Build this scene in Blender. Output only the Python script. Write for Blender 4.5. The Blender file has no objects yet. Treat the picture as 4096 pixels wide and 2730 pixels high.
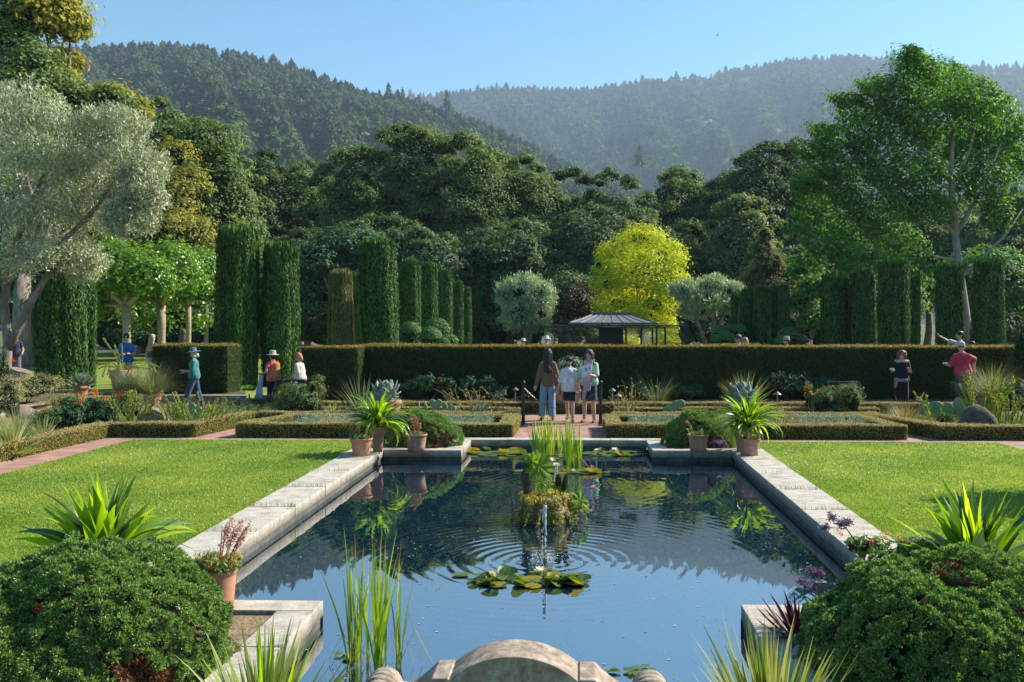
import bpy, math, random
import numpy as np
from mathutils import Vector, Matrix
RNG = np.random.default_rng(11)
random.seed(5)
PI = math.pi
scene = bpy.context.scene
COL = scene.collection

# ------------------------------------------------------------------ camera frame (garden axes: X right, Y away, Z up)
SKYS=0.08; SUNE=5.0; EXPO=1.2; HAZE=0.00017; WIOR=6.2; SATU=1.3; SHUE=.486
YAW = math.radians(1.6); CX = 1269.7; HY = 740.0; FP = 2157.0; CH = 2.3
FW = np.array([-math.sin(YAW), math.cos(YAW)]); RT = np.array([math.cos(YAW), math.sin(YAW)])
def at(px, d, z=0.0):
    p = FW*d + RT*((px-CX)/FP*d)
    return (float(p[0]), float(p[1]), float(z))
def gp(px, py, z=0.0):
    return at(px, (CH-z)*FP/(py-HY), z)
def zat(py, d):
    return CH-(py-HY)*d/FP
def dep(X, Y):
    return -math.sin(YAW)*X+math.cos(YAW)*Y

TZ=.22
# ------------------------------------------------------------------ geometry collector
class G:
    def __init__(s): s.V=[]; s.F=[]; s.n=0
    def poly(s, verts, faces, mi=0):
        v=np.asarray(verts,dtype=np.float64).reshape(-1,3); s.V.append(v)
        by={}
        for f in faces: by.setdefault(len(f),[]).append(f)
        for k,fs in by.items(): s.F.append((np.asarray(fs,dtype=np.int64)+s.n, mi))
        s.n+=len(v); return s
    def faces_arr(s, V, k, mi=0):
        V=np.asarray(V).reshape(-1,3); m=len(V)//k
        s.V.append(V); s.F.append((np.arange(m*k).reshape(m,k)+s.n, mi)); s.n+=m*k; return s
    def box(s, a, b, mi=0):
        x0,y0,z0=a; x1,y1,z1=b
        v=[(x0,y0,z0),(x1,y0,z0),(x1,y1,z0),(x0,y1,z0),(x0,y0,z1),(x1,y0,z1),(x1,y1,z1),(x0,y1,z1)]
        return s.poly(v,[(0,3,2,1),(4,5,6,7),(0,1,5,4),(1,2,6,5),(2,3,7,6),(3,0,4,7)],mi)
    def lathe(s, prof, c=(0,0,0), n=24, mi=0, cap=True):
        v=[];f=[]
        for r,z in prof:
            for i in range(n):
                a=2*PI*i/n; v.append((c[0]+r*math.cos(a),c[1]+r*math.sin(a),c[2]+z))
        for j in range(len(prof)-1):
            for i in range(n):
                f.append((j*n+i,j*n+(i+1)%n,(j+1)*n+(i+1)%n,(j+1)*n+i))
        if cap:
            f.append(tuple(range(n-1,-1,-1))); f.append(tuple((len(prof)-1)*n+i for i in range(n)))
        return s.poly(v,f,mi)
    def tube(s, pts, rad, n=7, mi=0, cap=True):
        pts=[np.array(p,float) for p in pts]
        if not hasattr(rad,'__len__'): rad=[rad]*len(pts)
        v=[];f=[];ref=np.array([0.31,0.17,0.93])
        for i,p in enumerate(pts):
            t=pts[min(i+1,len(pts)-1)]-pts[max(i-1,0)]; t/=np.linalg.norm(t)+1e-9
            a=np.cross(t,ref)
            if np.linalg.norm(a)<.2: a=np.cross(t,np.array([1,0,0.]))
            a/=np.linalg.norm(a); b=np.cross(t,a)
            for k in range(n):
                w=2*PI*k/n; v.append(p+rad[i]*(a*math.cos(w)+b*math.sin(w)))
        for j in range(len(pts)-1):
            for k in range(n): f.append((j*n+k,j*n+(k+1)%n,(j+1)*n+(k+1)%n,(j+1)*n+k))
        if cap:
            f.append(tuple(range(n-1,-1,-1))); f.append(tuple((len(pts)-1)*n+k for k in range(n)))
        return s.poly(v,f,mi)
    def ball(s, c, r, nu=12, nv=8, mi=0, jit=0.0, seed=0):
        r=(r,r,r) if not hasattr(r,'__len__') else r
        rg=np.random.default_rng(seed); ph=rg.uniform(0,6.28,9)
        v=[];f=[]
        for j in range(nv+1):
            th=PI*j/nv
            for i in range(nu):
                a=2*PI*i/nu; x,y,z=math.sin(th)*math.cos(a),math.sin(th)*math.sin(a),math.cos(th)
                k=1+jit*(math.sin(3*x+ph[0])*math.sin(4*y+ph[1])+.6*math.sin(6*z+ph[2]+2*x)+.4*math.sin(9*x+ph[3])*math.cos(8*y+ph[4]))
                v.append((c[0]+r[0]*x*k,c[1]+r[1]*y*k,c[2]+r[2]*z*k))
        for j in range(nv):
            for i in range(nu): f.append((j*nu+i,(j+1)*nu+i,(j+1)*nu+(i+1)%nu,j*nu+(i+1)%nu))
        return s.poly(v,f,mi)
    def blade(s, base, dirxy, L, W, lean=0.3, droop=0.6, seg=6, mi=0, fold=0.25, twist=0.0, tipw=0.0, shape=1.0):
        """strap leaf: rises from base, bends over towards dirxy"""
        d=np.array([dirxy[0],dirxy[1],0.]); d/=np.linalg.norm(d)+1e-9
        side=np.array([-d[1],d[0],0.]); p=np.array(base,float); v=[];f=[]
        for i in range(seg+1):
            t=i/seg; ang=lean+droop*t**1.3*PI/2*1.3
            w=W*max(tipw,(math.sin(PI*min(1,(t*.82+.18)))**.6)*(1-t**3*.9)) if shape else W*(1-t)+.0005
            if i==seg: w=W*.04
            tan=d*math.sin(ang)+np.array([0,0,1.])*math.cos(ang)
            nrm=np.cross(tan,side)
            sd=side*math.cos(twist*t)+nrm*math.sin(twist*t)
            v+= [p-sd*w/2, p-nrm*w*fold*.5*-1, p+sd*w/2]
            p=p+tan*L/seg
        for i in range(seg):
            a=i*3; f+=[(a,a+1,a+4,a+3),(a+1,a+2,a+5,a+4)]
        return s.poly(v,f,mi)
    def mesh(s, name, mats, smooth=False):
        me=bpy.data.meshes.new(name)
        V=np.concatenate(s.V).astype(np.float32); me.vertices.add(len(V)); me.vertices.foreach_set('co',V.ravel())
        loops=np.concatenate([f.ravel() for f,_ in s.F]).astype(np.int32)
        tot=np.concatenate([np.full(len(f),f.shape[1]) for f,_ in s.F]).astype(np.int32)
        st=np.concatenate([[0],np.cumsum(tot)[:-1]]).astype(np.int32)
        mi=np.concatenate([np.full(len(f),m) for f,m in s.F]).astype(np.int32)
        me.loops.add(len(loops)); me.loops.foreach_set('vertex_index',loops)
        me.polygons.add(len(tot)); me.polygons.foreach_set('loop_start',st); me.polygons.foreach_set('loop_total',tot)
        me.polygons.foreach_set('material_index',mi)
        me.polygons.foreach_set('use_smooth',np.full(len(tot),bool(smooth)))
        me.update(calc_edges=True)
        for m in (mats if isinstance(mats,(list,tuple)) else [mats]): me.materials.append(m)
        return me
    def build(s, name, mats, parent=None, smooth=False):
        o=bpy.data.objects.new(name,s.mesh(name,mats,smooth)); COL.objects.link(o)
        if parent is not None: o.parent=parent
        return o

def tag(o, label=None, cat=None, group=None, kind=None):
    if label: o['label']=label
    if cat: o['category']=cat
    if group: o['group']=group
    if kind: o['kind']=kind
    return o
def empty(name, loc=(0,0,0), rz=0):
    o=bpy.data.objects.new(name,None); COL.objects.link(o); o.location=loc; o.rotation_euler=(0,0,rz); o.empty_display_size=.2
    return o
def copy_tree(o, parent=None):
    c=o.copy(); COL.objects.link(c)
    if parent is not None: c.parent=parent
    for ch in [x for x in o.children]: copy_tree(ch,c)
    return c
def unit(n, rg=RNG):
    v=rg.normal(size=(n,3)); return v/np.linalg.norm(v,axis=1,keepdims=True)
def norm(v): return v/(np.linalg.norm(v,axis=1,keepdims=True)+1e-9)
def leaves(g, pos, nrm, L, W, rg=RNG, dirs=None, mi=0, fold=0.0, mid=0.45):
    """diamond leaves: n positions, face normals, sizes"""
    n=len(pos)
    if dirs is None: dirs=unit(n,rg)
    d=norm(dirs-nrm*np.sum(dirs*nrm,axis=1,keepdims=True)); r=np.cross(d,nrm)
    L=(np.ones(n)*L*rg.uniform(.7,1.3,n))[:,None]; W=(np.ones(n)*W*rg.uniform(.75,1.25,n))[:,None]
    a=pos-d*L*.5; t=pos+d*L*.5; m=a+d*L*mid
    V=np.stack([a,m+r*W*.5+nrm*W*fold,t,m-r*W*.5+nrm*W*fold],axis=1)
    g.faces_arr(V,4,mi)

# ------------------------------------------------------------------ materials
MATS={}
def newmat(name):
    m=bpy.data.materials.new(name); m.use_nodes=True; nt=m.node_tree; nt.nodes.clear(); MATS[name]=m
    return m,nt
def N(nt,t,**k):
    n=nt.nodes.new(t)
    for a,b in k.items():
        if a in n.inputs.keys(): n.inputs[a].default_value=b
        else: setattr(n,a,b)
    return n
def c4(c): return (c[0],c[1],c[2],1.0)
def ramp(nt, fac, stops):
    r=nt.nodes.new('ShaderNodeValToRGB'); e=r.color_ramp.elements
    e[0].position=stops[0][0]; e[0].color=c4(stops[0][1]); e[1].position=stops[-1][0]; e[1].color=c4(stops[-1][1])
    for p,c in stops[1:-1]:
        x=e.new(p); x.color=c4(c)
    nt.links.new(fac,r.inputs[0]); return r.outputs[0]
def coords(nt, space='obj', scale=(1,1,1)):
    tc=nt.nodes.new('ShaderNodeTexCoord'); mp=nt.nodes.new('ShaderNodeMapping'); mp.inputs['Scale'].default_value=scale
    if space=='world':
        gm=nt.nodes.new('ShaderNodeNewGeometry'); nt.links.new(gm.outputs['Position'],mp.inputs[0])
    else: nt.links.new(tc.outputs['Object'],mp.inputs[0])
    return mp.outputs[0]
def noise(nt, vec, scale, detail=4, rough=.6, out=0):
    n=nt.nodes.new('ShaderNodeTexNoise'); n.inputs['Scale'].default_value=scale; n.inputs['Detail'].default_value=detail; n.inputs['Roughness'].default_value=rough
    nt.links.new(vec,n.inputs['Vector']); return n.outputs[out]
def leafmat(name, cols, trans=.35, rough=.55, nscale=1.2, tcol=None, spec=.28, island=True, iw=.55, span=(.2,.8)):
    """foliage: hue spread leaf to leaf and clump to clump, light passes through the blade"""
    m,nt=newmat(name); L=nt.links
    v=coords(nt,'world'); a=noise(nt,v,nscale,3)
    gm=nt.nodes.new('ShaderNodeNewGeometry')
    mx=N(nt,'ShaderNodeMix',data_type='FLOAT'); mx.inputs[0].default_value=iw if island else 0.0
    L.new(a,mx.inputs[2]); L.new(gm.outputs['Random Per Island'],mx.inputs[3])
    k=len(cols); col=ramp(nt,mx.outputs[0],[(span[0]+(span[1]-span[0])*i/(k-1),c) for i,c in enumerate(cols)])
    p=N(nt,'ShaderNodeBsdfPrincipled',Roughness=rough); p.inputs['Specular IOR Level'].default_value=spec
    L.new(col,p.inputs['Base Color'])
    o=nt.nodes.new('ShaderNodeOutputMaterial')
    if trans>0:
        t=nt.nodes.new('ShaderNodeBsdfTranslucent'); tm=N(nt,'ShaderNodeMix',data_type='RGBA',blend_type='MULTIPLY')
        tm.inputs[0].default_value=1; L.new(col,tm.inputs[6]); tm.inputs[7].default_value=c4(tcol or (1.7,1.7,.7)); L.new(tm.outputs[2],t.inputs[0])
        s=nt.nodes.new('ShaderNodeMixShader'); s.inputs[0].default_value=trans; L.new(p.outputs[0],s.inputs[1]); L.new(t.outputs[0],s.inputs[2]); L.new(s.outputs[0],o.inputs[0])
    else: L.new(p.outputs[0],o.inputs[0])
    return m
def surf(name, cols, scale=4, rough=.8, bump=.3, bscale=None, detail=6, spec=.3, space='obj', stretch=(1,1,1), dist=.02, metal=0, sheen=0):
    m,nt=newmat(name); L=nt.links; v=coords(nt,space,stretch); a=noise(nt,v,scale,detail,.65)
    k=len(cols); col=ramp(nt,a,[(.3+.4*i/max(1,k-1),c) for i,c in enumerate(cols)]) if k>1 else None
    p=N(nt,'ShaderNodeBsdfPrincipled',Roughness=rough,Metallic=metal); p.inputs['Specular IOR Level'].default_value=spec
    if col is not None: L.new(col,p.inputs['Base Color'])
    else: p.inputs['Base Color'].default_value=c4(cols[0])
    if bump>0:
        b=nt.nodes.new('ShaderNodeBump'); b.inputs['Strength'].default_value=bump; b.inputs['Distance'].default_value=dist
        L.new(noise(nt,v,bscale or scale*4,4),b.inputs['Height']); L.new(b.outputs[0],p.inputs['Normal'])
    if sheen: p.inputs['Sheen Weight'].default_value=sheen
    o=nt.nodes.new('ShaderNodeOutputMaterial'); L.new(p.outputs[0],o.inputs[0]); return m
def brickmat(name, c1, c2, mortar, scale=1.0, rough=.85, bw=.21, bh=.105, rot=0, vertical=False, mw=.006):
    m,nt=newmat(name); L=nt.links
    gm=nt.nodes.new('ShaderNodeNewGeometry'); mp=nt.nodes.new('ShaderNodeMapping'); L.new(gm.outputs['Position'],mp.inputs[0])
    mp.inputs['Rotation'].default_value=(PI/2 if vertical else 0,0,rot)
    b=nt.nodes.new('ShaderNodeTexBrick'); L.new(mp.outputs[0],b.inputs['Vector'])
    b.inputs['Color1'].default_value=c4(c1); b.inputs['Color2'].default_value=c4(c2); b.inputs['Mortar'].default_value=c4(mortar)
    b.inputs['Scale'].default_value=1; b.inputs['Brick Width'].default_value=bw; b.inputs['Row Height'].default_value=bh; b.inputs['Mortar Size'].default_value=mw
    n=noise(nt,gm.outputs['Position'],2.5,6); mx=N(nt,'ShaderNodeMix',data_type='RGBA',blend_type='MULTIPLY'); mx.inputs[0].default_value=1
    L.new(b.outputs['Color'],mx.inputs[6]); L.new(ramp(nt,n,[(.3,(.6,.6,.62)),(.7,(1.2,1.15,1.1))]),mx.inputs[7])
    p=N(nt,'ShaderNodeBsdfPrincipled',Roughness=rough); L.new(mx.outputs[2],p.inputs['Base Color'])
    bp=nt.nodes.new('ShaderNodeBump'); bp.inputs['Strength'].default_value=.5; bp.inputs['Distance'].default_value=.01; bp.invert=True
    L.new(b.outputs['Fac'],bp.inputs['Height']); L.new(bp.outputs[0],p.inputs['Normal'])
    o=nt.nodes.new('ShaderNodeOutputMaterial'); L.new(p.outputs[0],o.inputs[0]); return m
def flat(name, c, rough=.6, metal=0, spec=.4, trans=0, alpha=1, ior=1.45):
    m,nt=newmat(name); p=N(nt,'ShaderNodeBsdfPrincipled',Roughness=rough,Metallic=metal); p.inputs['Base Color'].default_value=c4(c)
    p.inputs['Specular IOR Level'].default_value=spec; p.inputs['Transmission Weight'].default_value=trans; p.inputs['Alpha'].default_value=alpha; p.inputs['IOR'].default_value=ior
    o=nt.nodes.new('ShaderNodeOutputMaterial'); nt.links.new(p.outputs[0],o.inputs[0]); return m

M=dict(
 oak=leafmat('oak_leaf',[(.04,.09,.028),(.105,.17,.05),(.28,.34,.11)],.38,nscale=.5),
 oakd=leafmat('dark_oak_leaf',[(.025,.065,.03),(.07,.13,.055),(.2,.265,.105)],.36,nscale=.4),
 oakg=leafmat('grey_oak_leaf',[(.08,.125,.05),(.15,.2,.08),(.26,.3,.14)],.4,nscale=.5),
 golden=leafmat('golden_leaf',[(.11,.16,.018),(.26,.28,.03),(.48,.4,.045)],.35,nscale=.4,tcol=(1.6,1.3,.5)),
 tan=leafmat('tan_leaf',[(.12,.17,.03),(.25,.27,.05),(.42,.37,.08)],.35,nscale=.6,tcol=(1.6,1.4,.6)),
 bronze=leafmat('bronze_needles',[(.08,.1,.025),(.15,.165,.045),(.26,.25,.08)],.25,nscale=1.5),
 ball=leafmat('topiary_leaf',[(.03,.09,.02),(.07,.17,.032),(.16,.3,.06)],.15,nscale=2),
 yellow=leafmat('yellow_leaf',[(.24,.39,.015),(.47,.55,.022),(.76,.68,.04)],.42,nscale=.7,tcol=(1.6,1.5,.4)),
 lime=leafmat('lime_leaf',[(.06,.13,.015),(.13,.25,.03),(.22,.36,.06)],.4,rough=.3,nscale=1.5,tcol=(1.6,1.6,.5)),
 olive=leafmat('olive_leaf',[(.17,.21,.1),(.38,.43,.26),(.7,.73,.58)],.2,rough=.4,nscale=2,tcol=(1.2,1.2,.8)),
 olives=leafmat('olive_leaf_silver',[(.16,.24,.14),(.33,.43,.28),(.52,.6,.44)],.2,rough=.4,nscale=1),
 plane=leafmat('broadleaf_green',[(.04,.115,.025),(.09,.2,.038),(.2,.34,.075)],.4,nscale=.6,tcol=(1.5,1.7,.5)),
 yew=leafmat('yew_leaf',[(.014,.048,.011),(.032,.095,.018),(.13,.24,.052)],.1,spec=.12,nscale=2,tcol=(1.4,1.8,.5)),
 yewb=leafmat('yew_leaf_bronze',[(.06,.075,.02),(.12,.12,.035),(.22,.19,.07)],.25,nscale=2),
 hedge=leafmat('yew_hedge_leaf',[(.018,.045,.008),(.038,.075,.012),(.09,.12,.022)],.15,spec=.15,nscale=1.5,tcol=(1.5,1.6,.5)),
 hedgetop=leafmat('yew_hedge_sunlit_tips',[(.12,.10,.02),(.2,.15,.04),(.3,.22,.08)],.3,nscale=3),  # paler top leaves: the sunlit strip is put into their colour
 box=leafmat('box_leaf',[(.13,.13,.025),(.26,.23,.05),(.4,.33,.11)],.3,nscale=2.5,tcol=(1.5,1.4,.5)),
 boxtop=leafmat('box_sunlit_tips',[(.22,.2,.05),(.4,.33,.13),(.55,.45,.25)],.25,nscale=3,tcol=(1.3,1.2,.7)),  # lighter copy of the box leaf, sunlight on the clipped top painted in
 juniper=leafmat('juniper_leaf',[(.045,.105,.035),(.15,.24,.07),(.38,.47,.14)],.25,nscale=4,tcol=(1.3,1.6,.6)),
 juniperd=leafmat('juniper_brown',[(.1,.04,.02),(.22,.1,.05),(.33,.17,.09)],.1,nscale=6),
 strap=leafmat('strap_leaf',[(.07,.16,.015),(.15,.28,.02),(.3,.42,.03)],.5,rough=.28,nscale=3,tcol=(2.3,2.1,.4),spec=.5),
 strapd=leafmat('strap_leaf_blue',[(.03,.07,.045),(.05,.11,.06),(.09,.16,.09)],.2,rough=.25,nscale=3,spec=.5),
 reed=leafmat('reed_leaf',[(.13,.26,.02),(.3,.45,.035),(.45,.5,.07)],.4,rough=.35,nscale=4,tcol=(1.4,1.4,.4)),
 reedd=leafmat('reed_tip',[(.4,.22,.04),(.5,.32,.08),(.42,.36,.1)],.3,nscale=4),
 agave=leafmat('agave_leaf',[(.13,.18,.15),(.18,.24,.2),(.26,.33,.28)],.05,rough=.55,nscale=2,island=True),
 agavew=leafmat('agave_white_edge',[(.35,.38,.33),(.5,.52,.48),(.6,.62,.55)],.05,nscale=2),
 blade=leafmat('blue_grass_blade',[(.08,.12,.07),(.16,.2,.12),(.3,.32,.22)],.25,nscale=3),
 straw=leafmat('straw_blade',[(.2,.2,.07),(.33,.31,.14),(.45,.42,.25)],.3,nscale=3),
 varieg=leafmat('variegated_blade',[(.1,.17,.03),(.25,.3,.08),(.42,.42,.2)],.35,nscale=6,tcol=(1.5,1.5,.6)),
 euph=leafmat('euphorbia_leaf',[(.17,.24,.025),(.36,.42,.05),(.55,.56,.1)],.4,nscale=5,tcol=(1.4,1.3,.4)),
 shrub=leafmat('shrub_leaf',[(.06,.11,.035),(.13,.2,.07),(.24,.32,.13)],.3,nscale=3),
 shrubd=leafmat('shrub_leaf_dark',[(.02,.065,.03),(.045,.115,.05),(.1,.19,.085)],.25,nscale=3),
 bluegr=leafmat('lavender_leaf',[(.14,.22,.16),(.24,.33,.25),(.38,.45,.36)],.15,nscale=5),
 redgr=leafmat('red_grass',[(.2,.05,.04),(.32,.12,.06),(.4,.25,.12)],.3,nscale=5),
 orange=leafmat('orange_petal',[(.5,.09,.01),(.7,.17,.02),(.8,.3,.05)],.3,nscale=9),
 red=leafmat('red_petal',[(.5,.03,.02),(.65,.06,.04),(.7,.15,.1)],.3,nscale=9),
 pink=leafmat('pink_petal',[(.35,.1,.1),(.5,.22,.2),(.6,.35,.3)],.3,nscale=9),
 purple=leafmat('purple_petal',[(.08,.03,.16),(.16,.08,.25),(.3,.22,.38)],.25,nscale=9),
 maroon=leafmat('purple_leaf',[(.04,.008,.02),(.09,.015,.04),(.16,.03,.07)],.25,rough=.35,nscale=9,tcol=(1.8,.8,1.0)),
 lilyw=leafmat('lily_petal',[(.55,.42,.4),(.75,.68,.66),(.85,.82,.8)],.3,nscale=20),
 pad=leafmat('lily_pad',[(.06,.1,.03),(.1,.16,.05),(.17,.23,.1)],.3,rough=.45,nscale=9,spec=.25,tcol=(1.5,1.5,.3)),
 pady=leafmat('lily_pad_yellow',[(.14,.17,.015),(.27,.25,.02),(.4,.24,.04)],.4,rough=.45,nscale=9,tcol=(1.3,1.2,.2)),
 creep=leafmat('creeper_leaf',[(.1,.13,.02),(.24,.25,.05),(.4,.38,.1)],.3,nscale=12),
 creepo=leafmat('creeper_orange',[(.3,.17,.05),(.45,.32,.1),(.58,.46,.2)],.3,nscale=12),
 gunnera=leafmat('gunnera_leaf',[(.08,.15,.015),(.15,.25,.03),(.25,.36,.05)],.45,nscale=9,tcol=(1.5,1.6,.3)),
 spike=leafmat('seed_spike',[(.03,.02,.01),(.08,.055,.025),(.2,.13,.06)],.05,nscale=20),
 cactus=leafmat('cactus_pad',[(.13,.2,.09),(.18,.27,.13),(.24,.34,.18)],.0,rough=.6,nscale=4),
 succ=leafmat('succulent_leaf',[(.1,.17,.04),(.2,.28,.08),(.35,.4,.16)],.2,nscale=8),
 succo=leafmat('succulent_orange',[(.2,.22,.04),(.45,.25,.06),(.55,.2,.05)],.3,nscale=8),
 grassb=leafmat('lawn_blade',[(.1,.2,.025),(.21,.33,.045),(.42,.45,.12)],.4,nscale=.55,iw=.3,span=(.34,.66),tcol=(1.5,1.5,.5)),
 clover=leafmat('clover_flower',[(.6,.6,.55),(.75,.75,.7),(.8,.8,.76)],.2,nscale=9),
 inner=surf('inner_twig_shade',[(.016,.022,.01),(.03,.038,.017)],9,.95,0,spec=.1),  # dark twig tone of the cores, painting the shade between the leaves
 conifer=leafmat('conifer_needles',[(.03,.06,.028),(.07,.105,.045),(.13,.165,.07)],.1,rough=.95,nscale=.01,spec=.03),
 hillleaf=leafmat('hill_broadleaf',[(.07,.13,.035),(.12,.19,.05),(.17,.24,.07)],.2,rough=.95,nscale=.01,spec=.03),
 fir=leafmat('silver_bark_conifer',[(.03,.035,.028),(.045,.046,.036),(.06,.058,.045)],.1,rough=.95,nscale=.01,spec=.03),
 bark=surf('bark',[(.09,.07,.055),(.2,.17,.14),(.3,.27,.24)],9,.9,.6,stretch=(1,1,.25)),
 barkl=surf('pale_bark',[(.17,.15,.13),(.28,.25,.22),(.38,.35,.31)],7,.9,.5,stretch=(1,1,.3)),
 barko=surf('olive_bark',[(.12,.09,.07),(.22,.18,.15),(.36,.32,.28)],8,.9,.8,stretch=(1,1,.35),dist=.05),
 barkp=surf('plane_bark',[(.2,.16,.1),(.3,.24,.16),(.38,.33,.24)],5,.85,.3,stretch=(1,1,3)),
 stoneo=surf('carved_stone',[(.15,.105,.08),(.28,.22,.17),(.46,.4,.34)],14,.85,.6,bscale=60,dist=.006),
 soil=surf('soil',[(.06,.035,.022),(.11,.07,.045),(.17,.12,.08)],14,.95,.8,bscale=40,dist=.03),
 mulch=surf('dry_mulch',[(.13,.09,.055),(.22,.16,.1),(.32,.25,.17)],8,.95,.8,bscale=30,dist=.03),
 terra=surf('terracotta',[(.34,.155,.095),(.44,.21,.13),(.52,.3,.21)],5,.75,.1,bscale=40,dist=.003),
 terrad=surf('aged_terracotta',[(.26,.13,.09),(.38,.2,.14),(.45,.33,.27)],6,.85,.15,bscale=30,dist=.003),
 rock=surf('rock',[(.16,.11,.085),(.26,.19,.15),(.34,.27,.22)],5,.9,.7,bscale=14,dist=.03),
 rockd=surf('dark_rock',[(.05,.04,.038),(.09,.072,.065),(.15,.12,.1)],6,.9,.7,bscale=16,dist=.03),
 metal=flat('dark_metal',(.03,.035,.04),.45,.6),
 lampm=flat('lamp_metal',(.18,.17,.16),.4,.8),
 roof=surf('lead_roof',[(.1,.105,.115),(.15,.155,.165)],3,.55,.1,spec=.5),
 glass=flat('pavilion_glass',(.8,.85,.85),.03,0,.5,trans=.9,alpha=.35),
 wood=surf('weathered_wood',[(.2,.18,.16),(.3,.27,.24)],8,.8,.4,stretch=(3,3,.4),bscale=30),
 sign=flat('sign_face',(.04,.022,.016),.9,spec=.05),
 signw=flat('plant_label_white',(.6,.68,.75),.5),
 skin=surf('skin',[(.5,.3,.22),(.56,.35,.26)],6,.5,0),
 skina=surf('skin_tan',[(.42,.25,.17),(.48,.29,.2)],6,.5,0),
 hairb=surf('hair_black',[(.008,.007,.008),(.02,.017,.018)],30,.35,.4,stretch=(3,3,.3)),
 hairg=surf('hair_dark_grey',[(.03,.028,.028),(.07,.065,.065)],30,.4,.4,stretch=(3,3,.3)),
 hairr=surf('hair_red_brown',[(.16,.04,.018),(.26,.08,.03)],30,.4,.4),
 hairo=surf('hair_auburn',[(.3,.13,.06),(.42,.2,.1)],30,.4,.4),
 hairbr=surf('hair_brown',[(.04,.02,.012),(.07,.04,.025)],30,.4,.4),
 hairbl=surf('hair_blonde',[(.32,.24,.14),(.48,.38,.25)],30,.45,.4,stretch=(3,3,.3)),
 hairw=surf('hair_grey',[(.35,.34,.33),(.55,.54,.52)],30,.5,.4),
)
def stonemat():
    m,nt=newmat('travertine'); L=nt.links; v=coords(nt,'world',(1,1.6,1)); a=noise(nt,v,4,8,.7); col=ramp(nt,a,[(.3,(.25,.22,.18)),(.45,(.42,.38,.33)),(.7,(.56,.52,.46))])
    sp=noise(nt,v,38,5,.75); pit=ramp(nt,sp,[(.36,(.35,.32,.28)),(.46,(1,1,1)),(1.0,(1.08,1.07,1.05))])
    m1=N(nt,'ShaderNodeMix',data_type='RGBA',blend_type='MULTIPLY'); m1.inputs[0].default_value=.85; L.new(col,m1.inputs[6]); L.new(pit,m1.inputs[7])
    li=noise(nt,coords(nt,'world',(1,1,1)),1.7,8,.8); lr=ramp(nt,li,[(.53,(0,0,0)),(.63,(1,1,1))]); m2=N(nt,'ShaderNodeMix',data_type='RGBA'); L.new(lr,m2.inputs[0]); L.new(m1.outputs[2],m2.inputs[6]); m2.inputs[7].default_value=(.24,.23,.18,1)
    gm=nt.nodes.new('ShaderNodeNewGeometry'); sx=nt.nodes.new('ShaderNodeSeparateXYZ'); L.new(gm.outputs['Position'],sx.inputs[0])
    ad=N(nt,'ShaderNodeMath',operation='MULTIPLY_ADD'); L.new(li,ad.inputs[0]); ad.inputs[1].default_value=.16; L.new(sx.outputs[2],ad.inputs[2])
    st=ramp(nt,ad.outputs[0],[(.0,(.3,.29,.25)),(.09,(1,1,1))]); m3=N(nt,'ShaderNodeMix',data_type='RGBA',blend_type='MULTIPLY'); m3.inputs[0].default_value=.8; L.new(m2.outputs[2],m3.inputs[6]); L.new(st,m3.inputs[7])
    p=N(nt,'ShaderNodeBsdfPrincipled',Roughness=.8); p.inputs['Specular IOR Level'].default_value=.25; L.new(m3.outputs[2],p.inputs['Base Color'])
    b=nt.nodes.new('ShaderNodeBump'); b.inputs['Strength'].default_value=.8; b.inputs['Distance'].default_value=.008; L.new(sp,b.inputs['Height']); L.new(b.outputs[0],p.inputs['Normal'])
    o=nt.nodes.new('ShaderNodeOutputMaterial'); L.new(p.outputs[0],o.inputs[0]); return m
M['stone']=stonemat()
CL={}
def cloth(c, name=None):
    k=tuple(round(x,3) for x in c)
    if k not in CL: CL[k]=surf('cloth_'+str(len(CL)),[tuple(x*.85 for x in c),c],18,.85,.35,bscale=25,dist=.012,sheen=.2)
    return CL[k]
# ------------------------------------------------------------------ people
def capsule(g,p0,r0,p1,r1,sx=1,sy=1,n=14,k=5):
    p0=np.array(p0,float); p1=np.array(p1,float); ax=p1-p0; L=np.linalg.norm(ax)
    if L<1e-5: ax=np.array([0,0,1.]); L=1e-5
    a=ax/L; u=np.cross(a,[0.,1.,0.]); 
    if np.linalg.norm(u)<.3: u=np.cross(a,[1.,0,0])
    u/=np.linalg.norm(u); w=np.cross(a,u); v=[];sc=np.array([sx,sy,1.])
    rows=[(p0,r0,-PI/2+PI/2*i/k) for i in range(k+1)]+[(p1,r1,PI/2*i/k) for i in range(k+1)]
    for (c,r,th) in rows:
        for j in range(n):
            q=2*PI*j/n; off=(u*math.cos(q)+w*math.sin(q))*math.cos(th)*r+a*math.sin(th)*r; v.append(c+off*sc)
    f=[]
    for i in range(len(rows)-1):
        for j in range(n): f.append((i*n+j,i*n+(j+1)%n,(i+1)*n+(j+1)%n,(i+1)*n+j))
    f.append(tuple(range(n-1,-1,-1))); f.append(tuple((len(rows)-1)*n+j for j in range(n))); g.poly(v,f)
dg=None
def blob(name,prims,voxel,mat,parent=None,smooth=6):
    """fuse overlapping solids into one continuous skin"""
    g=G()
    for p in prims:
        if p[0]=='c': capsule(g,*p[1:])
        else: g.ball(p[1],p[2],14,10)
    o=g.build(name,mat); m=o.modifiers.new('r','REMESH'); m.mode='VOXEL'; m.voxel_size=voxel; m.use_smooth_shade=True
    if smooth: s=o.modifiers.new('s','SMOOTH'); s.iterations=smooth; s.factor=.5
    bpy.context.view_layer.update(); dgr=bpy.context.evaluated_depsgraph_get(); me=bpy.data.meshes.new_from_object(o.evaluated_get(dgr)); o.modifiers.clear(); old=o.data; o.data=me; bpy.data.meshes.remove(old); me.materials.clear(); me.materials.append(mat)
    if parent is not None: o.parent=parent
    return o
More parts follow.
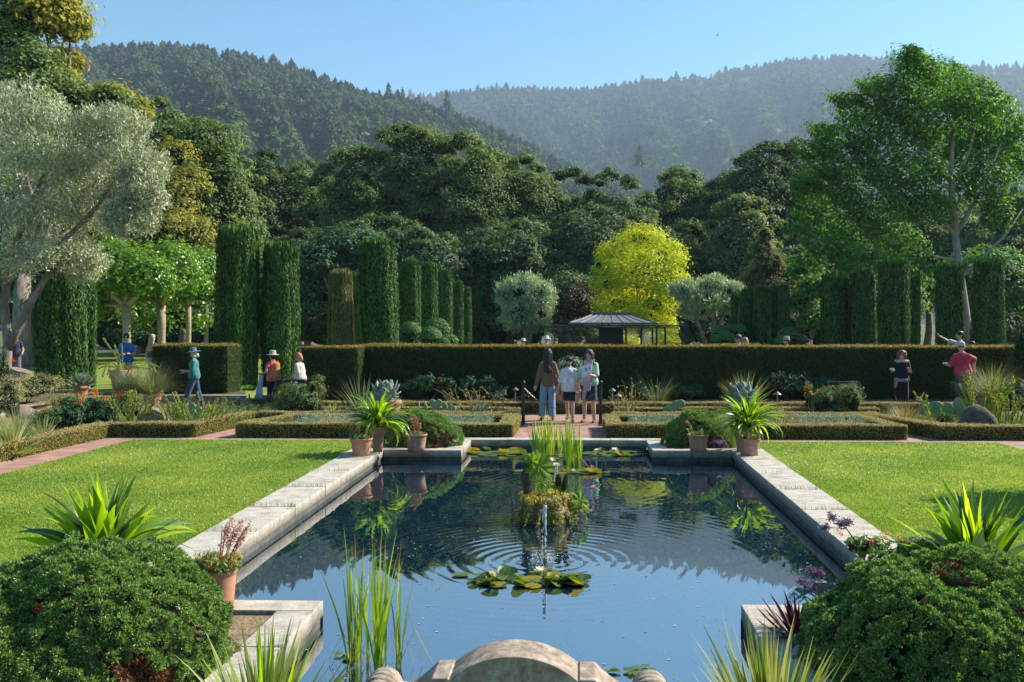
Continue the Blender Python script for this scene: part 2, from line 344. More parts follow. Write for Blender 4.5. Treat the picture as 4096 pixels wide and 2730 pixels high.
def person(px,d,z0,H,turn,label,skin='skin',hair=('short','hairb'),top=None,bottom=None,hands=None,lean=(0,0),hturn=0,hpitch=.1,feet=None,shoes=(.03,.03,.03),sun=None,fat=1.0,mask=None,extra=None,group='visitors in the garden'):
    """figure 1.7 m tall facing -Y, then scaled and turned"""
    loc=at(px,d,z0); s=H/1.7; hpitch=-abs(hpitch)*-1
    def sh(p): 
        k=max(0,p[2]-.92); return np.array([p[0]+lean[0]*k,p[1]+lean[1]*k,p[2]])
    hd=sh((0,-.015,1.575)); c_,s_=math.cos(hturn),math.sin(hturn)
    def hp(x,y,z):   # head-local to body
        y2=y*math.cos(hpitch)-z*math.sin(hpitch)*-1*-1; z2=z*math.cos(hpitch)+y*math.sin(hpitch); y2=y*math.cos(hpitch)-z*math.sin(hpitch)
        return (hd[0]+x*c_-y2*s_,hd[1]+x*s_+y2*c_,hd[2]+z2)
    f=fat; hands=hands or {}; P=[]
    P+=[('c',sh((0,.0,1.38)),.052,hp(0,.02,-.06),.05),('c',hp(0,.012,.03),.083,hp(0,-.012,-.045),.066),('b',hp(0,.022,.028),(.079,.092,.086)),('c',hp(0,-.05,-.075),.03,hp(0,-.06,-.08),.028),
        ('c',hp(0,-.088,.012),.011,hp(0,-.112,-.028),.014),('b',hp(0,-.09,-.055),(.022,.012,.008)),('b',hp(.08,.01,-.01),(.012,.02,.032)),('b',hp(-.08,.01,-.01),(.012,.02,.032)),
        ('c',hp(-.03,-.078,.03),.012,hp(.03,-.078,.03),.012)]
    P+=[('c',sh((-.1*f,.0,1.37)),.045,sh((0,.01,1.43)),.045),('c',sh((.1*f,.0,1.37)),.045,sh((0,.01,1.43)),.045),('c',sh((-.115*f,0,1.345)),.052,sh((.115*f,0,1.355)),.055),('c',sh((0,0,1.27)),.118*f,sh((0,0,1.1)),.106*f,1.15,.8),('c',sh((0,.005,1.08)),.115*f,(0,.01,.94),.135*f,1.12,.82)]
    feet=feet or {}; J={}
    for sd,x in (('R',-1),('L',1)):
        ft=np.array(feet.get(sd,(.1*x,.02,.07))); hip=np.array([.088*x,.01,.9]); kn=(hip+ft)/2+np.array([0,-.035 if ft[2]<.2 else -.1,.02])
        P+=[('c',hip,.088*f,kn,.058*f),('c',kn,.056*f,kn+(ft-kn)*.35,.055*f),('c',kn+(ft-kn)*.35,.055*f,ft,.036),('c',ft+np.array([0,.01,-.03]),.036,ft+np.array([.02*x,-.14,-.045]),.027)]
        sh_=sh((.155*x*f,0,1.34)); hn=np.array(hands.get(sd,(.27*x,-.03,.80))); hn=sh(hn) if sd not in hands else hn
        v=hn-sh_; D=np.linalg.norm(v); a1,a2=.28,.25; 
        if D>a1+a2-.005: hn=sh_+v/D*(a1+a2-.005); v=hn-sh_; D=np.linalg.norm(v)
        q=(a1*a1-a2*a2+D*D)/(2*D); hh=math.sqrt(max(0,a1*a1-q*q)); bd=np.array([.22*x,.6,-.6]); bd=bd-v/D*(bd@v/D); bd/=np.linalg.norm(bd); el=sh_+v/D*q+bd*hh
        fd=(hn-el)/np.linalg.norm(hn-el); J[sd]=(sh_,el,hn,fd)
        P+=[('c',sh_,.052*f,el,.038*f),('c',el,.037*f,hn,.025)]
        pl=hn+fd*.05; sdv=np.cross(fd,[0,1.,0]) if abs(fd[1])<.8 else np.cross(fd,[0,0,1.]); sdv/=np.linalg.norm(sdv); nv=np.cross(fd,sdv)
        P.append(('c',hn,.026,pl,.03,1,1))
        for i,l in enumerate((.062,.072,.068,.052)):
            o_=sdv*(i-1.5)*.017; k1=pl+o_+fd*(.02+l*.5); P+=[('c',pl+o_,.0095,k1,.009),('c',k1,.009,k1+fd*l*.32+nv*l*.28*(-1 if fd[2]<-.5 else 1),.008)]
        P.append(('c',hn+fd*.02+sdv*.022,.011,hn+fd*.065+sdv*.045,.009))
    body=blob('person',P,.0085,M[skin],smooth=3); body.location=loc; body.rotation_euler=(0,0,turn); body.scale=(s,s,s)
    tag(body,label,'person',group)
    hk,hc=hair; hm_=M[hc]; Q=[]
    if hk!='none': Q=[('b',hp(0,.022,.042),(.094,.104,.098)),('b',hp(0,.05,-.01),(.084,.078,.09)),('b',hp(0,-.025,.1),(.068,.05,.03))]
    if hk=='bob': Q+=[('c',hp(.07,.02,0),.04,hp(.085,.0,-.09),.035),('c',hp(-.07,.02,0),.04,hp(-.085,.0,-.09),.035),('c',hp(0,.06,0),.07,hp(0,.07,-.09),.06)]
    if hk=='curly':
        r_=np.random.default_rng(int(px)); Q+=[('b',hp(*(u_*np.array([.12,.105,.105])+np.array([0,.03,.0]))),(.033,.033,.033)) for u_ in unit(70,r_) if not(u_[1]<-.35 and u_[2]<.5)]
        Q+=[('c',hp(x*.09,.0,-.02),.04,hp(x*.1,.0,-.1),.035) for x in (-1,1)]
    if hk in('long','longer'):
        ll=-.34 if hk=='long' else -.42
        Q+=[('c',hp(0,.06,0),.075,sh((0,.11,1.575+ll)),.055),('c',hp(.06,.05,0),.05,sh((.08,.09,1.6+ll)),.035),('c',hp(-.06,.05,0),.05,sh((-.075,.09,1.58+ll)),.035)]
        if hk=='long': Q+=[('c',hp(x*.082,-.01,.03),.026,sh((x*.115,-.07,1.36)),.03) for x in (-1,1)]
    if hk=='bun': Q+=[('b',hp(0,.11,.0),(.045,.04,.045)),('c',hp(0,.06,-.02),.06,hp(0,.06,-.06),.04)]
    if Q: blob('hair',Q,.011,hm_,body,4)
    # eyes, brows, mouth
    if sun is None:
        for x in (-1,1): g=G(); g.ball(hp(.031*x,-.088,.008),(.012,.006,.006),8,6); g.build('eye',M['hairb'],body)
    else:
        g=G()
        for x in (-1,1): g.ball(hp(.034*x,-.098,.005),(.03,.01,.021),10,8)
        g.tube([hp(-.085,.0,.015),hp(-.06,-.085,.014),hp(.06,-.085,.014),hp(.085,0,.015)],[.004]*4,5); g.build('sunglasses' if sun=='dark' else 'glasses',M['metal'] if sun=='dark' else M['glass'],body)
    g=G(); g.ball(hp(0,-.1,-.052),(.022,.006,.006),8,5); g.build('mouth',M['red'] if sun=='dark' else M[skin],body)
    if mask: blob('face_mask',[('c',hp(0,-.078,-.045),.034,hp(0,-.078,-.07),.028,1.35,1),('c',hp(-.07,-.02,-.045),.014,hp(.07,-.02,-.045),.014)],.009,mask,body,3)
    if top:
        col,slv,hem,loose=top[:4]; b_=.018*loose+.008; T_=[('c',sh((-.11*f,0,1.345)),.055+b_*.25,sh((.11*f,0,1.345)),.055+b_*.25),('c',sh((-.1*f,.0,1.37)),.05,sh((0,.01,1.41)),.05),('c',sh((.1*f,.0,1.37)),.05,sh((0,.01,1.41)),.05),('c',sh((0,.01,1.42)),.05,sh((0,0,1.38)),.078,1.25,1),('c',sh((0,0,1.27)),.119*f+b_*.8,sh((0,0,1.1)),.108*f+b_*.8,1.17,.86),('c',sh((0,.0,1.1)),.118*f+b_,sh((0,.005,hem+.1)),.14*f+b_*(1.3 if loose>1 else 1),1.15,.88)]
        T2=[]
        for sd in 'LR':
            s0,el,hn,fd=J[sd]
            if slv>0: t=min(1,slv); T_.append(('c',s0,.05*f+b_*.3,s0+(el-s0)*t,(.043*f if slv<1.2 else .041)+b_*.8))
            if slv>1: T_.append(('c',el,.045+b_*.6,el+(hn-el)*(slv-1),.034+b_*.5))
        o=blob('shirt' if len(top)<5 else top[4],T_,.0105,cloth(col),body,3)
        # trim the hem flat
        import bmesh
        bm=bmesh.new(); bm.from_mesh(o.data); bmesh.ops.bisect_plane(bm,geom=bm.verts[:]+bm.edges[:]+bm.faces[:],plane_co=(0,0,hem),plane_no=(0,0,-1),clear_outer=True); bm.to_mesh(o.data); bm.free()
    if bottom:
        col,end,loose,nm=bottom; b_=.012*loose+.008; B2=[('c',sh((0,.005,1.0)),.11*f+.006,(0,.01,.92),.134*f+.006,1.12,.82)]
        if nm=='skirt': B2+=[('c',(0,.01,.92),.134*f+.006,(0,0,end+.08),.17*f+b_,1.15,.85)]
        else:
            for sd,x in (('R',-1),('L',1)):
                ft=np.array(feet.get(sd,(.1*x,.02,.07))); hip=np.array([.088*x,.01,.9]); kn=(hip+ft)/2+np.array([0,-.035 if ft[2]<.2 else -.1,.02]); B2.append(('c',hip,.088*f+.006,kn,.06*f+b_*1.2))
                if end<.3: B2.append(('c',kn,.06*f+b_*1.1,ft+np.array([0,0,.03]),.045+b_*1.4))
        o=blob(nm,B2,.0105,cloth(col),body,3)
        import bmesh
        bm=bmesh.new(); bm.from_mesh(o.data); bmesh.ops.bisect_plane(bm,geom=bm.verts[:]+bm.edges[:]+bm.faces[:],plane_co=(0,0,end),plane_no=(0,0,-1),clear_outer=True); bm.to_mesh(o.data); bm.free()
    if shoes:
        for sd,x in (('R',-1),('L',1)):
            ft=np.array(feet.get(sd,(.1*x,.02,.07))); blob('shoe',[('c',ft+np.array([0,.02,-.03]),.044,ft+np.array([.02*x,-.15,-.042]),.034)],.012,cloth(shoes),body,2)
    return body,J,hp,sh
def W(body,p): # body-local point to world
    return body.matrix_basis@Vector(p)
def hat(body,hp,r,hgt,mat,tilt=0):
    g=G(); n=28; prof=[(r,-.012),(r*.8,.0),(.105,.008),(.102,hgt*.7),(.09,hgt*.93),(.05,hgt),(.005,hgt)]
    o=g.lathe(prof,n=n,cap=False).build('hat',mat,body,smooth=True); c=hp(0,.012,.068); o.location=c; o.rotation_euler=(tilt,0,0); sm=o.modifiers.new('t','SOLIDIFY'); sm.thickness=.006; return o
def held(name,prims,voxel,mat,body,label,cat,smooth=3):
    o=blob(name,prims,voxel,mat,None,smooth); o.matrix_basis=body.matrix_basis.copy(); tag(o,label,cat); return o
# the three in the middle
bd,J,hp,sh=person(1259,21.9,0,1.68,PI+.12,'person with long black hair and brown jacket seen from behind on the central path',fat=.92,hair=('longer','hairb'),top=((.16,.11,.06),1.9,.80,1.0,'jacket'),bottom=((.22,.32,.45),.1,1.5,'jeans'),shoes=(.07,.035,.02),feet={'L':(.13,-.05,.07),'R':(-.1,.05,.07)},hands={'L':(.29,.02,.80),'R':(-.27,-.05,.84)})
g=G(); P0=[(.12,-.11,1.42),(.0,.15,1.3),(-.16,.15,1.1),(-.22,.12,.92)]
for a_,b_2 in zip(P0[:-1],P0[1:]):
    a_=np.array(a_);b_2=np.array(b_2); w_=np.array([.02,.0,.012]); g.poly([a_-w_,a_+w_,b_2+w_,b_2-w_,a_-w_+[0,.012,0],a_+w_+[0,.012,0],b_2+w_+[0,.012,0],b_2-w_+[0,.012,0]],[(0,1,2,3),(7,6,5,4),(0,4,5,1),(1,5,6,2),(2,6,7,3),(3,7,4,0)])
capsule(g,(-.27,.10,.84),.075,(-.25,.1,.72),.11,1.0,.55); o=g.build('handbag',cloth((.42,.16,.07)),smooth=True); o.matrix_basis=bd.matrix_basis.copy(); tag(o,'brown leather shoulder bag worn by the person in the brown jacket','bag')
bd,J,hp,sh=person(1307.5,21.6,0,1.49,-.1,'boy in a white shirt and dark shorts wearing a black face mask',hair=('short','hairb'),top=((.62,.62,.68),.95,.80,1.9),bottom=((.015,.017,.03),.56,2.0,'shorts'),shoes=(.03,.035,.045),mask=cloth((.012,.012,.014)),hpitch=-.3,feet={'L':(.1,-.03,.07),'R':(-.05,.22,.12)},hands={'R':(-.3,-.08,.8),'L':(.27,.08,.82)})
g=G(); g.poly([(.03,-.178,1.25),(.085,-.172,1.25),(.085,-.168,1.3),(.03,-.174,1.3)],[(0,1,2,3)]); g.build('sticker',M['orange'],bd); 
g=G(); g.poly([(-.14,-.176,1.02),(-.03,-.182,1.02),(-.03,-.18,1.17),(-.14,-.17,1.17)],[(0,1,2,3)]); g.poly([(.04,-.182,1.02),(.14,-.176,1.02),(.14,-.17,1.17),(.04,-.18,1.17)],[(0,1,2,3)]); g.build('shirt_pocket',cloth((.7,.7,.76)),bd)
bd,J,hp,sh=person(1354,21.5,0,1.67,-.25,'person with glasses, mint blouse, mauve scarf and navy shorts holding a leaflet',hair=('long','hairg'),top=((.32,.55,.43),.8,.86,1.9,'blouse'),bottom=((.035,.045,.1),.52,1.8,'shorts'),shoes=(.2,.16,.13),sun='clear',hpitch=-.2,hturn=-.3,fat=1.0,feet={'L':(.12,-.02,.07),'R':(-.12,-.0,.07)},hands={'L':(.12,-.3,1.12),'R':(-.27,-.1,.86)})
blob('scarf',[('c',(-.06,-.1,1.42),.05,(-.05,-.18,1.15),.045,1,.6),('c',(-.05,-.18,1.15),.06,(-.04,-.2,.8),.055,1.1,.5),('c',(-.05,-.2,.8),.05,(-.09,-.18,.56),.04,1.1,.5),('c',(.07,-.1,1.42),.045,(.05,-.19,1.1),.05,1,.6),('c',(.05,-.19,1.1),.05,(.03,-.2,.78),.05,1,.5),('c',(-.08,.02,1.44),.045,(.08,.02,1.44),.045)],.012,cloth((.36,.28,.32)),bd,3)
g=G(); pv_=[(-.15,-.27,1.30),(.13,-.33,1.38),(.15,-.36,1.16),(-.1,-.30,1.06)]; up_=[(p[0],p[1]-.008,p[2]) for p in pv_]; g.poly(up_+pv_,[(0,3,2,1),(4,5,6,7),(0,1,5,4),(1,2,6,5),(2,3,7,6),(3,0,4,7)])
def onp(u,v,o_=.011):
    a_=np.array(pv_,float); p=(a_[0]*(1-u)+a_[1]*u)*(1-v)+(a_[3]*(1-u)+a_[2]*u)*v; return p+np.array([0,-o_,0])
def blotch(cu,cv,ru,rv,mi): g.poly([onp(cu,cv)]+[onp(cu+ru*math.cos(t)*(1+.15*math.cos(3*t)),cv+rv*math.sin(t)) for t in np.linspace(0,2*PI,15)[:-1]],[(0,1+i,1+(i+1)%14) for i in range(14)],mi)
blotch(.5,.42,.13,.2,1); blotch(.83,.42,.11,.2,2); 
g.poly([onp(.0,.2),onp(.06,.2),onp(.06,.98),onp(.0,.98)],[(0,1,2,3)],2)
for k in range(9): g.poly([onp(.12,.35+.065*k),onp(.3,.35+.065*k),onp(.3,.37+.065*k),onp(.12,.37+.065*k)],[(0,1,2,3)],3)
for k in range(4): g.poly([onp(.42,.76+.05*k),onp(.9,.76+.05*k),onp(.9,.775+.05*k),onp(.42,.775+.05*k)],[(0,1,2,3)],3)
o=g.build('leaflet',[flat('paper',(.6,.64,.74),.6),flat('print_green',(.1,.25,.2),.6),flat('print_teal',(.2,.42,.42),.6),flat('print_grey',(.4,.42,.48),.6)]); o.matrix_basis=bd.matrix_basis.copy(); tag(o,'pale printed leaflet held by the person with the mauve scarf','leaflet')
# left group
bd,J,hp,sh=person(446,25.3,.0,1.56,-PI/2+.25,'person in a teal shirt, jeans and wide blue sun hat walking left',hair=('bob','hairw'),top=((.03,.2,.19),.85,.84,1.5),bottom=((.03,.06,.14),.1,1.2,'jeans'),hands={'R':(-.1,-.3,1.02),'L':(.08,-.28,1.08)},hpitch=-.35,fat=1.08,shoes=(.1,.1,.12),feet={'L':(.1,-.22,.07),'R':(-.1,.2,.09)})
hat(bd,hp,.225,.12,cloth((.06,.12,.19)),.12)
bd,J,hp,sh=person(627,25.4,.0,1.47,PI+.75,'person in a coral top and dark trousers with a tan sun hat, seen from behind',skin='skina',hair=('short','hairb'),top=((.62,.13,.13),.25,.80,1.4,'top'),bottom=((.012,.015,.035),.1,1.3,'trousers'),hands={'R':(-.1,-.25,1.05),'L':(.27,-.2,1.05)},shoes=(.02,.02,.03))
hat(bd,hp,.2,.13,cloth((.42,.34,.27)),.0)
o=held('backpack',[('c',(.0,.23,1.3),.11,(.0,.25,.98),.135,1.1,.75),('c',(0,.33,1.12),.07,(0,.34,.95),.09,1.2,.7),('c',(.1,.1,1.42),.03,(.12,-.12,1.3),.028),('c',(-.1,.1,1.42),.03,(-.12,-.12,1.3),.028),('c',(.12,-.12,1.3),.025,(.14,.1,.98),.02),('c',(-.12,-.12,1.3),.025,(-.14,.1,.98),.02)],.013,cloth((.55,.16,.045)),bd,'orange backpack on the person in the coral top','backpack')
g=G(); rg=np.random.default_rng(2)
n_=14; V=[]; 
for j in range(6):
    for i in range(n_): t=i/(n_-1); V.append((.27+.03*j*.4+.03*math.sin(i*1.3),-.3+t*(.12+.05*j)+.02*math.sin(i*1.7+j)-.03*j,1.0-.15*j-(.05*math.sin(t*PI*2) if j==5 else 0)))
g.poly(V,[(j*n_+i,j*n_+i+1,(j+1)*n_+i+1,(j+1)*n_+i) for j in range(5) for i in range(n_-1)]); o=g.build('folded_jacket',cloth((.33,.42,.55)),smooth=True); o.matrix_basis=bd.matrix_basis.copy(); sm=o.modifiers.new('t','SOLIDIFY'); sm.thickness=.03; tag(o,'pale blue jacket hanging from the arm of the person in the coral top','jacket')
person(690,24.25,.0,1.50,-PI/2-.2,'person with auburn hair in a pale grey T-shirt and brown trousers at the plaque',hair=('bob','hairo'),top=((.5,.46,.42),.75,.86,1.6),bottom=((.16,.09,.07),.1,1.3,'trousers'),hands={'L':(.06,-.2,1.0),'R':(-.12,-.22,.98)},hpitch=-.35,fat=1.08,lean=(0,-.08))
bd,J,hp,sh=person(290,28.3,TZ,1.74,-.75+PI*.35,'person in a royal blue T-shirt and pale jeans behind the tall urn',hair=('bun','hairbr'),top=((.02,.13,.42),.6,.84,1.6),bottom=((.3,.36,.48),.1,1.2,'jeans'),sun='dark',hands={'R':(-.05,-.26,1.08),'L':(.1,-.26,1.1)})
held('shoulder_bag',[('c',(-.2,.12,.95),.08,(-.2,.12,.82),.09,.6,1),('c',(-.12,.0,1.44),.018,(-.21,.1,1.0),.015)],.012,cloth((.3,.03,.12)),bd,'dark red shoulder bag of the person in the royal blue T-shirt','bag')
person(350,31.5,TZ,1.66,PI-.3,'person with long blonde hair and navy top, half hidden by the left hedge block',hair=('longer','hairbl'),top=((.06,.08,.16),.1,.9,1.3,'top'),bottom=((.3,.32,.4),.1,1.2,'trousers'),hands={'R':(.2,-.1,.9)})
bd,J,hp,sh=person(35,33,TZ,1.7,.4,'person in dark vest and cap partly hidden behind the olive trunk at the far left',skin='skina',hair=('short','hairb'),top=((.02,.03,.07),.4,.85,1.6,'vest'),bottom=((.18,.12,.16),.1,1.3,'trousers'),hands={'L':(.25,-.2,1.0)})
hat(bd,hp,.13,.12,cloth((.25,.25,.27)),0)
# right group
bd,J,hp,sh=person(2072,24.5,.0,1.56,-.15,'person with red curly hair in sunglasses and black clothes holding up a phone',hair=('curly','hairr'),top=((.006,.007,.015),1.1,.78,1.3),bottom=((.006,.007,.014),.1,1.8,'trousers'),sun='dark',hands={'R':(-.28,-.25,1.13),'L':(.13,-.28,1.18)},fat=1.05,hturn=-.1)
blob('collar',[('c',(-.16,.0,1.39),.045,(.16,.0,1.39),.045),('c',(-.12,-.06,1.38),.04,(.12,-.06,1.38),.04)],.012,cloth((.42,.34,.36)),bd,3)
held('phone',[('c',(-.36,-.33,1.18),.032,(-.28,-.34,1.18),.032,1,.3)],.008,flat('phone_white',(.6,.65,.65),.2),bd,'pale phone held out by the person in black','phone',1)
held('handbag',[('c',(-.12,-.24,.86),.05,(.08,-.24,.86),.05,1,.6),('c',(-.18,-.2,.88),.06,(-.2,-.16,.68),.05)],.012,cloth((.24,.2,.24)),bd,'mauve bag and scarf at the waist of the person in black','bag')
bd,J,hp,sh=person(2213,24.6,.0,1.78,-.55,'man in a raspberry red T-shirt with grey hair and sunglasses, one hand behind his back',skin='skin',hair=('short','hairw'),top=((.48,.03,.09),.85,.86,2.0),bottom=((.03,.03,.05),.1,1.5,'trousers'),sun='dark',hands={'R':(-.3,-.32,1.12),'L':(.22,.25,1.0)},lean=(-.06,.0),hturn=.25,hpitch=0)
held('phone',[('c',(-.38,-.42,1.17),.032,(-.3,-.42,1.17),.032,1,.3)],.008,MATS['phone_white'],bd,'pale phone in the hand of the man in the red T-shirt','phone',1)
# people beyond the long hedge
bd,J,hp,sh=person(2206,28.6,TZ,1.80,-PI/2+.1,'man with short black hair beyond the hedge stretching an arm out to take a picture',hair=('short','hairb'),top=((.45,.47,.55),.8,.85,1.8),bottom=((.05,.05,.08),.1,1.3,'trousers'),hands={'R':(-.1,-.5,1.52),'L':(.12,-.3,1.2)},hpitch=0)
held('camera',[('c',(-.12,-.62,1.6),.03,(-.06,-.62,1.6),.03)],.01,M['lampm'],bd,'small camera held out beyond the hedge by the man with black hair','camera',1)
BH='visitors beyond the long hedge'
bd,J,hp,sh=person(1697,28.0,TZ,1.70,-PI/2+.3,'grey-haired man in a pale blue shirt beyond the hedge looking left',skin='skina',hair=('short','hairg'),top=((.3,.4,.55),.9,.85,2.2),bottom=((.1,.1,.12),.1,1.3,'trousers'),sun='clear',fat=1.15,hpitch=-.1,group=BH)
person(1712,28.7,TZ,1.6,-PI/2,'person with long auburn hair just behind the man in the pale blue shirt',hair=('longer','hairo'),top=((.2,.15,.12),.8,.85,1.2),bottom=((.1,.1,.12),.1,1.3,'trousers'),group=BH)
bd,J,hp,sh=person(1808,30,TZ,1.58,-PI/2,'person in a faded pink cap beyond the hedge, only the cap showing',hair=('short','hairbr'),top=((.2,.2,.25),.8,.85,1.2),bottom=((.1,.1,.12),.1,1.3,'trousers'),group=BH); hat(bd,hp,.13,.1,cloth((.5,.32,.36)),0)
bd,J,hp,sh=person(1256,36,TZ,1.5,0,'person in a white straw hat beyond the hedge below the pavilion',hair=('short','hairbr'),top=((.5,.5,.52),.8,.85,1.5),bottom=((.1,.1,.12),.1,1.3,'trousers'),group=BH); hat(bd,hp,.19,.11,cloth((.7,.66,.6)),0)
bd,J,hp,sh=person(1202,36,TZ,1.42,.3,'person in a pale hat at the hedge top just left of the pavilion',hair=('short','hairbr'),top=((.3,.3,.3),.8,.85,1.5),bottom=((.1,.1,.12),.1,1.3,'trousers'),group=BH); hat(bd,hp,.17,.1,cloth((.5,.5,.48)),0)
person(1277,33,TZ,1.5,0,'dark-haired person right of the white straw hat beyond the hedge',hair=('short','hairg'),top=((.3,.35,.45),.8,.85,1.5),bottom=((.1,.1,.12),.1,1.3,'trousers'),group=BH)
person(1337,33,TZ,1.56,PI/2,'dark-haired person beyond the hedge above the boy',hair=('short','hairbr'),top=((.1,.1,.12),.8,.85,1.5),bottom=((.1,.1,.12),.1,1.3,'trousers'),group=BH)
person(2234,29,TZ,1.48,-PI/2,'dark-haired child beyond the hedge right of the man taking a picture',hair=('short','hairb'),top=((.4,.4,.45),.8,.85,1.5),bottom=((.1,.1,.12),.1,1.3,'trousers'),group=BH)
person(1856,31,TZ,1.5,.5,'person with dark hair beyond the hedge right of the pink cap',hair=('short','hairb'),top=((.1,.1,.12),.8,.85,1.5),bottom=((.1,.1,.12),.1,1.3,'trousers'),group=BH)
person(2343,29,TZ,1.43,.5,'white-haired person beyond the hedge at the right edge',hair=('short','hairw'),top=((.4,.4,.45),.8,.85,1.5),bottom=((.1,.1,.12),.1,1.3,'trousers'),group=BH)
# ------------------------------------------------------------------ camera, sky, sun, air
cam=bpy.data.cameras.new('camera'); co=bpy.data.objects.new('camera',cam); COL.objects.link(co); scene.camera=co
co.location=(0,0,CH); co.rotation_euler=(PI/2,0,YAW); cam.lens=33; cam.sensor_width=36
cam.shift_x=-(CX-1176.5)/2353; cam.shift_y=-(784-HY)/2353; cam.clip_end=9000; cam.clip_start=.05
SAZ=math.radians(26); SEL=math.radians(37)
w=bpy.data.worlds.new('World'); scene.world=w; w.use_nodes=True; nt=w.node_tree
sky=nt.nodes.new('ShaderNodeTexSky'); sky.sky_type='NISHITA'; sky.sun_disc=False
sky.sun_elevation=SEL; sky.sun_rotation=PI/2-SAZ; sky.air_density=1.0; sky.dust_density=.25; sky.ozone_density=2.2; sky.altitude=0
hs=nt.nodes.new('ShaderNodeHueSaturation'); hs.inputs['Saturation'].default_value=SATU; hs.inputs['Hue'].default_value=SHUE; nt.links.new(sky.outputs[0],hs.inputs['Color'])
bg=nt.nodes['Background']; nt.links.new(hs.outputs[0],bg.inputs[0]); bg.inputs[1].default_value=SKYS
sl=bpy.data.lights.new('sun','SUN'); so=bpy.data.objects.new('sun',sl); COL.objects.link(so)
sl.energy=SUNE; sl.angle=math.radians(.53); sl.color=(1,.92,.77)
sd=Vector((math.cos(SAZ)*math.cos(SEL),math.sin(SAZ)*math.cos(SEL),math.sin(SEL)))
so.rotation_euler=sd.to_track_quat('Z','Y').to_euler(); so.location=(20,10,30)
scene.view_settings.view_transform='Standard'; scene.view_settings.look='None'; scene.view_settings.exposure=EXPO; scene.view_settings.gamma=1
cy=scene.cycles; cy.max_bounces=7; cy.diffuse_bounces=3; cy.glossy_bounces=3; cy.transmission_bounces=5; cy.transparent_max_bounces=6; cy.volume_bounces=0
cy.use_adaptive_sampling=True; cy.adaptive_threshold=.015; cy.caustics_reflective=False; cy.caustics_refractive=False; cy.sample_clamp_indirect=6
# air between the garden and the far hills
hm,hn=newmat('haze_air'); pv=hn.nodes.new('ShaderNodeVolumePrincipled'); pv.inputs['Color'].default_value=(.56,.75,1,1); pv.inputs['Density'].default_value=HAZE; pv.inputs['Anisotropy'].default_value=.2
ho=hn.nodes.new('ShaderNodeOutputMaterial'); hn.links.new(pv.outputs[0],ho.inputs['Volume'])
if HAZE>0: tag(G().box((-3600,-60,-25),(3600,3600,800)).build('haze',hm),kind='stuff')

# ------------------------------------------------------------------ ground and hills
def struct(o): return tag(o,kind='structure')
gm_=surf('far_ground',[(.05,.07,.025),(.09,.11,.04),(.14,.13,.07)],.15,.95,.3,space='world',bscale=3)
g=G(); g.poly([(-3500,-50,-.03),(3500,-50,-.03),(3500,3500,-.03),(-3500,3500,-.03)],[(0,1,2,3)]); 
# pool hole: ground built as a ring of quads round the basin
g=G(); X0,X1,Y0,Y1=-3.6,2.82,5.6,18.2; B=3400
for a in [(-B,-50,X0,3500),(X1,-50,B,3500),(X0,-50,X1,Y0),(X0,Y1,X1,3500)]:
    g.poly([(a[0],a[1],-.02),(a[2],a[1],-.02),(a[2],a[3],-.02),(a[0],a[3],-.02)],[(0,1,2,3)])
struct(g.build('ground',gm_))
def skyl(pts,x):
    return float(np.interp(x,[p[0] for p in pts],[p[1] for p in pts]))
SA=[(-500,150),(0,128),(180,124),(330,118),(440,122),(520,134),(640,160),(740,192),(820,220),(900,240),(1000,262),(1080,290),(1180,330),(1260,372),(1330,405),(1420,440),(1700,560),(2900,640)]
SB=[(-500,260),(600,250),(900,236),(1030,226),(1130,214),(1240,217),(1320,219),(1420,206),(1560,192),(1650,181),(1750,162),(1850,147),(1950,139),(2100,150),(2200,162),(2353,164),(2500,175),(2900,230)]
def hill_surface(S,d0,d1,px,v):
    d=d0+(d1-d0)*v; zr=zat(skyl(S,px),d1)
    z=-2+(zr+2)*(v**1.15)
    k=math.sin(px*.013+3*v)*math.sin(px*.031+7*v+1)+.5*math.sin(px*.05+v*13)
    z+=k*zr*.035*math.sin(PI*min(1,v))
    if v>1: z=zr-(v-1)*zr*1.5
    return at(px,d,max(z,-2.5))
hillm=surf('hill_ground',[(.02,.03,.015),(.04,.055,.025),(.07,.08,.04)],.02,.95,0,space='world')
HILLS=[]
for (S,d0,d1,xa,xb) in ((SA,240,1000,-500,1750),(SB,800,2500,500,2900)):
    v=[];f=[];nu,nv=260,44
    for j in range(nv+1):
        for i in range(nu+1): v.append(hill_surface(S,d0,d1,xa+(xb-xa)*i/nu,j/nv*1.25))
    for j in range(nv):
        for i in range(nu): f.append((j*(nu+1)+i,j*(nu+1)+i+1,(j+1)*(nu+1)+i+1,(j+1)*(nu+1)+i))
    g=G(); g.poly(v,f); struct(g.build('hill',hillm,smooth=True)); HILLS.append((S,d0,d1,xa,xb))
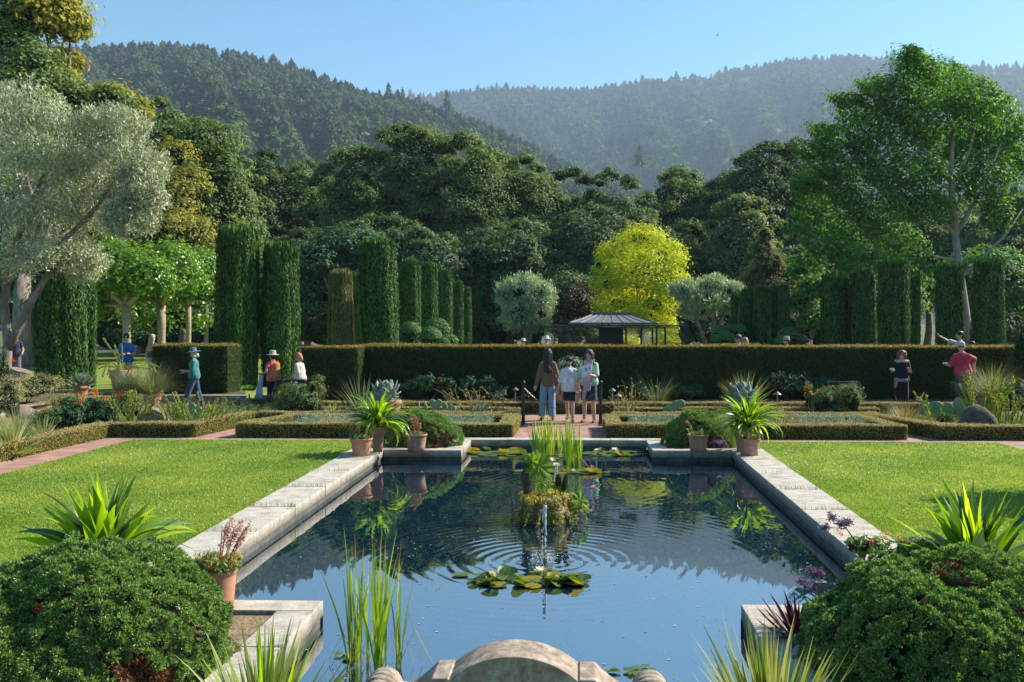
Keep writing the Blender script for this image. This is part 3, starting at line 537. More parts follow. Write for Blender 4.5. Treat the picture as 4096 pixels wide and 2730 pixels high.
# forest on the hills: layered conifers, every tier ragged
def conifer_proto(k, rg, tiers=8):
    V=[];F=[]
    n=0
    for t in range(tiers):
        z0=.12+.86*t/tiers; r=(.3*(1-(t/tiers)**1.5)+.02)*rg.uniform(.75,1.2); zt=min(1,z0+.2*(1.15-t/tiers*.5))
        m=7; a0=rg.uniform(0,6.28)
        top=len(V); V.append((rg.normal()*.008,rg.normal()*.008,zt))
        ring=[]
        for i in range(m*2):
            a=a0+PI*i/m; rr=r*(rg.uniform(.85,1.25) if i%2==0 else rg.uniform(.35,.6)); ring.append(len(V)); V.append((rr*math.cos(a),rr*math.sin(a),z0-(.05 if i%2==0 else -.03)*rg.uniform(.5,1.5)))
        for i in range(m*2): F.append((top,ring[i],ring[(i+1)%(2*m)]))
    return np.array(V),np.array(F)
def round_proto(k, rg):
    V=[];F=[]
    for b in range(7):
        c=np.array([rg.normal()*.17,rg.normal()*.17,.5+rg.normal()*.16]); r=rg.uniform(.16,.26); m=6; base=len(V)
        for j in range(4):
            th=PI*(j+.3)/4.2
            for i in range(m):
                a=2*PI*i/m+j*.5; q=r*rg.uniform(.75,1.2); V.append((c[0]+q*math.sin(th)*math.cos(a),c[1]+q*math.sin(th)*math.sin(a),c[2]+q*math.cos(th)))
        for j in range(3):
            for i in range(m):
                a,b_,c_,d_=base+j*m+i,base+j*m+(i+1)%m,base+(j+1)*m+(i+1)%m,base+(j+1)*m+i; F+=[(a,b_,c_),(a,c_,d_)]
    return np.array(V),np.array(F)
rg=np.random.default_rng(3)
CP=[conifer_proto(i,rg) for i in range(10)]; RP=[round_proto(i,rg) for i in range(6)]
def stamp(g,proto,loc,h,wid,rot,mi):
    V,F=proto; c,s=math.cos(rot),math.sin(rot)
    x=(V[:,0]*c-V[:,1]*s)*h*wid+loc[0]; y=(V[:,0]*s+V[:,1]*c)*h*wid+loc[1]; z=V[:,2]*h+loc[2]
    g.V.append(np.stack([x,y,z],1)); g.F.append((F+g.n,mi)); g.n+=len(V)
FM=[M['conifer'],M['hillleaf'],M['fir']]
for hi,(S,d0,d1,xa,xb) in enumerate(HILLS):
    g=G(); n=7500 if hi==0 else 9500
    for i in range(n):
        px=rg.uniform(xa,xb); v=rg.uniform(0,1.02)**(.8) if hi==0 else rg.uniform(.0,1.02)**.75
        p=hill_surface(S,d0,d1,px,v); d=d0+(d1-d0)*v
        q=math.sin(px*.017+v*9)*math.sin(px*.009-v*12+2)
        if math.sin(px*.023-v*17)*math.sin(px*.011+v*8+4)>.62 and rg.random()<.6 and hi==1: continue
        if q>.42 and rg.random()<.6:
            stamp(g,RP[rg.integers(6)],(p[0],p[1],p[2]-2),rg.uniform(6,11)*(1 if hi==0 else 1.9),1.5,rg.uniform(0,6),1)
        else:
            h=rg.uniform(7,16)*(.8+.35*v)*(1.0 if hi==0 else 1.9); stamp(g,CP[rg.integers(10)],(p[0],p[1],p[2]-h*.2),h,rg.uniform(1.1,1.9),rg.uniform(0,6),2 if rg.random()<.2 else 0)
    for i in range(420 if hi==0 else 520):     # the ridge line
        px=rg.uniform(xa,xb); p=hill_surface(S,d0,d1,px,1.0); h=rg.uniform(7,16)*(1.0 if hi==0 else 1.9)
        if rg.random()<.06: h*=1.5
        stamp(g,CP[rg.integers(10)],(p[0],p[1],p[2]-h*.3),h*1.1,rg.uniform(.85,1.5),rg.uniform(0,6),0)
    tag(g.build('forest',FM),'conifer forest covering the left hill' if hi==0 else 'hazy conifer forest covering the far right hill','forest',kind='stuff')
# single conifers that stand out on the slopes
LBL=['tallest dark conifer standing out on the saddle of the ridge','small dark conifer just right of the tallest one on the saddle','pointed conifer where the left ridge meets the far ridge','lone conifer rising above the right skyline','pale dead-looking conifer on the left slope','grey conifer low on the left slope above the oaks','broad grey conifer on the left slope beside the dead-looking one','dark conifer above the oak tops in the middle of the valley']
for k,(px,py,d,h,mi,v) in enumerate([(893,188,1000,24,0,0),(925,200,1000,20,0,0),(1027,205,990,22,0,0),(1668,148,2500,48,0,0),(420,440,420,22,2,0),(640,420,400,22,2,0),(500,360,520,26,2,0),(1470,330,900,24,0,0)]):
    zt=zat(py,d); g=G(); stamp(g,CP[k%10],(0,0,0),h,1.0,k,0); r=empty('conifer_tree',at(px,d,zt-h))
    g.build('crown',FM[mi],r); G().tube([(0,0,-6),(0,0,h*.5)],[h*.02,h*.008],6).build('trunk',M['bark'],r)
    tag(r,LBL[k],'tree','single conifers standing out on the hills')

# ------------------------------------------------------------------ terrace, lawns, paths, beds
def sheet(name,pts,z,mat,kind=True):
    g=G(); g.poly([(x,y,z) for x,y in pts],[tuple(range(len(pts)))]); o=g.build(name,mat)
    return struct(o) if kind else o
lawnm,nt=newmat('lawn_turf'); L_=nt.links; v=coords(nt,'world'); n1=noise(nt,v,.9,5); n2=noise(nt,v,9,6,.7); n3=noise(nt,v,90,3,.8)
mx=N(nt,'ShaderNodeMix',data_type='FLOAT'); mx.inputs[0].default_value=.5; L_.new(n1,mx.inputs[2]); L_.new(n2,mx.inputs[3])
cl=ramp(nt,mx.outputs[0],[(.32,(.1,.17,.025)),(.5,(.2,.27,.045)),(.6,(.32,.34,.09)),(.72,(.42,.38,.16))])
m2=N(nt,'ShaderNodeMix',data_type='RGBA',blend_type='MULTIPLY'); m2.inputs[0].default_value=.8; L_.new(cl,m2.inputs[6]); L_.new(ramp(nt,n3,[(.3,(.55,.6,.5)),(.7,(1.3,1.3,1.2))]),m2.inputs[7])
p=N(nt,'ShaderNodeBsdfPrincipled',Roughness=.85); p.inputs['Specular IOR Level'].default_value=.2; L_.new(m2.outputs[2],p.inputs['Base Color'])
b=nt.nodes.new('ShaderNodeBump'); b.inputs['Strength'].default_value=.9; b.inputs['Distance'].default_value=.03; L_.new(n3,b.inputs['Height']); L_.new(b.outputs[0],p.inputs['Normal'])
o_=nt.nodes.new('ShaderNodeOutputMaterial'); L_.new(p.outputs[0],o_.inputs[0])
brick=brickmat('path_brick',(.34,.17,.13),(.42,.25,.2),(.22,.17,.14),rot=0)
brickw=brickmat('wall_brick',(.1,.065,.055),(.16,.1,.085),(.2,.18,.16),vertical=True,bw=.2,bh=.07)
sheet('path',[(-9.6,4),(-8.66,4),(-8.66,18.05),(7.95,18.05),(7.95,4),(10.5,4),(10.5,18.6),(14,18.6),(14,24.75),(-9.2,24.75),(-9.2,18.6),(-9.6,18.6)],0.0,brick)
lawn_l=sheet('lawn',[(-8.66,2),(-4.06,2),(-4.06,18.05),(-8.66,18.05)],.012,lawnm)
lawn_r=sheet('lawn',[(3.28,2),(7.95,2),(7.95,18.05),(3.28,18.05)],.012,lawnm)
sheet('lawn',[(-2.6,2),(2,2),(2,5.0),(-2.6,5.0)],.008,lawnm)
sheet('soil',[(-9.6,8),(-9.6,18.55),(-7.7,18.55),(-7.4,20.9),(-7.4,25.8),(-13.4,25.8),(-13.4,8)],.016,M['soil'])
sheet('soil',[(7.1,18.55),(16,18.55),(16,23.3),(7.4,23.3),(6.4,20.8)],.016,M['soil'])
for (a,b_) in ((-6.7,-1.4),(.65,6.3)):
    sheet('soil',[(a,18.55),(b_,18.55),(b_,22.0),(a,22.0)],.014,M['soil'])
# planting squares inside the corners of the pool
for (a,b_,c_,d_) in ((-4.02,-2.36,5.2,7.3),(1.6,3.24,5.2,7.3),(-4.02,-2.36,16.9,18.0),(1.6,3.24,16.9,18.0)):
    sheet('soil',[(a,c_),(b_,c_),(b_,d_),(a,d_)],-.005,M['mulch'])
# raised terrace
sheet('terrace',[(-60,8),(-13.4,8),(-13.4,25.9),(-9,25.9),(-9,24.75),(60,24.75),(60,80),(-60,80)],TZ,surf('terrace_ground',[(.05,.045,.025),(.1,.085,.045),(.1,.12,.04)],3,.95,.5,space='world',bscale=20))
sheet('lawn',[(-40,27.4),(-13.2,27.4),(-13.2,27.0),(-10.2,28.4),(-9,25.2),(-5.9,25.2),(-5.9,60),(-40,60)],TZ+.005,lawnm)
sheet('lawn',[(-5,34),(10,34),(10,64),(-5,64)],TZ+.006,lawnm)
def wall(name,pts,h,th,mat,label,z=0,cap=None):
    r=G()
    for (x0,y0),(x1,y1) in zip(pts[:-1],pts[1:]):
        d=np.array([x1-x0,y1-y0]); l=np.linalg.norm(d); d/=l; n=np.array([-d[1],d[0]])*th/2
        q=[(x0-n[0],y0-n[1]),(x1-n[0],y1-n[1]),(x1+n[0],y1+n[1]),(x0+n[0],y0+n[1])]
        r.poly([(a,b,z) for a,b in q]+[(a,b,h) for a,b in q],[(0,3,2,1),(4,5,6,7),(0,1,5,4),(1,2,6,5),(2,3,7,6),(3,0,4,7)])
    return tag(r.build(name,mat),label,'wall')
wall('brick_wall',[(-5.7,24.7),(20,24.7)],.245,.12,brickw,'low dark brick retaining wall along the foot of the long hedge')
wall('stone_wall',[(-13.5,12),(-13.45,18),(-13.5,21),(-13.7,23.2),(-13.3,25.0),(-12.2,26.0),(-9.2,26.0)],.25,.3,M['stoneo'],'low stone retaining wall behind the left flower bed')
wall('stone_block',[(-8.75,25.3),(-7.95,25.3)],.32,.35,M['stoneo'],'low masonry block beside the end of the left hedge').__setitem__('category','block')
g=G()
for k in range(2): g.box((-7.9,24.85+.35*k,0),(-6.9,25.2+.35*k,.11*(k+1)))
struct(g.build('step',M['rockd']))

# ------------------------------------------------------------------ pool
c0=-.39; TOPZ=.03
g=G(); rgc=np.random.default_rng(8)
def slab(x0,x1,y0,y1,axis,n):
    """run of coping slabs with open joints, undercut below"""
    for i in range(n):
        j=.004
        if axis=='y':
            a=y0+(y1-y0)*i/n+j; b=y0+(y1-y0)*(i+1)/n-j; e=rgc.normal(size=2)*.006
            g.box((x0+e[0]*.4,a,-.10),(x1+e[0]*.4,b,TOPZ+e[1]*.5))
        else:
            a=x0+(x1-x0)*i/n+j; b=x0+(x1-x0)*(i+1)/n-j; e=rgc.normal(size=2)*.006
            g.box((a,y0+e[0]*.4,-.10),(b,y1+e[0]*.4,TOPZ+e[1]*.5))
A,Bm=-3.48,2.70; Cn,Dn=-2.08,1.30; yn,yf=7.60,16.60; ye,yk=18.05,5.70
slab(A-.58,A,yn-.27,yf+.33,'y',7); slab(Bm,Bm+.58,yn-.27,yf+.33,'y',7)
slab(A,Cn,yf,yf+.31,'x',2); slab(Dn,Bm,yf,yf+.31,'x',2)
slab(A,Cn,yn-.27,yn,'x',1); slab(Dn,Bm,yn-.27,yn,'x',1)
slab(Cn-.3,Cn,yf+.32,ye,'y',1); slab(Dn,Dn+.3,yf+.32,ye,'y',1)
slab(Cn-.3,Dn+.3,ye,ye+.34,'x',4)
slab(Cn-.3,Cn,yk,yn-.28,'y',2); slab(Dn,Dn+.3,yk,yn-.28,'y',2)
slab(Cn-.3,Dn+.3,yk-.6,yk,'x',4)
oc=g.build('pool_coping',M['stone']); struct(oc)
bv=oc.modifiers.new('edge','BEVEL'); bv.width=.007; bv.segments=2
# basin wall under the coping
g=G()
W=[(A,yn),(A,yf),(Cn,yf),(Cn,ye),(Dn,ye),(Dn,yf),(Bm,yf),(Bm,yn),(Dn,yn),(Dn,yk),(Cn,yk),(Cn,yn)]
for i in range(len(W)):
    (x0,y0),(x1,y1)=W[i],W[(i+1)%len(W)]
    o=np.array([-(y1-y0),x1-x0],float); o/=np.linalg.norm(o); o*=.02
    g.poly([(x0+o[0],y0+o[1],-.6),(x1+o[0],y1+o[1],-.6),(x1+o[0],y1+o[1],-.085),(x0+o[0],y0+o[1],-.085)],[(0,1,2,3)])
struct(g.build('pool_wall',surf('wet_stone',[(.03,.035,.03),(.08,.085,.075),(.16,.16,.14)],5,.6,.4,bscale=18)))
# water surface: real ripples spreading from the jets
WZ=-.17
JET=[(-.345,9.7),(-.33,14.3),(-.30,17.3)]
xs=np.arange(-3.7,2.95,.024); ys=np.concatenate([np.arange(5.6,12,.022),np.arange(12,18.2,.03)])
Xg,Yg=np.meshgrid(xs,ys); Z=np.zeros_like(Xg)
for (jx,jy),amp,lam,dec in zip(JET[:2],(.0013,.0012),(.145,.16),(1.45,1.1)):
    r=np.hypot(Xg-jx,Yg-jy)
    Z+=amp*np.sin(2*PI*r/lam)*np.exp(-r/dec)*(1-np.exp(-(r/.15)**2))*(.6+.3*np.sin(np.arctan2(Yg-jy,Xg-jx)*5+r*2)+.25*np.sin(Xg*7+Yg*3)*np.sin(Yg*9-Xg*4))
ph=np.random.default_rng(4).uniform(0,6.28,12)
sm=np.zeros_like(Z)
for k in range(12):
    a=k*2.4; l=.12+.07*k; sm+=np.sin((Xg*math.cos(a)+Yg*math.sin(a))*2*PI/l+ph[k]+1.5*np.sin(Xg*1.3+k))*l
env=np.clip((Yg-8.6)/3.0,0.05,1)
Z+=sm*.00016*env+WZ
nx,ny=len(xs),len(ys); idx=np.arange(nx*ny).reshape(ny,nx)
F=np.stack([idx[:-1,:-1],idx[:-1,1:],idx[1:,1:],idx[1:,:-1]],-1).reshape(-1,4)
g=G(); g.V.append(np.stack([Xg,Yg,Z],-1).reshape(-1,3)); g.F.append((F,0)); g.n=nx*ny
wm,nt=newmat('pool_water'); p=N(nt,'ShaderNodeBsdfPrincipled',Roughness=.015); p.inputs['Base Color'].default_value=(.001,.013,.03,1); p.inputs['IOR'].default_value=WIOR
o_=nt.nodes.new('ShaderNodeOutputMaterial'); nt.links.new(p.outputs[0],o_.inputs[0])
struct(g.build('water',wm,smooth=True))
# bits floating on the water
g=G(); rg=np.random.default_rng(21); n=3600
px=rg.uniform(Cn,Dn,n); py=rg.uniform(6.2,12,n); k=rg.random(n)<.6; px[k]=rg.uniform(A,Bm,k.sum()); py[k]=rg.uniform(7.7,16,k.sum())
pos=np.stack([px,py,np.full(n,WZ+.004)],1); sz=rg.choice([.009,.014,.03],n,p=[.62,.33,.05])
leaves(g,pos,np.tile([0,0,1.],(n,1)),sz,sz*.6)
g2=leafmat('floating_specks',[(.12,.18,.14),(.25,.3,.22),(.45,.45,.38)],0,nscale=5); tag(g.build('floating_debris',g2),'tiny leaves and specks floating on the dark water','floating leaves',kind='stuff')

# ------------------------------------------------------------------ lawn blades and clover
def blades(n,poly,z,h,name,dens_pow=1.7):
    rg=np.random.default_rng(len(name)+n); x0,x1,y0,y1=poly
    u=rg.random(n); y=(y0**(1-dens_pow)+u*(y1**(1-dens_pow)-y0**(1-dens_pow)))**(1/(1-dens_pow)); x=rg.uniform(x0,x1,n)
    a=rg.uniform(0,2*PI,n); hh=h*rg.uniform(.5,1.4,n); w=.0045*np.sqrt(y/6)*rg.uniform(.7,1.4,n)
    ln=rg.normal(size=(n,2))*.45*hh[:,None]
    b=np.stack([x,y,np.full(n,z)],1); s=np.stack([np.cos(a)*w,np.sin(a)*w,0*a],1); t=b+np.stack([ln[:,0],ln[:,1],hh],1)
    g=G(); g.faces_arr(np.stack([b-s,b+s,t],1),3); return g
def clover(n,poly,z):
    rg=np.random.default_rng(n); x0,x1,y0,y1=poly; x=rg.uniform(x0,x1,n); y=rg.uniform(y0,y1,n)
    k=np.sin(x*1.3+y*.6)+np.sin(x*.5-y*.9+1)+rg.normal(size=n)*.7>.1; x,y=x[k],y[k]; m=len(x)
    g=G(); g2=np.repeat(np.stack([x,y,np.full(m,z+.035)],1),3,axis=0)+rg.normal(size=(m*3,3))*.003
    leaves(g,g2,unit(m*3,rg),.012,.011,rg); return g
PL=(-8.66,-4.07,6.0,18.0); PR=(3.29,7.95,6.0,18.0)
tag(blades(230000,PL,.01,.022,'a').build('grass',M['grassb']),'short bright green turf of the left lawn','grass',kind='stuff')
tag(blades(230000,PR,.01,.022,'ab').build('grass',M['grassb']),'short turf of the right lawn','grass',kind='stuff')
tag(clover(900,PL,.01).build('clover',M['clover']),'tiny white clover flowers in the left lawn','clover',kind='stuff')
tag(clover(3800,PR,.01).build('clover',M['clover']),'tiny white clover flowers dotted over the right lawn','clover',kind='stuff')
# tufts in the coping joints
g=G(); rg=np.random.default_rng(2)
for s_,xa,xb in ((0,A-.58,A),(1,Bm,Bm+.58)):
    for i in range(1,7):
        yy=yn-.27+(yf+.33-yn+.27)*i/7; n=160 if i in (1,3,4) else 60
        x=rg.uniform(xa,xb,n); b=np.stack([x,yy+rg.normal(size=n)*.008,np.full(n,.0)],1); h=rg.uniform(.035,.085,n)*(rg.random(n)<.5)+.033
        t=b+np.stack([rg.normal(size=n)*.02,rg.normal(size=n)*.02,h],1); sd_=np.array([.003,.001,0]); g.faces_arr(np.stack([b-sd_,b+sd_,t],1),3)
tag(g.build('grass',M['grassb']),'small grass tufts in the joints of the stone coping','grass',kind='stuff')

# ------------------------------------------------------------------ clipped hedges
def seg_box(p0,p1,w,z0,z1,e0=0,e1=0):
    d=np.array(p1,float)-np.array(p0,float); l=np.linalg.norm(d); d/=l; n=np.array([-d[1],d[0]])
    a=np.array(p0)-d*e0; b=np.array(p1)+d*e1
    return a,b,d,n,w,z0,z1
def hedge(name,pts,w,z0,z1,mats,label,cat,group,nper,L,W,closed=False,wob=.012,topfrac=1.0,seed=0,parent_parts=False):
    rg=np.random.default_rng(seed+int(abs(pts[0][0])*97)); g=G(); core=G()
    P=list(pts)+([pts[0]] if closed else [])
    for i,(p0,p1) in enumerate(zip(P[:-1],P[1:])):
        ext=w/2 if (closed or (i<len(P)-2)) else 0
        a,b,d,n,_,_,_=seg_box(p0,p1,w,z0,z1,(w/2 if (closed) else 0),ext)
        l=np.linalg.norm(b-a); k=w/2-(.06 if w>.9 else .02)
        q=[a-n*k,b-n*k,b+n*k,a+n*k]; off=.001*i
        core.poly([(x,y,z0) for x,y in q]+[(x,y,z1-.02-off) for x,y in q],[(0,3,2,1),(4,5,6,7),(0,1,5,4),(1,2,6,5),(2,3,7,6),(3,0,4,7)],0)
        for side,(area) in (('t',l*w),('l',l*(z1-z0)),('r',l*(z1-z0)),('e',w*(z1-z0)),('s',w*(z1-z0))):
            m=int(area*nper*(1.2 if side=='t' else 1)); 
            if m<1: continue
            u=rg.random(m)*l; vv=rg.random(m)
            if side=='t': pos=a+np.outer(u,d)+np.outer((vv-.5)*w,n); z=np.full(m,z1); nr=np.tile([0,0,1.],(m,1))
            elif side in 'lr':
                s=1 if side=='l' else -1; pos=a+np.outer(u,d)+n*w/2*s; z=z0+vv*(z1-z0); nr=np.tile([n[0]*s,n[1]*s,0],(m,1))
            else:
                s=-1 if side=='e' else 1; pos=(a if side=='e' else b)+np.outer((rg.random(m)-.5)*w,n); z=z0+vv*(z1-z0); nr=np.tile([d[0]*s,d[1]*s,0],(m,1))
            pos=np.column_stack([pos,z]); wv=np.sin(pos[:,0]*3.1+pos[:,2]*5+seed)*np.sin(pos[:,1]*2.7+1)*wob+rg.normal(size=m)*wob*.9
            if w>.9: wv=wv+.03*np.sin(pos[:,0]*.8+seed)*np.sin(pos[:,2]*2.1+pos[:,0]*.35)-(rg.random(m)<.5)*rg.random(m)*.05
            pos=pos+nr*wv[:,None]
            nn=norm(nr+rg.normal(size=(m,3))*.75)
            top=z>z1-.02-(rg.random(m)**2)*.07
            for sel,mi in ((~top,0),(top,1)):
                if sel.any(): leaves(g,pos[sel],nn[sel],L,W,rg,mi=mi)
    r=empty(name,(float(pts[0][0]),float(pts[0][1]),z0))
    for q in core.V+g.V: q-=np.array([pts[0][0],pts[0][1],z0])
    ms=[M[x] for x in mats]
    core.build('dark_core',M['inner'],r); g.build('foliage',ms,r)  # solid core behind the leaves, inner shade painted into its tone
    return tag(r,label,cat,group)
# tall yew hedges
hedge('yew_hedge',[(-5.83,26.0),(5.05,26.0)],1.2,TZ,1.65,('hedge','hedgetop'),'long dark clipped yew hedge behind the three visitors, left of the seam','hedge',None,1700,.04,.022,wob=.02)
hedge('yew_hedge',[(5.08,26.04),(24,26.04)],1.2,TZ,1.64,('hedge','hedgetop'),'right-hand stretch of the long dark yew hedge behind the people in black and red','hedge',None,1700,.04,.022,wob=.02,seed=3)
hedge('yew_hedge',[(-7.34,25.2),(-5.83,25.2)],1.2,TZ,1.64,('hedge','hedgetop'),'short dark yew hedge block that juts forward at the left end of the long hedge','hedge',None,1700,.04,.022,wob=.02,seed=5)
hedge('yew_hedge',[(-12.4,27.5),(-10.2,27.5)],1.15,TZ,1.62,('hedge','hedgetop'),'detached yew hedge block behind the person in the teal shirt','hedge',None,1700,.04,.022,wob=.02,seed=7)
# low box hedges
GB='low box hedges edging the beds'
H=.28
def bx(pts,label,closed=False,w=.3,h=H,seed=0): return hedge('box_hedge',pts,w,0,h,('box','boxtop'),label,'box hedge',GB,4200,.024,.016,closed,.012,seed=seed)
bx([(-9.68,10.0),(-9.6,15.4),(-9.5,18.62),(-7.78,18.62),(-7.4,21.0)],'low box hedge edging the left flower bed, running beside the brick path',seed=1)
bx([(-6.66,18.64),(-1.45,18.64),(-1.45,20.4),(-6.3,20.4)],'low box hedge loop left of the central path, nearest the pool',True,seed=2)
bx([(.7,18.64),(6.25,18.64),(6.05,20.4),(.7,20.4)],'low box hedge loop right of the central path, nearest the pool',True,seed=3)
bx([(-7.2,21.0),(-1.5,21.0),(-1.5,22.1)],'second row box hedge left of the central path, behind the first loop',seed=4,w=.26)
bx([(.75,21.0),(6.6,21.0)],'second row box hedge right of the central path, behind the first loop',seed=5,w=.26)
bx([(-7.0,22.2),(-1.6,22.2)],'third row box hedge behind the heart shaped cactus, left of the path',seed=6,w=.26)
bx([(.85,22.2),(7.0,22.2)],'third row box hedge behind the twiggy plants, right of the path',seed=7,w=.26)
bx([(-7.6,23.6),(9.5,23.6)],'shaded low box hedge along the foot of the brick wall behind the three visitors',seed=8,w=.3)
bx([(6.42,20.9),(7.15,18.62),(13.5,18.62)],'low box hedge edging the right rock bed',seed=9)
# ------------------------------------------------------------------ trees
def lobe(g, c, r, n, L, W, rg, clump=34, up=.5, mi=0, tight=.17, low=-.45, wind=None):
    c=np.array(c,float); r=np.array(r,float); nc=max(4,n//clump)
    d=unit(nc*3,rg); d=d[d[:,2]>low][:nc]; nc=len(d)
    cc=c+d*r*rg.uniform(.68,1.0,(nc,1)); cr=tight*r.mean()*rg.uniform(.7,1.4,(nc,1))
    k=np.repeat(np.arange(nc),clump)
    off=rg.normal(size=(len(k),3))*cr[k]*np.array([1,1,.62])
    if wind is not None: off=off*.75+np.outer(rg.normal(size=len(k)),wind)*cr[k]*2.0
    pos=cc[k]+off
    nn=norm(d[k]*.8+norm(off)*.7+unit(len(k),rg)*.7+np.array([0,0,up]))
    leaves(g,pos,nn,L,W,rg,mi=mi,fold=.15)
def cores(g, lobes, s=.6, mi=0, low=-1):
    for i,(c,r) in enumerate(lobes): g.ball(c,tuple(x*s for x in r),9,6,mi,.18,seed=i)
def limbs(g, base, lobes, r0, rg, top=None, mi=0, k=8, fork=.35):
    base=np.array(base,float); top=np.array(top if top is not None else np.mean([l[0] for l in lobes],0)); 
    mid=base+(top-base)*fork; mid+=np.array([rg.normal()*.2,rg.normal()*.2,0])*r0*2
    g.tube([base-np.array([0,0,.1]),base+(mid-base)*.08,base+(mid-base)*.5+rg.normal(size=3)*r0*.3,mid],[r0*1.35,r0,r0*.85,r0*.7],9,mi)
    idx=rg.permutation(len(lobes))[:k]
    for i in idx:
        e=np.array(lobes[i][0]); m2=mid+(e-mid)*.5+np.array([rg.normal(),rg.normal(),.8])*r0*1.2
        g.tube([mid,mid+(m2-mid)*.5+rg.normal(size=3)*r0*.3,m2,e],[r0*.5,r0*.4,r0*.3,r0*.08],6,mi)
def tree(name, lobes, base, r0, mat, barkm, n, L, W, label, cat='tree', group=None, seed=0, core=.6, up=.5, tight=.17, clump=34, low=-.45, mats2=None, limbk=8, fork=.35, top=None, wind=None, dome=False):
    rg=np.random.default_rng(seed+17); root=empty(name,base)
    b=np.array(base,float); LB=[(np.array(c)-b,r) for c,r in lobes]
    g=G(); tot=sum(r[0]*r[2] for _,r in LB)
    for i,(c,r) in enumerate(LB):
        mi=0
        if mats2 and rg.random()<mats2[1]: mi=1
        lobe(g,c,r,max(60,int(n*r[0]*r[2]/tot)),L,W,rg,clump,up,mi,tight,low,wind)
    ms=[M[mat]]+([M[mats2[0]]] if mats2 else [])
    if core: cores(g,LB,core,len(ms)); ms.append(M['inner'])
    if dome: c_=np.mean([c for c,_ in LB],0); e=np.std([c for c,_ in LB],0); q_=np.array((c_[0],c_[1]+e[1]*.3,c_[2]-e[2]*.2)); rr=np.array((e[0]*1.5,e[1]*1.0+.8,e[2]*1.6)); g.ball(q_,tuple(rr*.93),16,10,len(ms)-1,.1,seed=seed); lobe(g,q_,rr*1.03,int(n*.45),L,W,rg,10,up,0,.14,-.6)
    g.build('crown',ms,root)
    t=G(); limbs(t,(0,0,0),LB,r0,rg,top=None if top is None else np.array(top)-b,k=limbk,fork=fork); t.build('trunk',M[barkm],root,smooth=True)
    return tag(root,label,cat,group)
def plobes(pts, d, thick=.8, dj=1.5, seed=0):
    """(px,py,rx,ry[,dd]) ellipses seen at distance d -> lobes in space"""
    rg=np.random.default_rng(seed); out=[]
    for q in pts:
        dd=d+(q[4] if len(q)>4 else rg.uniform(-dj,dj)); s=dd/FP
        out.append((at(q[0],dd,zat(q[1],dd)),(q[2]*s,q[2]*s*thick,q[3]*s)))
    return out
def auto_dome(px, top, w, bot, d, seed, k=46):
    """crown built on one broad dome so that its tufted boughs join up"""
    rg=np.random.default_rng(seed); bot=max(bot,765); h=bot-top; s=d/FP; cx,cy=px,top+h*.52; out=[]; sk=rg.normal()*.12
    for i in range(k):
        if i<9: th=PI*(.08+.84*i/8)+rg.normal()*.05; y_=rg.uniform(-.2,.35)
        else: th=rg.uniform(-.15,PI+.15); y_=-rg.uniform(.2,1.0)
        c=math.sqrt(max(0,1-y_*y_*.8)) if i>=9 else 1
        q=rg.uniform(.45,1) if i>=9 else 1
        bump=1+.13*math.sin(th*3+seed)+.07*math.sin(th*7+seed*2)
        rx=w/2*rg.uniform(.2,.34); ry=rx*rg.uniform(.55,.85)
        x=cx+math.cos(th)*(w/2-rx*.5)*c*q*bump+sk*w*math.sin(th)*.5; y=cy-math.sin(th)*(h*.52-ry)*c*q*(.93+.07*math.sin(seed+i)); y=max(y,top+ry*.8)
        if i>=9 and rg.random()<.3: y=cy+rg.uniform(0,.42)*h
        out.append((x,y,rx,ry,y_*w/2*s*.9))
    return plobes(out,d)
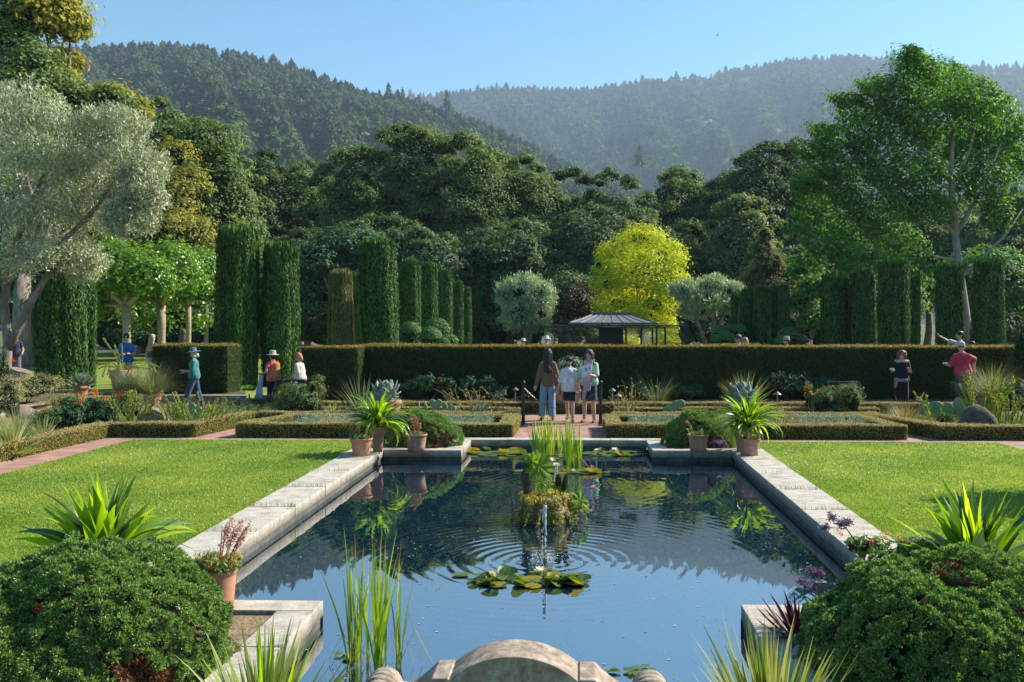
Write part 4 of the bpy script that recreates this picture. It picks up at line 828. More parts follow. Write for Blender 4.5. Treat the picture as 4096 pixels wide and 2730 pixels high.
# the evergreen oak belt: each tree at its own distance, own skyline height
OAK='evergreen oaks of the wood behind the garden'
oaks=[ # px, top, width, bottom, dist, material, label
 (335,218,210,640,62,'oak','evergreen oak rising behind the silvery olive on the left'),
 (440,270,200,660,66,'oak','rounded evergreen oak left of the tall clipped columns'),
 (520,350,190,640,64,'oak','evergreen oak just behind the taller clipped yew column on the left'),
 (590,335,150,700,84,'oakd','darker oak in the gap of the wood above the second clipped column'),
 (690,352,180,700,86,'oak','flat topped oak behind the blue-green mound'),
 (800,305,220,690,80,'oak','tall oak with layered boughs left of the highest oak'),
 (955,248,240,700,82,'oak','highest oak of the wood with a pale sunlit top'),
 (1095,285,240,700,80,'oak','broad oak right beside the highest oak'),
 (1215,340,210,700,82,'oak','oak on the descending right shoulder of the oak wood'),
 (1310,380,200,700,84,'oakd','low oak behind the silver olive in the centre'),
 (1425,385,220,690,80,'oakd','oak directly above and left of the yellow tree'),
 (1540,378,220,690,88,'oak','flat crowned oak behind the yellow tree'),
 (1650,385,180,690,84,'oakd','dark oak right of the yellow tree'),
 (1745,300,190,640,80,'oakd','tall leaning oak with bare grey limbs left of the big broadleaf tree'),
 (1850,285,200,640,82,'oakd','tall oak partly hidden by the big broadleaf tree'),
 (1690,430,170,700,70,'oakg','grey-leaved oak with a bushy head above the bronze conifer'),
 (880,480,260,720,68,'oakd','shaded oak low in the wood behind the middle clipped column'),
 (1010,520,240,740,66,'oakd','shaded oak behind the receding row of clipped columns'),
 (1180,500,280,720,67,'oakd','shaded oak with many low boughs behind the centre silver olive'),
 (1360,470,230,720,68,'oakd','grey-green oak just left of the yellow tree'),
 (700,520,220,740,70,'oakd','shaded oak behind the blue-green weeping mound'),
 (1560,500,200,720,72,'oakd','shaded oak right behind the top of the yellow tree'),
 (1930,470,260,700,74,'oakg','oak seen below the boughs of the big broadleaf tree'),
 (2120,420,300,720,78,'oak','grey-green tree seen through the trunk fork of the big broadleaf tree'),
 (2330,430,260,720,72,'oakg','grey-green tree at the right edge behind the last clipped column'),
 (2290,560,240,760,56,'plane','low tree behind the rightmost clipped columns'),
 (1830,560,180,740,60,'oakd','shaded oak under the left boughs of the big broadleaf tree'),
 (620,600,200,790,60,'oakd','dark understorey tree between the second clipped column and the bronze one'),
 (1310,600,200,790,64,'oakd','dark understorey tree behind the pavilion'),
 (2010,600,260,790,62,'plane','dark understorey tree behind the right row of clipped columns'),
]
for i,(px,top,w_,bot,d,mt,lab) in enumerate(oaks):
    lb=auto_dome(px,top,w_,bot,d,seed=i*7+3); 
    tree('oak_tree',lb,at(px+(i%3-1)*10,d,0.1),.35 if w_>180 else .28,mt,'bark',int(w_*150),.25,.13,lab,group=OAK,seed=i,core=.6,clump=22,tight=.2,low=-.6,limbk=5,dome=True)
# golden and dark trees at the upper left
rgL=np.random.default_rng(77)
tree('magnolia_tree',plobes([(100,40,90,70),(160,70,50,38),(60,-40,110,90),(150,140,40,30),(120,190,55,40),(250,235,60,35),(300,260,45,40),(180,250,60,50)],44,seed=3),at(70,44,.2),.4,'golden','bark',15000,.26,.15,'tall tree with yellow-green glossy leaves against the sky at the upper left corner',seed=70,core=.45,clump=20,tight=.22)
tree('oak_tree',plobes([(20,70,80,90),(60,170,90,80),(140,230,80,60),(20,250,100,90),(210,300,90,60),(100,330,110,80),(250,240,60,50)],41,seed=4),at(30,41,.2),.45,'oak','bark',17000,.2,.11,'dense olive-green tree in front of the golden leaved tree at the left edge',seed=71,core=.6)
tree('maple_tree',plobes([(400,360,50,45),(430,430,60,50),(400,470,70,60),(440,540,60,50),(380,540,80,60),(470,590,45,40),(330,600,80,50)],55,seed=5),at(420,55,.2),.25,'tan','bark',11000,.2,.12,'tree with tan and yellow-green leaves between the silvery olive and the oaks',seed=72,core=.5)
tree('oak_tree',plobes([(470,330,80,60),(500,410,70,60),(490,490,80,70),(530,560,60,60),(450,600,80,60),(540,470,50,60)],60,seed=6),at(490,60,.2),.35,'oak','bark',14000,.22,.13,'evergreen oak with small bright tufts behind the pleached trees',seed=73,core=.62)
tree('broadleaf_tree',plobes([(60,470,120,70),(180,540,100,60),(120,620,140,70),(60,720,90,60),(260,720,120,60),(400,730,110,50)],50,seed=9),at(150,50,.2),.3,'lime','bark',12000,.22,.15,'bright leafy shrubbery behind the pleached trees and the left olive',seed=74,core=.55)
tree('broadleaf_hedge_tree',plobes([(430,760,90,45),(340,765,90,45),(250,770,60,45),(500,765,60,50)],58,seed=10),at(380,58,.2),.2,'shrubd','bark',9000,.16,.1,'dark climber-covered screen behind the trunks of the pleached trees',cat='shrub',seed=75,core=.7)
# silvery olive in the left foreground
OL=plobes([(60,250,90,60),(20,330,110,80),(120,330,110,75),(60,430,130,80),(260,290,80,50),(300,370,85,60),(230,400,90,60),(330,430,62,60),(240,480,100,60),(120,520,120,70),(30,560,100,80),(170,600,70,50),(300,500,60,50)],25.5,thick=.95,dj=1.2,seed=12)
rg=np.random.default_rng(5); root=empty('olive_tree',at(12,25.5,.05)); b=np.array(at(12,25.5,.05)); g=G()
LB=[(np.array(c)-b,r) for c,r in OL]
for i,(c,r) in enumerate(LB):
    n=6000; d=unit(n,rg); rr=(rg.uniform(.4,1.04,(n,1))**.6+(rg.random((n,1))<.2)*rg.uniform(0,.2,(n,1)))*(1+.13*np.sin(d[:,:1]*8+i)*np.sin(d[:,2:]*9+i)); pos=c+d*np.array(r)*rr+rg.normal(size=(n,3))*.06
    keep=(np.sin(pos[:,0]*4.5+i)+np.sin(pos[:,2]*5.1)+np.sin(pos[:,1]*4))>-.9; pos=pos[keep]; d=d[keep]
    dirs=norm(d*.5+np.array([0,0,.75])+unit(len(d),rg)*.8); leaves(g,pos,unit(len(d),rg),.13,.032,rg,dirs=dirs,mi=0)
g.build('crown',M['olive'],root)
t=G()
def PB(px,py,dd=0): return np.array(at(px,25.5+dd,zat(py,25.5+dd)))-b
t.tube([PB(8,905),PB(12,860),PB(18,790),PB(10,700),PB(20,600),PB(60,500),PB(100,400)],[.27,.15,.12,.11,.1,.07,.04],10)
t.tube([PB(15,810),PB(40,760),PB(80,680),PB(125,610),PB(140,560),PB(220,480),PB(290,380)],[.12,.1,.09,.08,.07,.05,.03],10)
t.tube([PB(0,720),PB(-10,600),PB(0,500),PB(-20,420)],[.1,.09,.08,.05],9)
t.tube([PB(15,680,.5),PB(70,580,.5),PB(90,520,.5),PB(60,400,.5)],[.09,.08,.07,.04],9)
t.tube([PB(195,510),PB(240,455),PB(310,430)],[.06,.05,.02],7)
t.build('trunk',M['barko'],root,smooth=True)
tag(root,'large silvery olive tree with twisted grey trunk at the left edge','tree')
g=G(); s0=at(25,25,.02); g.tube([s0,(s0[0]+.1,s0[1],.5),(s0[0]+.28,s0[1],1.02)],[.34,.24,.25],12)
tag(g.build('tree_stump',M['barko']),'short sawn-off leaning stump beside the olive trunk','stump')
# pleached planes
PG='pleached plane trees in a row on the left'
for k,(tx,cxs,d,rr,lab) in enumerate([(290,[(235,640,45,38),(290,620,60,42),(340,640,45,38),(260,600,45,28),(215,700,25,35)],43,.2,'leftmost pleached tree of the row, trunk behind the person in the blue shirt'),(370,[(355,620,50,38),(400,630,50,40),(330,665,35,25),(380,595,45,28)],45,.19,'second pleached tree from the left in the row'),(432,[(430,640,45,36),(460,625,35,36),(405,675,30,20),(440,605,36,26)],49,.14,'third pleached tree from the left, thin straight trunk'),(473,[(478,650,36,36),(490,620,26,30),(465,685,28,18)],53,.13,'fourth and rightmost pleached tree next to the tall clipped column')]):
    lb=plobes(cxs,d,dj=.8,seed=k+30); b0=at(tx,d,.2); root=empty('plane_tree',b0); rg=np.random.default_rng(k+90); g=G()
    LB=[(np.array(c)-np.array(b0),r) for c,r in lb]
    for c,r in LB: lobe(g,c,tuple(np.array(r)*1.12),2900,.17,.14,rg,14,.6,0,.34,-.7)
    g.build('crown',M['lime'],root); t=G(); h=zat(702,d)-.2
    t.tube([(0,0,-.1),(0,0,.3),(.03,0,h*.6),(0,0,h)],[rr*1.2,rr,rr*.95,rr*1.15],10)
    for c,r in LB: t.tube([(0,0,h-.05),(c[0]*.5,c[1]*.5,h+(c[2]-h)*.35),tuple(c)],[rr*.75,rr*.5,rr*.2],7)
    t.build('trunk',M['barkp'],root,smooth=True); tag(root,lab,'tree',PG)
# blue-green weeping mound and other middle-distance trees
tree('weeping_tree',plobes([(790,560,85,38),(730,600,60,45),(850,580,45,35),(760,640,80,50),(850,640,60,50),(720,690,50,50),(800,720,80,50)],56,seed=14),at(790,56,.2),.25,'shrubd','bark',15000,.2,.15,'blue-green weeping mound of a tree behind the bronze clipped column',seed=76,core=.7,low=-.6,up=.8)
tree('yellow_tree',plobes([(1470,548,58,32),(1425,590,55,36),(1520,590,55,38),(1470,620,80,50),(1400,650,45,38),(1540,650,45,38),(1420,700,55,36),(1500,700,65,40),(1450,745,40,26,0),(1520,750,40,22,0),(1530,790,40,20),(1440,790,40,20),(1375,610,20,20),(1400,740,26,22)],57,thick=.8,seed=15),at(1480,57,.1),.16,'yellow','bark',30000,.16,.09,'bright yellow-green tree glowing behind the pavilion',seed=77,core=.35,clump=22,tight=.2,low=-.8,up=.9)
def olive_small(pts,d,base,lab,mat,seed,n=3600,trunks=3):
    lb=plobes(pts,d,thick=.95,dj=.6,seed=seed); b0=at(base,d,.15); root=empty('olive_tree',b0); rg=np.random.default_rng(seed); g=G()
    LB=[(np.array(c)-np.array(b0),r) for c,r in lb]
    for c,r in LB:
        dd=unit(n,rg); pos=c+dd*np.array(r)*(rg.uniform(.5,1.04,(n,1))**.7+(rg.random((n,1))<.25)*rg.uniform(0,.28,(n,1)))*(1+.12*np.sin(dd[:,:1]*9+c[0])*np.sin(dd[:,2:]*8)); k_=(np.sin(pos[:,0]*5)+np.sin(pos[:,2]*6+1)+np.sin(pos[:,1]*5))>-1.3; pos=pos[k_]; dd=dd[k_]; n_=len(pos); dirs=norm(dd*.8+np.array([0,0,1.1])+unit(n_,rg)*.5); leaves(g,pos,unit(n_,rg),.19,.045,rg,dirs=dirs)
    cores(g,LB,.55,1); g.build('crown',[M[mat],M['inner']],root); t=G()
    for k in range(trunks):
        e=LB[k%len(LB)][0]; t.tube([(rg.normal()*.15,rg.normal()*.1,-.1),(e[0]*.3+rg.normal()*.1,e[1]*.3,e[2]*.4),tuple(e)],[.16,.11,.05],7)
    t.build('trunk',M['bark'],root,smooth=True); return tag(root,lab,'tree','grey olive trees beyond the hedge')
olive_small([(1175,680,38,40),(1240,680,40,42),(1208,660,42,34),(1190,725,45,40),(1235,725,35,38)],53,1208,'rounded silver olive left of the pavilion','olives',31)
olive_small([(1575,668,38,26),(1640,655,42,26),(1685,672,30,24),(1620,690,60,26),(1600,715,40,20),(1670,705,25,18)],52,1630,'silver-grey olive with a bare dark trunk between the yellow tree and the right columns','olives',32)
tree('bronze_conifer',plobes([(1758,545,18,26),(1752,575,30,32),(1765,605,42,36),(1745,640,52,36),(1790,640,45,36),(1765,675,70,36),(1815,690,48,34),(1725,690,42,34),(1770,720,70,34)],57,thick=.7,dj=.5,seed=16),at(1770,57,.1),.2,'bronze','bark',22000,.13,.04,'bronze-green conical conifer between the silver olive and the big broadleaf tree',seed=78,core=.75,up=1.0)
tree('broadleaf_tree',plobes([(1850,625,38,30),(1880,665,45,36),(1840,700,36,36),(1875,740,40,36)],50,seed=17),at(1860,50,.1),.12,'plane','bark',5500,.2,.15,'bright green shrubby tree between the two groups of right-hand columns',seed=79,core=.5,clump=16)
tree('smoke_bush',plobes([(1330,700,60,45),(1390,720,50,40),(1300,750,60,30)],60,seed=18),at(1330,60,.1),.12,'spike','bark',5000,.2,.12,'dark purple-brown bush in the shade behind the pavilion',cat='bush',seed=80,core=.75)
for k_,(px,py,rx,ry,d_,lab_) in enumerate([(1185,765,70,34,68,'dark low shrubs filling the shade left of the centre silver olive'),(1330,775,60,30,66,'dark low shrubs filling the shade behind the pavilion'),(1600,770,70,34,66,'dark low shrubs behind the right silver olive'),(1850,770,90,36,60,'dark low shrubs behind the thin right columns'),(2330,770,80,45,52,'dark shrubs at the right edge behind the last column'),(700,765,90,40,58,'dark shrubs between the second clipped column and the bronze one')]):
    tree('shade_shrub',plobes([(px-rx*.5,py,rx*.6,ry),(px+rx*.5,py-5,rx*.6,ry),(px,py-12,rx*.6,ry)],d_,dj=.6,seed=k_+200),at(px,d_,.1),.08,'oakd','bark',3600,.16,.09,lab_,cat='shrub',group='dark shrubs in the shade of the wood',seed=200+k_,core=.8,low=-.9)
# big windswept broadleaf at the right
d=45; BG=[(2105,165,55,45),(2170,190,70,50),(2060,215,70,36),(2240,235,70,55),(2140,260,90,50),(1990,265,75,26),(2300,290,60,55),(2040,310,100,36),(1930,330,65,24),(2200,330,90,50),(2320,370,50,50),(1960,390,90,32),(2080,395,100,45),(2250,420,70,45),(1890,400,45,18),(1900,450,75,26),(2010,470,95,36),(2130,470,60,34),(1950,530,95,34),(2060,550,70,30),(1900,570,60,22),(1990,610,90,26),(2330,470,40,40),(2090,620,60,26),(1860,500,40,16),(2290,500,40,30),(1950,230,42,13),(1900,300,44,12),(1875,355,45,12),(2010,195,40,14),(1850,425,40,11),(2100,128,26,24),(1835,530,36,11),(1850,600,40,13)]
lb=plobes(BG,d,thick=.9,dj=2.2,seed=19); b0=at(2222,d,.1); root=empty('broadleaf_tree',b0); rg=np.random.default_rng(60); g=G()
LB=[(np.array(c)-np.array(b0),r) for c,r in lb]
for c,r in LB:
    wv=np.array([-1.0,0,.75]) if c[0]<0 else np.array([.3,0,1.0])
    lobe(g,c,r,int(1500*r[0]*r[2]/1.1)+350,.19,.12,rg,20,.5,0,.11,-.9,wind=wv*1.3)
g.build('crown',M['plane'],root); t=G()
def PR_(px,py,dd=0): return np.array(at(px,d+dd,zat(py,d+dd)))-np.array(b0)
F0=PR_(2195,540)
t.tube([PR_(2228,830),PR_(2218,720),PR_(2205,620),F0],[.3,.21,.18,.17],11)
for pts,rs in (([F0,PR_(2190,470),PR_(2185,400),PR_(2190,300),PR_(2150,200)],[.2,.16,.12,.08,.03]),([F0,PR_(2225,490),PR_(2260,430),PR_(2300,330)],[.14,.12,.09,.03]),([F0,PR_(2160,500),PR_(2120,460),PR_(2040,400)],[.13,.1,.07,.02]),([PR_(2207,640),PR_(2260,590),PR_(2310,540),PR_(2350,480)],[.1,.07,.05,.03]),([PR_(2207,600),PR_(2150,590),PR_(2080,560),PR_(1980,540)],[.08,.055,.04,.02]),([PR_(2187,420),PR_(2120,340),PR_(2050,280)],[.1,.07,.02]),([PR_(2212,690),PR_(2150,650),PR_(2080,640)],[.07,.05,.02]),([PR_(2188,440),PR_(2230,340),PR_(2250,250)],[.09,.06,.02])):
    t.tube(pts,rs,8)
t.build('trunk',M['barkl'],root,smooth=True); tag(root,'big windswept broadleaf tree with a pale forked trunk rising over the right columns','tree')
# shading tree just outside the frame, right of the lawn
tree('broadleaf_tree',[((9.3,13.6,3.2),(1.0,.7,.5)),((10.5,14.1,3.6),(1.2,.9,.7)),((11.6,13.8,3.2),(1.1,.9,.7))],(10.6,14.0,0),.16,'plane','bark',4200,.16,.12,'leafy small tree outside the right edge that shades the lawn',seed=81,core=.7)

# ------------------------------------------------------------------ clipped columns
def yewcol(name,px,top,w_,d,label,mat='yew',group='clipped yew columns beyond the hedge',n=6500,z0=TZ,seed=0,bulge=.04,taper=.92):
    rg=np.random.default_rng(seed+int(px)); R=w_/2*d/FP*.93; h=zat(top,d)-z0; root=empty(name,at(px,d,z0)); g=G(); core=G()
    ph=rg.uniform(0,6.28,8)
    def rad(a,u): return R*(taper+(1-taper)*math.sin(PI*min(1,u*1.25))) *(1+.045*math.sin(3*a+ph[0])+.04*math.sin(7*a+ph[1]+u*2)+.03*math.sin(13*a+ph[2]+u*4)+bulge*math.sin(u*5+ph[3]))
    v=[];f=[];m=22;k=8
    for j in range(k+1):
        u=j/k
        for i in range(m): a=2*PI*i/m; r=rad(a,u)*.93; v.append((r*math.cos(a),r*math.sin(a),u*h*.985))
    for j in range(k):
        for i in range(m): f.append((j*m+i,j*m+(i+1)%m,(j+1)*m+(i+1)%m,(j+1)*m+i))
    f.append(tuple(k*m+i for i in range(m))); core.poly(v,f); core.build('dark_core',M['inner'],root)
    a=rg.uniform(0,2*PI,n); u=rg.random(n); r=R*(taper+(1-taper)*np.sin(PI*np.minimum(1,u*1.25)))*(1+.045*np.sin(3*a+ph[0])+.04*np.sin(7*a+ph[1]+u*2)+.03*np.sin(13*a+ph[2]+u*4)+bulge*np.sin(u*5+ph[3]))+rg.normal(size=n)*R*.035+(np.abs(np.sin(a*9+np.sin(u*7+ph[4])*1.1))**.6-.5)*R*.09
    pos=np.stack([r*np.cos(a),r*np.sin(a),u*h],1); nr=np.stack([np.cos(a),np.sin(a),0*a],1)
    leaves(g,pos,norm(nr+unit(n,rg)*.5),.12,.033,rg,dirs=np.array([0,0,1.])+rg.normal(size=(n,3))*.22+nr*.25,mid=.6)
    nt_=n//5; a=rg.uniform(0,2*PI,nt_); rr=np.sqrt(rg.random(nt_))*R*.98; pos=np.stack([rr*np.cos(a),rr*np.sin(a),h+rg.uniform(-.08,.16,nt_)*(1+(rg.random(nt_)<.2))-.12*(rr/R)**4],1)
    leaves(g,pos,unit(nt_,rg)*np.array([1,1,.2]),.24,.06,rg,dirs=np.array([0,0,1.])+rg.normal(size=(nt_,3))*.2,mid=.4)
    g.build('foliage',M[mat],root); root.rotation_euler=(rg.normal()*.008,rg.normal()*.012,0); return tag(root,label,'clipped yew',group)
cols=[(147,585,135,29.5,'broad dark clipped column beside the olive at the left','yew',11000),
(545,545,98,30,'tallest clipped column, left of the pair behind the people by the sign','yew',10000),
(641,580,84,30.5,'second tall clipped column, right of the pair by the sign','yew',9000),
(783,637,60,39,'bronze-leaved clipped column behind the short hedge block','yewb',6000),
(824,642,32,44,'narrow dark column half hidden behind the big middle column','yew',4000),
(877,570,90,34,'big middle clipped column at the front of the receding left row','yew',9000),
(943,612,52,39.6,'second column of the receding left row','yew',5500),
(987,618,42,44.6,'third column of the receding left row','yew',4500),
(1023,631,36,49.7,'fourth column of the receding left row','yew',3800),
(1050,657,30,54.7,'fifth column of the receding left row','yew',3200),
(1072,671,26,58.9,'sixth column of the receding left row','yew',2800),
(1099,673,40,64,'seventh, paler column of the receding left row','yew',3000),
(1128,680,20,72,'farthest column of the receding left row beside the silver olive','yew',2200),
(1690,685,24,46,'farthest thin column of the right row beside the silver olive','yew',2400),
(1714,676,34,45,'dark column second from the left in the right row','yew',3200),
(1750,672,44,44,'column third from the left in the right row','yew',3400),
(1778,674,28,45,'narrow column fourth from the left in the right row','yew',2800),
(1805,668,28,43,'dark narrow column beside the green topiary mound','yew',3000),
(1915,645,64,41,'column left of the three clipped columns behind the sign','yew',6000),
(1983,632,62,40.5,'middle column of the three behind the right plaque','yew',6000),
(2055,611,72,38.5,'wide tall column left of the person in black','yew',7000),
(2102,641,24,44,'thin column tucked behind the wide one at the right','yew',3500),
(2183,622,66,38,'column behind the person holding out a camera','yew',6500),
(2271,611,74,37,'rightmost clipped column beside the pale trunk','yew',7000)]
for i,(px,tp,w_,d,lab,mt,n) in enumerate(cols): yewcol('yew_column',px,tp,w_,d,lab,mt,n=int(n*2.1),seed=i)
# topiary domes
def dome(px,py,r,d,lab,n=2200,grp='clipped topiary mounds behind the hedge'):
    rg=np.random.default_rng(int(px)); s=d/FP; R=r*s; c=np.array(at(px,d,zat(py,d)))
    root=empty('topiary_ball',(c[0],c[1],TZ)); cz=c[2]-TZ; g=G(); 
    prof=[(R*.9*math.sin(PI*(1-i/10)*.999) if cz+R*.9*math.cos(PI*(1-i/10))>cz else R*.9,cz+R*.9*math.cos(PI*(1-i/10))) for i in range(5,11)]
    g.lathe([(R*.85,0)]+[(max(p[0],.01),p[1]) for p in prof],n=16,mi=1); 
    dd=unit(n,rg); dd[:,2]=np.abs(dd[:,2]); pos=dd*R+np.array([0,0,cz])+rg.normal(size=(n,3))*R*.02
    k=rg.random(n)<.3; pos[k,2]=rg.uniform(0,cz,k.sum()) if cz>0 else pos[k,2]; q=norm(pos[k]*np.array([1,1,0])); pos[k,:2]=q[:,:2]*R
    leaves(g,pos,norm(dd+unit(n,rg)*.6),.07,.04,rg); g.build('foliage',[M['ball'],M['inner']],root); return tag(root,lab,'topiary',grp)
for a in [(943,765,25,31.5,'rounded topiary ball hard against the big middle column'),(1003,762,31,32.5,'largest topiary dome left of the receding columns'),(990,778,26,31,'front topiary ball before the largest dome'),(1018,790,13,30.6,'smallest topiary ball at the hedge top'),(1036,786,17,33,'low topiary ball at the right end of the left cluster'),
          (1655,765,18,43,'left topiary ball of the cluster beside the silver-blue olive'),(1678,760,16,44,'middle topiary ball near the person in the pale blue shirt'),(1700,762,17,43.5,'right topiary ball near the person in the pale blue shirt'),(1645,783,14,42,'low front topiary ball near the pale blue shirt'),(1668,782,20,42,'larger front topiary ball near the pale blue shirt'),
          (1812,778,26,42,'green topiary mound behind the person in the pink cap'),(1795,788,16,41,'small topiary mound left of the pink cap'),(1838,785,18,43,'small topiary mound right of the pink cap')]:
    dome(*a)
# ------------------------------------------------------------------ pots
POTP={}
def pot(px,py,w,h,label,z=0,style='plain',mat='terra',name='terracotta_pot',group='terracotta pots around the pool',loc=None):
    """w,h in metres; standing at the pixel's point of plane z"""
    p=loc or gp(px,py,z); R=w/2; root=empty(name,p); g=G()
    if style=='plain': prof=[(R*.76,0),(R*.8,h*.3),(R*.9,h*.8),(R*.93,h*.88),(R*.99,h*.9),(R*1.0,h*.98),(R*.97,h),(R*.9,h),(R*.88,h*.9),(.01,h*.88)]
    elif style=='rim': prof=[(R*.62,0),(R*.7,h*.3),(R*.84,h*.68),(R*.86,h*.7),(R*.98,h*.71),(R*1.0,h*.84),(R*.98,h*.86),(R*1.0,h*.97),(R*.97,h),(R*.88,h),(R*.86,h*.9),(.01,h*.88)]
    elif style=='bowl': prof=[(R*.5,0),(R*.55,h*.1),(R*.75,h*.35),(R*.93,h*.62),(R*.9,h*.66),(R*1.0,h*.74),(R*1.03,h*.86),(R*.98,h*.98),(R*.93,h),(R*.86,h*.95),(.01,h*.9)]
    else: prof=[(R*.66,0),(R*.72,h*.3),(R*.86,h*.72),(R*.9,h*.74),(R*1.0,h*.8),(R*.98,h*.9),(R*1.02,h*.98),(R*.95,h),(R*.85,h*.97),(.01,h*.92)]
    g.lathe(prof,n=36); g.build('shell',M[mat],root,smooth=True)
    G().lathe([(R*.86,h*.8),(R*.87,h*.9),(R*.4,h*.93),(.01,h*.94)],n=20,cap=False).build('soil_fill',M['mulch'],root)
    tag(root,label,'pot',group); return root,p,R,h
def strap_plant(c,R,h,n,label,name='strap_leaf_plant',seed=0,W=.05,mats=('strap','strapd'),lean=(.1,1.0),droop=(.35,1.1),group=None,cat='plant',Lr=(.7,1.1),spread=.06,seg=7,up=0):
    rg=np.random.default_rng(seed+7); root=empty(name,c); g=G()
    for i in range(n):
        a=rg.uniform(0,2*PI); k=(i/n); ln=lean[0]+(lean[1]-lean[0])*k**1.3*rg.uniform(.7,1.1); dr=rg.uniform(*droop)*(.35+.75*k)
        L=R*rg.uniform(*Lr)*(1.05 if k<.5 else 1.0); b=(math.cos(a)*spread*k,math.sin(a)*spread*k,rg.uniform(0,h*.06))
        g.blade(b,(math.cos(a),math.sin(a)),L,W*rg.uniform(.75,1.2),ln,dr,seg,mi=0 if rg.random()<.8 else 1,twist=rg.normal()*.6,fold=.3)
    g.build('leaf_clump',[M[m] for m in mats],root,smooth=True)
    if up:
        s=G()
        for k in range(up): a=rg.uniform(0,6); s.tube([(0,0,0),(math.cos(a)*.05,math.sin(a)*.05,R*.4)],[.02,.012],6)
        s.build('stem',M['strap'],root)
    return tag(root,label,cat,group)
def tufts(name,c,R,h,n,mats,label,cat='plant',seed=0,W=.006,group=None,lean=(.05,1.2),droop=(.1,.8),spread=.5,seg=4):
    rg=np.random.default_rng(seed+1); root=tag(empty(name,c),label,cat,group); g=G()
    for i in range(n):
        a=rg.uniform(0,2*PI); k=rg.random(); rr=R*spread*math.sqrt(rg.random())
        g.blade((math.cos(a)*rr,math.sin(a)*rr,0),(math.cos(a),math.sin(a)),h*rg.uniform(.6,1.15),W*rg.uniform(.7,1.3),lean[0]+(lean[1]-lean[0])*k,rg.uniform(*droop),seg,mi=rg.integers(len(mats)),shape=0,fold=.1)
    g.build('blades',[M[m] for m in mats],root); return root
def bush(name,c,r,n,mat,label,cat='bush',seed=0,L=.03,W=.02,group=None,lobes=7,mats2=None,flow=None,stemm='bark',low=-.3):
    rg=np.random.default_rng(seed+9); root=tag(empty(name,c),label,cat,group); g=G(); r=np.array(r)
    LB=[]
    for i in range(lobes):
        d=unit(1,rg)[0]; d[2]=abs(d[2])*.8; LB.append((d*r*.5+np.array([0,0,r[2]*.55]),r*rg.uniform(.4,.6)))
    for i,(cc,rr) in enumerate(LB): lobe(g,cc,rr,n//lobes,L,W,rg,24,.4,0,.2,low)
    mcore=2 if mats2 else 1; cores(g,LB,.6,mcore)
    if mats2:
        m=n//8; dd=unit(m,rg); dd[:,2]=abs(dd[:,2]); leaves(g,dd*r+np.array([0,0,r[2]*.2]),unit(m,rg),L,W,rg,mi=1)
    g.build('foliage',[M[mat]]+([M[mats2]] if mats2 else [])+[M['inner']],root)
    s=G()
    for i in range(4): s.tube([(rg.normal()*.02,rg.normal()*.02,-.02),tuple(LB[i%lobes][0])],[.012,.005],5)
    s.build('stem',M[stemm],root)
    if flow:
        m,fm,fr,fz=flow
        for i in range(m):
            a=rg.uniform(0,2*PI); q=math.sqrt(rg.random()); p=np.array([math.cos(a)*q*r[0],math.sin(a)*q*r[1],r[2]*rg.uniform(.95,1.2)+fz]); k=22; f=G()
            leaves(f,p+rg.normal(size=(k,3))*fr*.7,unit(k,rg),fr*.9,fr*.5,rg); f.build('flower_head',M[fm],root)
    return root
def rosette(g,c,r,n,rg,mi=0,rise=.9,wide=.35,rings=5,tip=1.0):
    """agave / echeveria rosette of thick pointed leaves"""
    for i in range(n):
        k=i/n; a=i*2.39996+rg.normal()*.05; el=math.radians(84-78*k**.8)*rise+rg.normal()*.03; L=r*(.62+.45*math.sin(PI*min(1,k+.25)))
        d=np.array([math.cos(a)*math.cos(el),math.sin(a)*math.cos(el),math.sin(el)]); s=np.array([-math.sin(a),math.cos(a),0]); u=np.cross(s,d)*-1
        if u[2]<0: u=-u
        w=r*wide; P=[]; seg=5
        for j,(t,ww,cv) in enumerate([(0,.55,0),(.25,.8,-.02),(.5,1.0,-.03),(.72,.8,0),(.88,.4,.04),(1.0,.04,.1)]):
            p=np.array(c)+d*L*t+u*cv*L; P+= [p-s*w*ww/2+u*w*.16*ww,p,p+s*w*ww/2+u*w*.16*ww]
        f=[]
        for j in range(seg): q=j*3; f+=[(q,q+1,q+4,q+3),(q+1,q+2,q+5,q+4)]
        g.poly(P,f,mi)
def agave(c,r,n,label,name='agave',mats=('agave',),seed=0,rise=.95,wide=.34,group=None,squash=1.0):
    rg=np.random.default_rng(seed); root=tag(empty(name,c),label,'agave',group); g=G(); rosette(g,(0,0,0),r,n,rg,0,rise,wide); o=g.build('leaf_rosette',[M[m] for m in mats],root,smooth=True)
    sm=o.modifiers.new('t','SOLIDIFY'); sm.thickness=r*.03; o.scale=(1,1,squash); return root
def spiky(c,r,n,label,name='spiky_plant',mats=('blade',),seed=0,W=.02,lo=.0,hi=1.45,group=None,cat='plant',ends=.1):
    """stiff blades radiating from one point"""
    rg=np.random.default_rng(seed); root=tag(empty(name,c),label,cat,group); g=G()
    for i in range(n):
        a=rg.uniform(0,2*PI); el=rg.uniform(lo,hi); L=r*rg.uniform(.75,1.08); d=np.array([math.cos(a)*math.cos(el),math.sin(a)*math.cos(el),math.sin(el)]); s=norm(np.cross(d,unit(1,rg)))[0]; w=W*rg.uniform(.7,1.2)
        p=d*.02; sg=d*L+np.array([0,0,-L*.06*math.cos(el)])
        g.poly([p-s*w*.4,p+s*w*.4,p+sg*.5+s*w*.5+np.array([0,0,L*.02]),p+sg,p+sg*.5-s*w*.5+np.array([0,0,L*.02])],[(0,1,2,3,4)],mi=rg.integers(len(mats)))
    g.build('blades',[M[m] for m in mats],root); return root
GS='strap-leaved plants in pots at the corners of the pool'
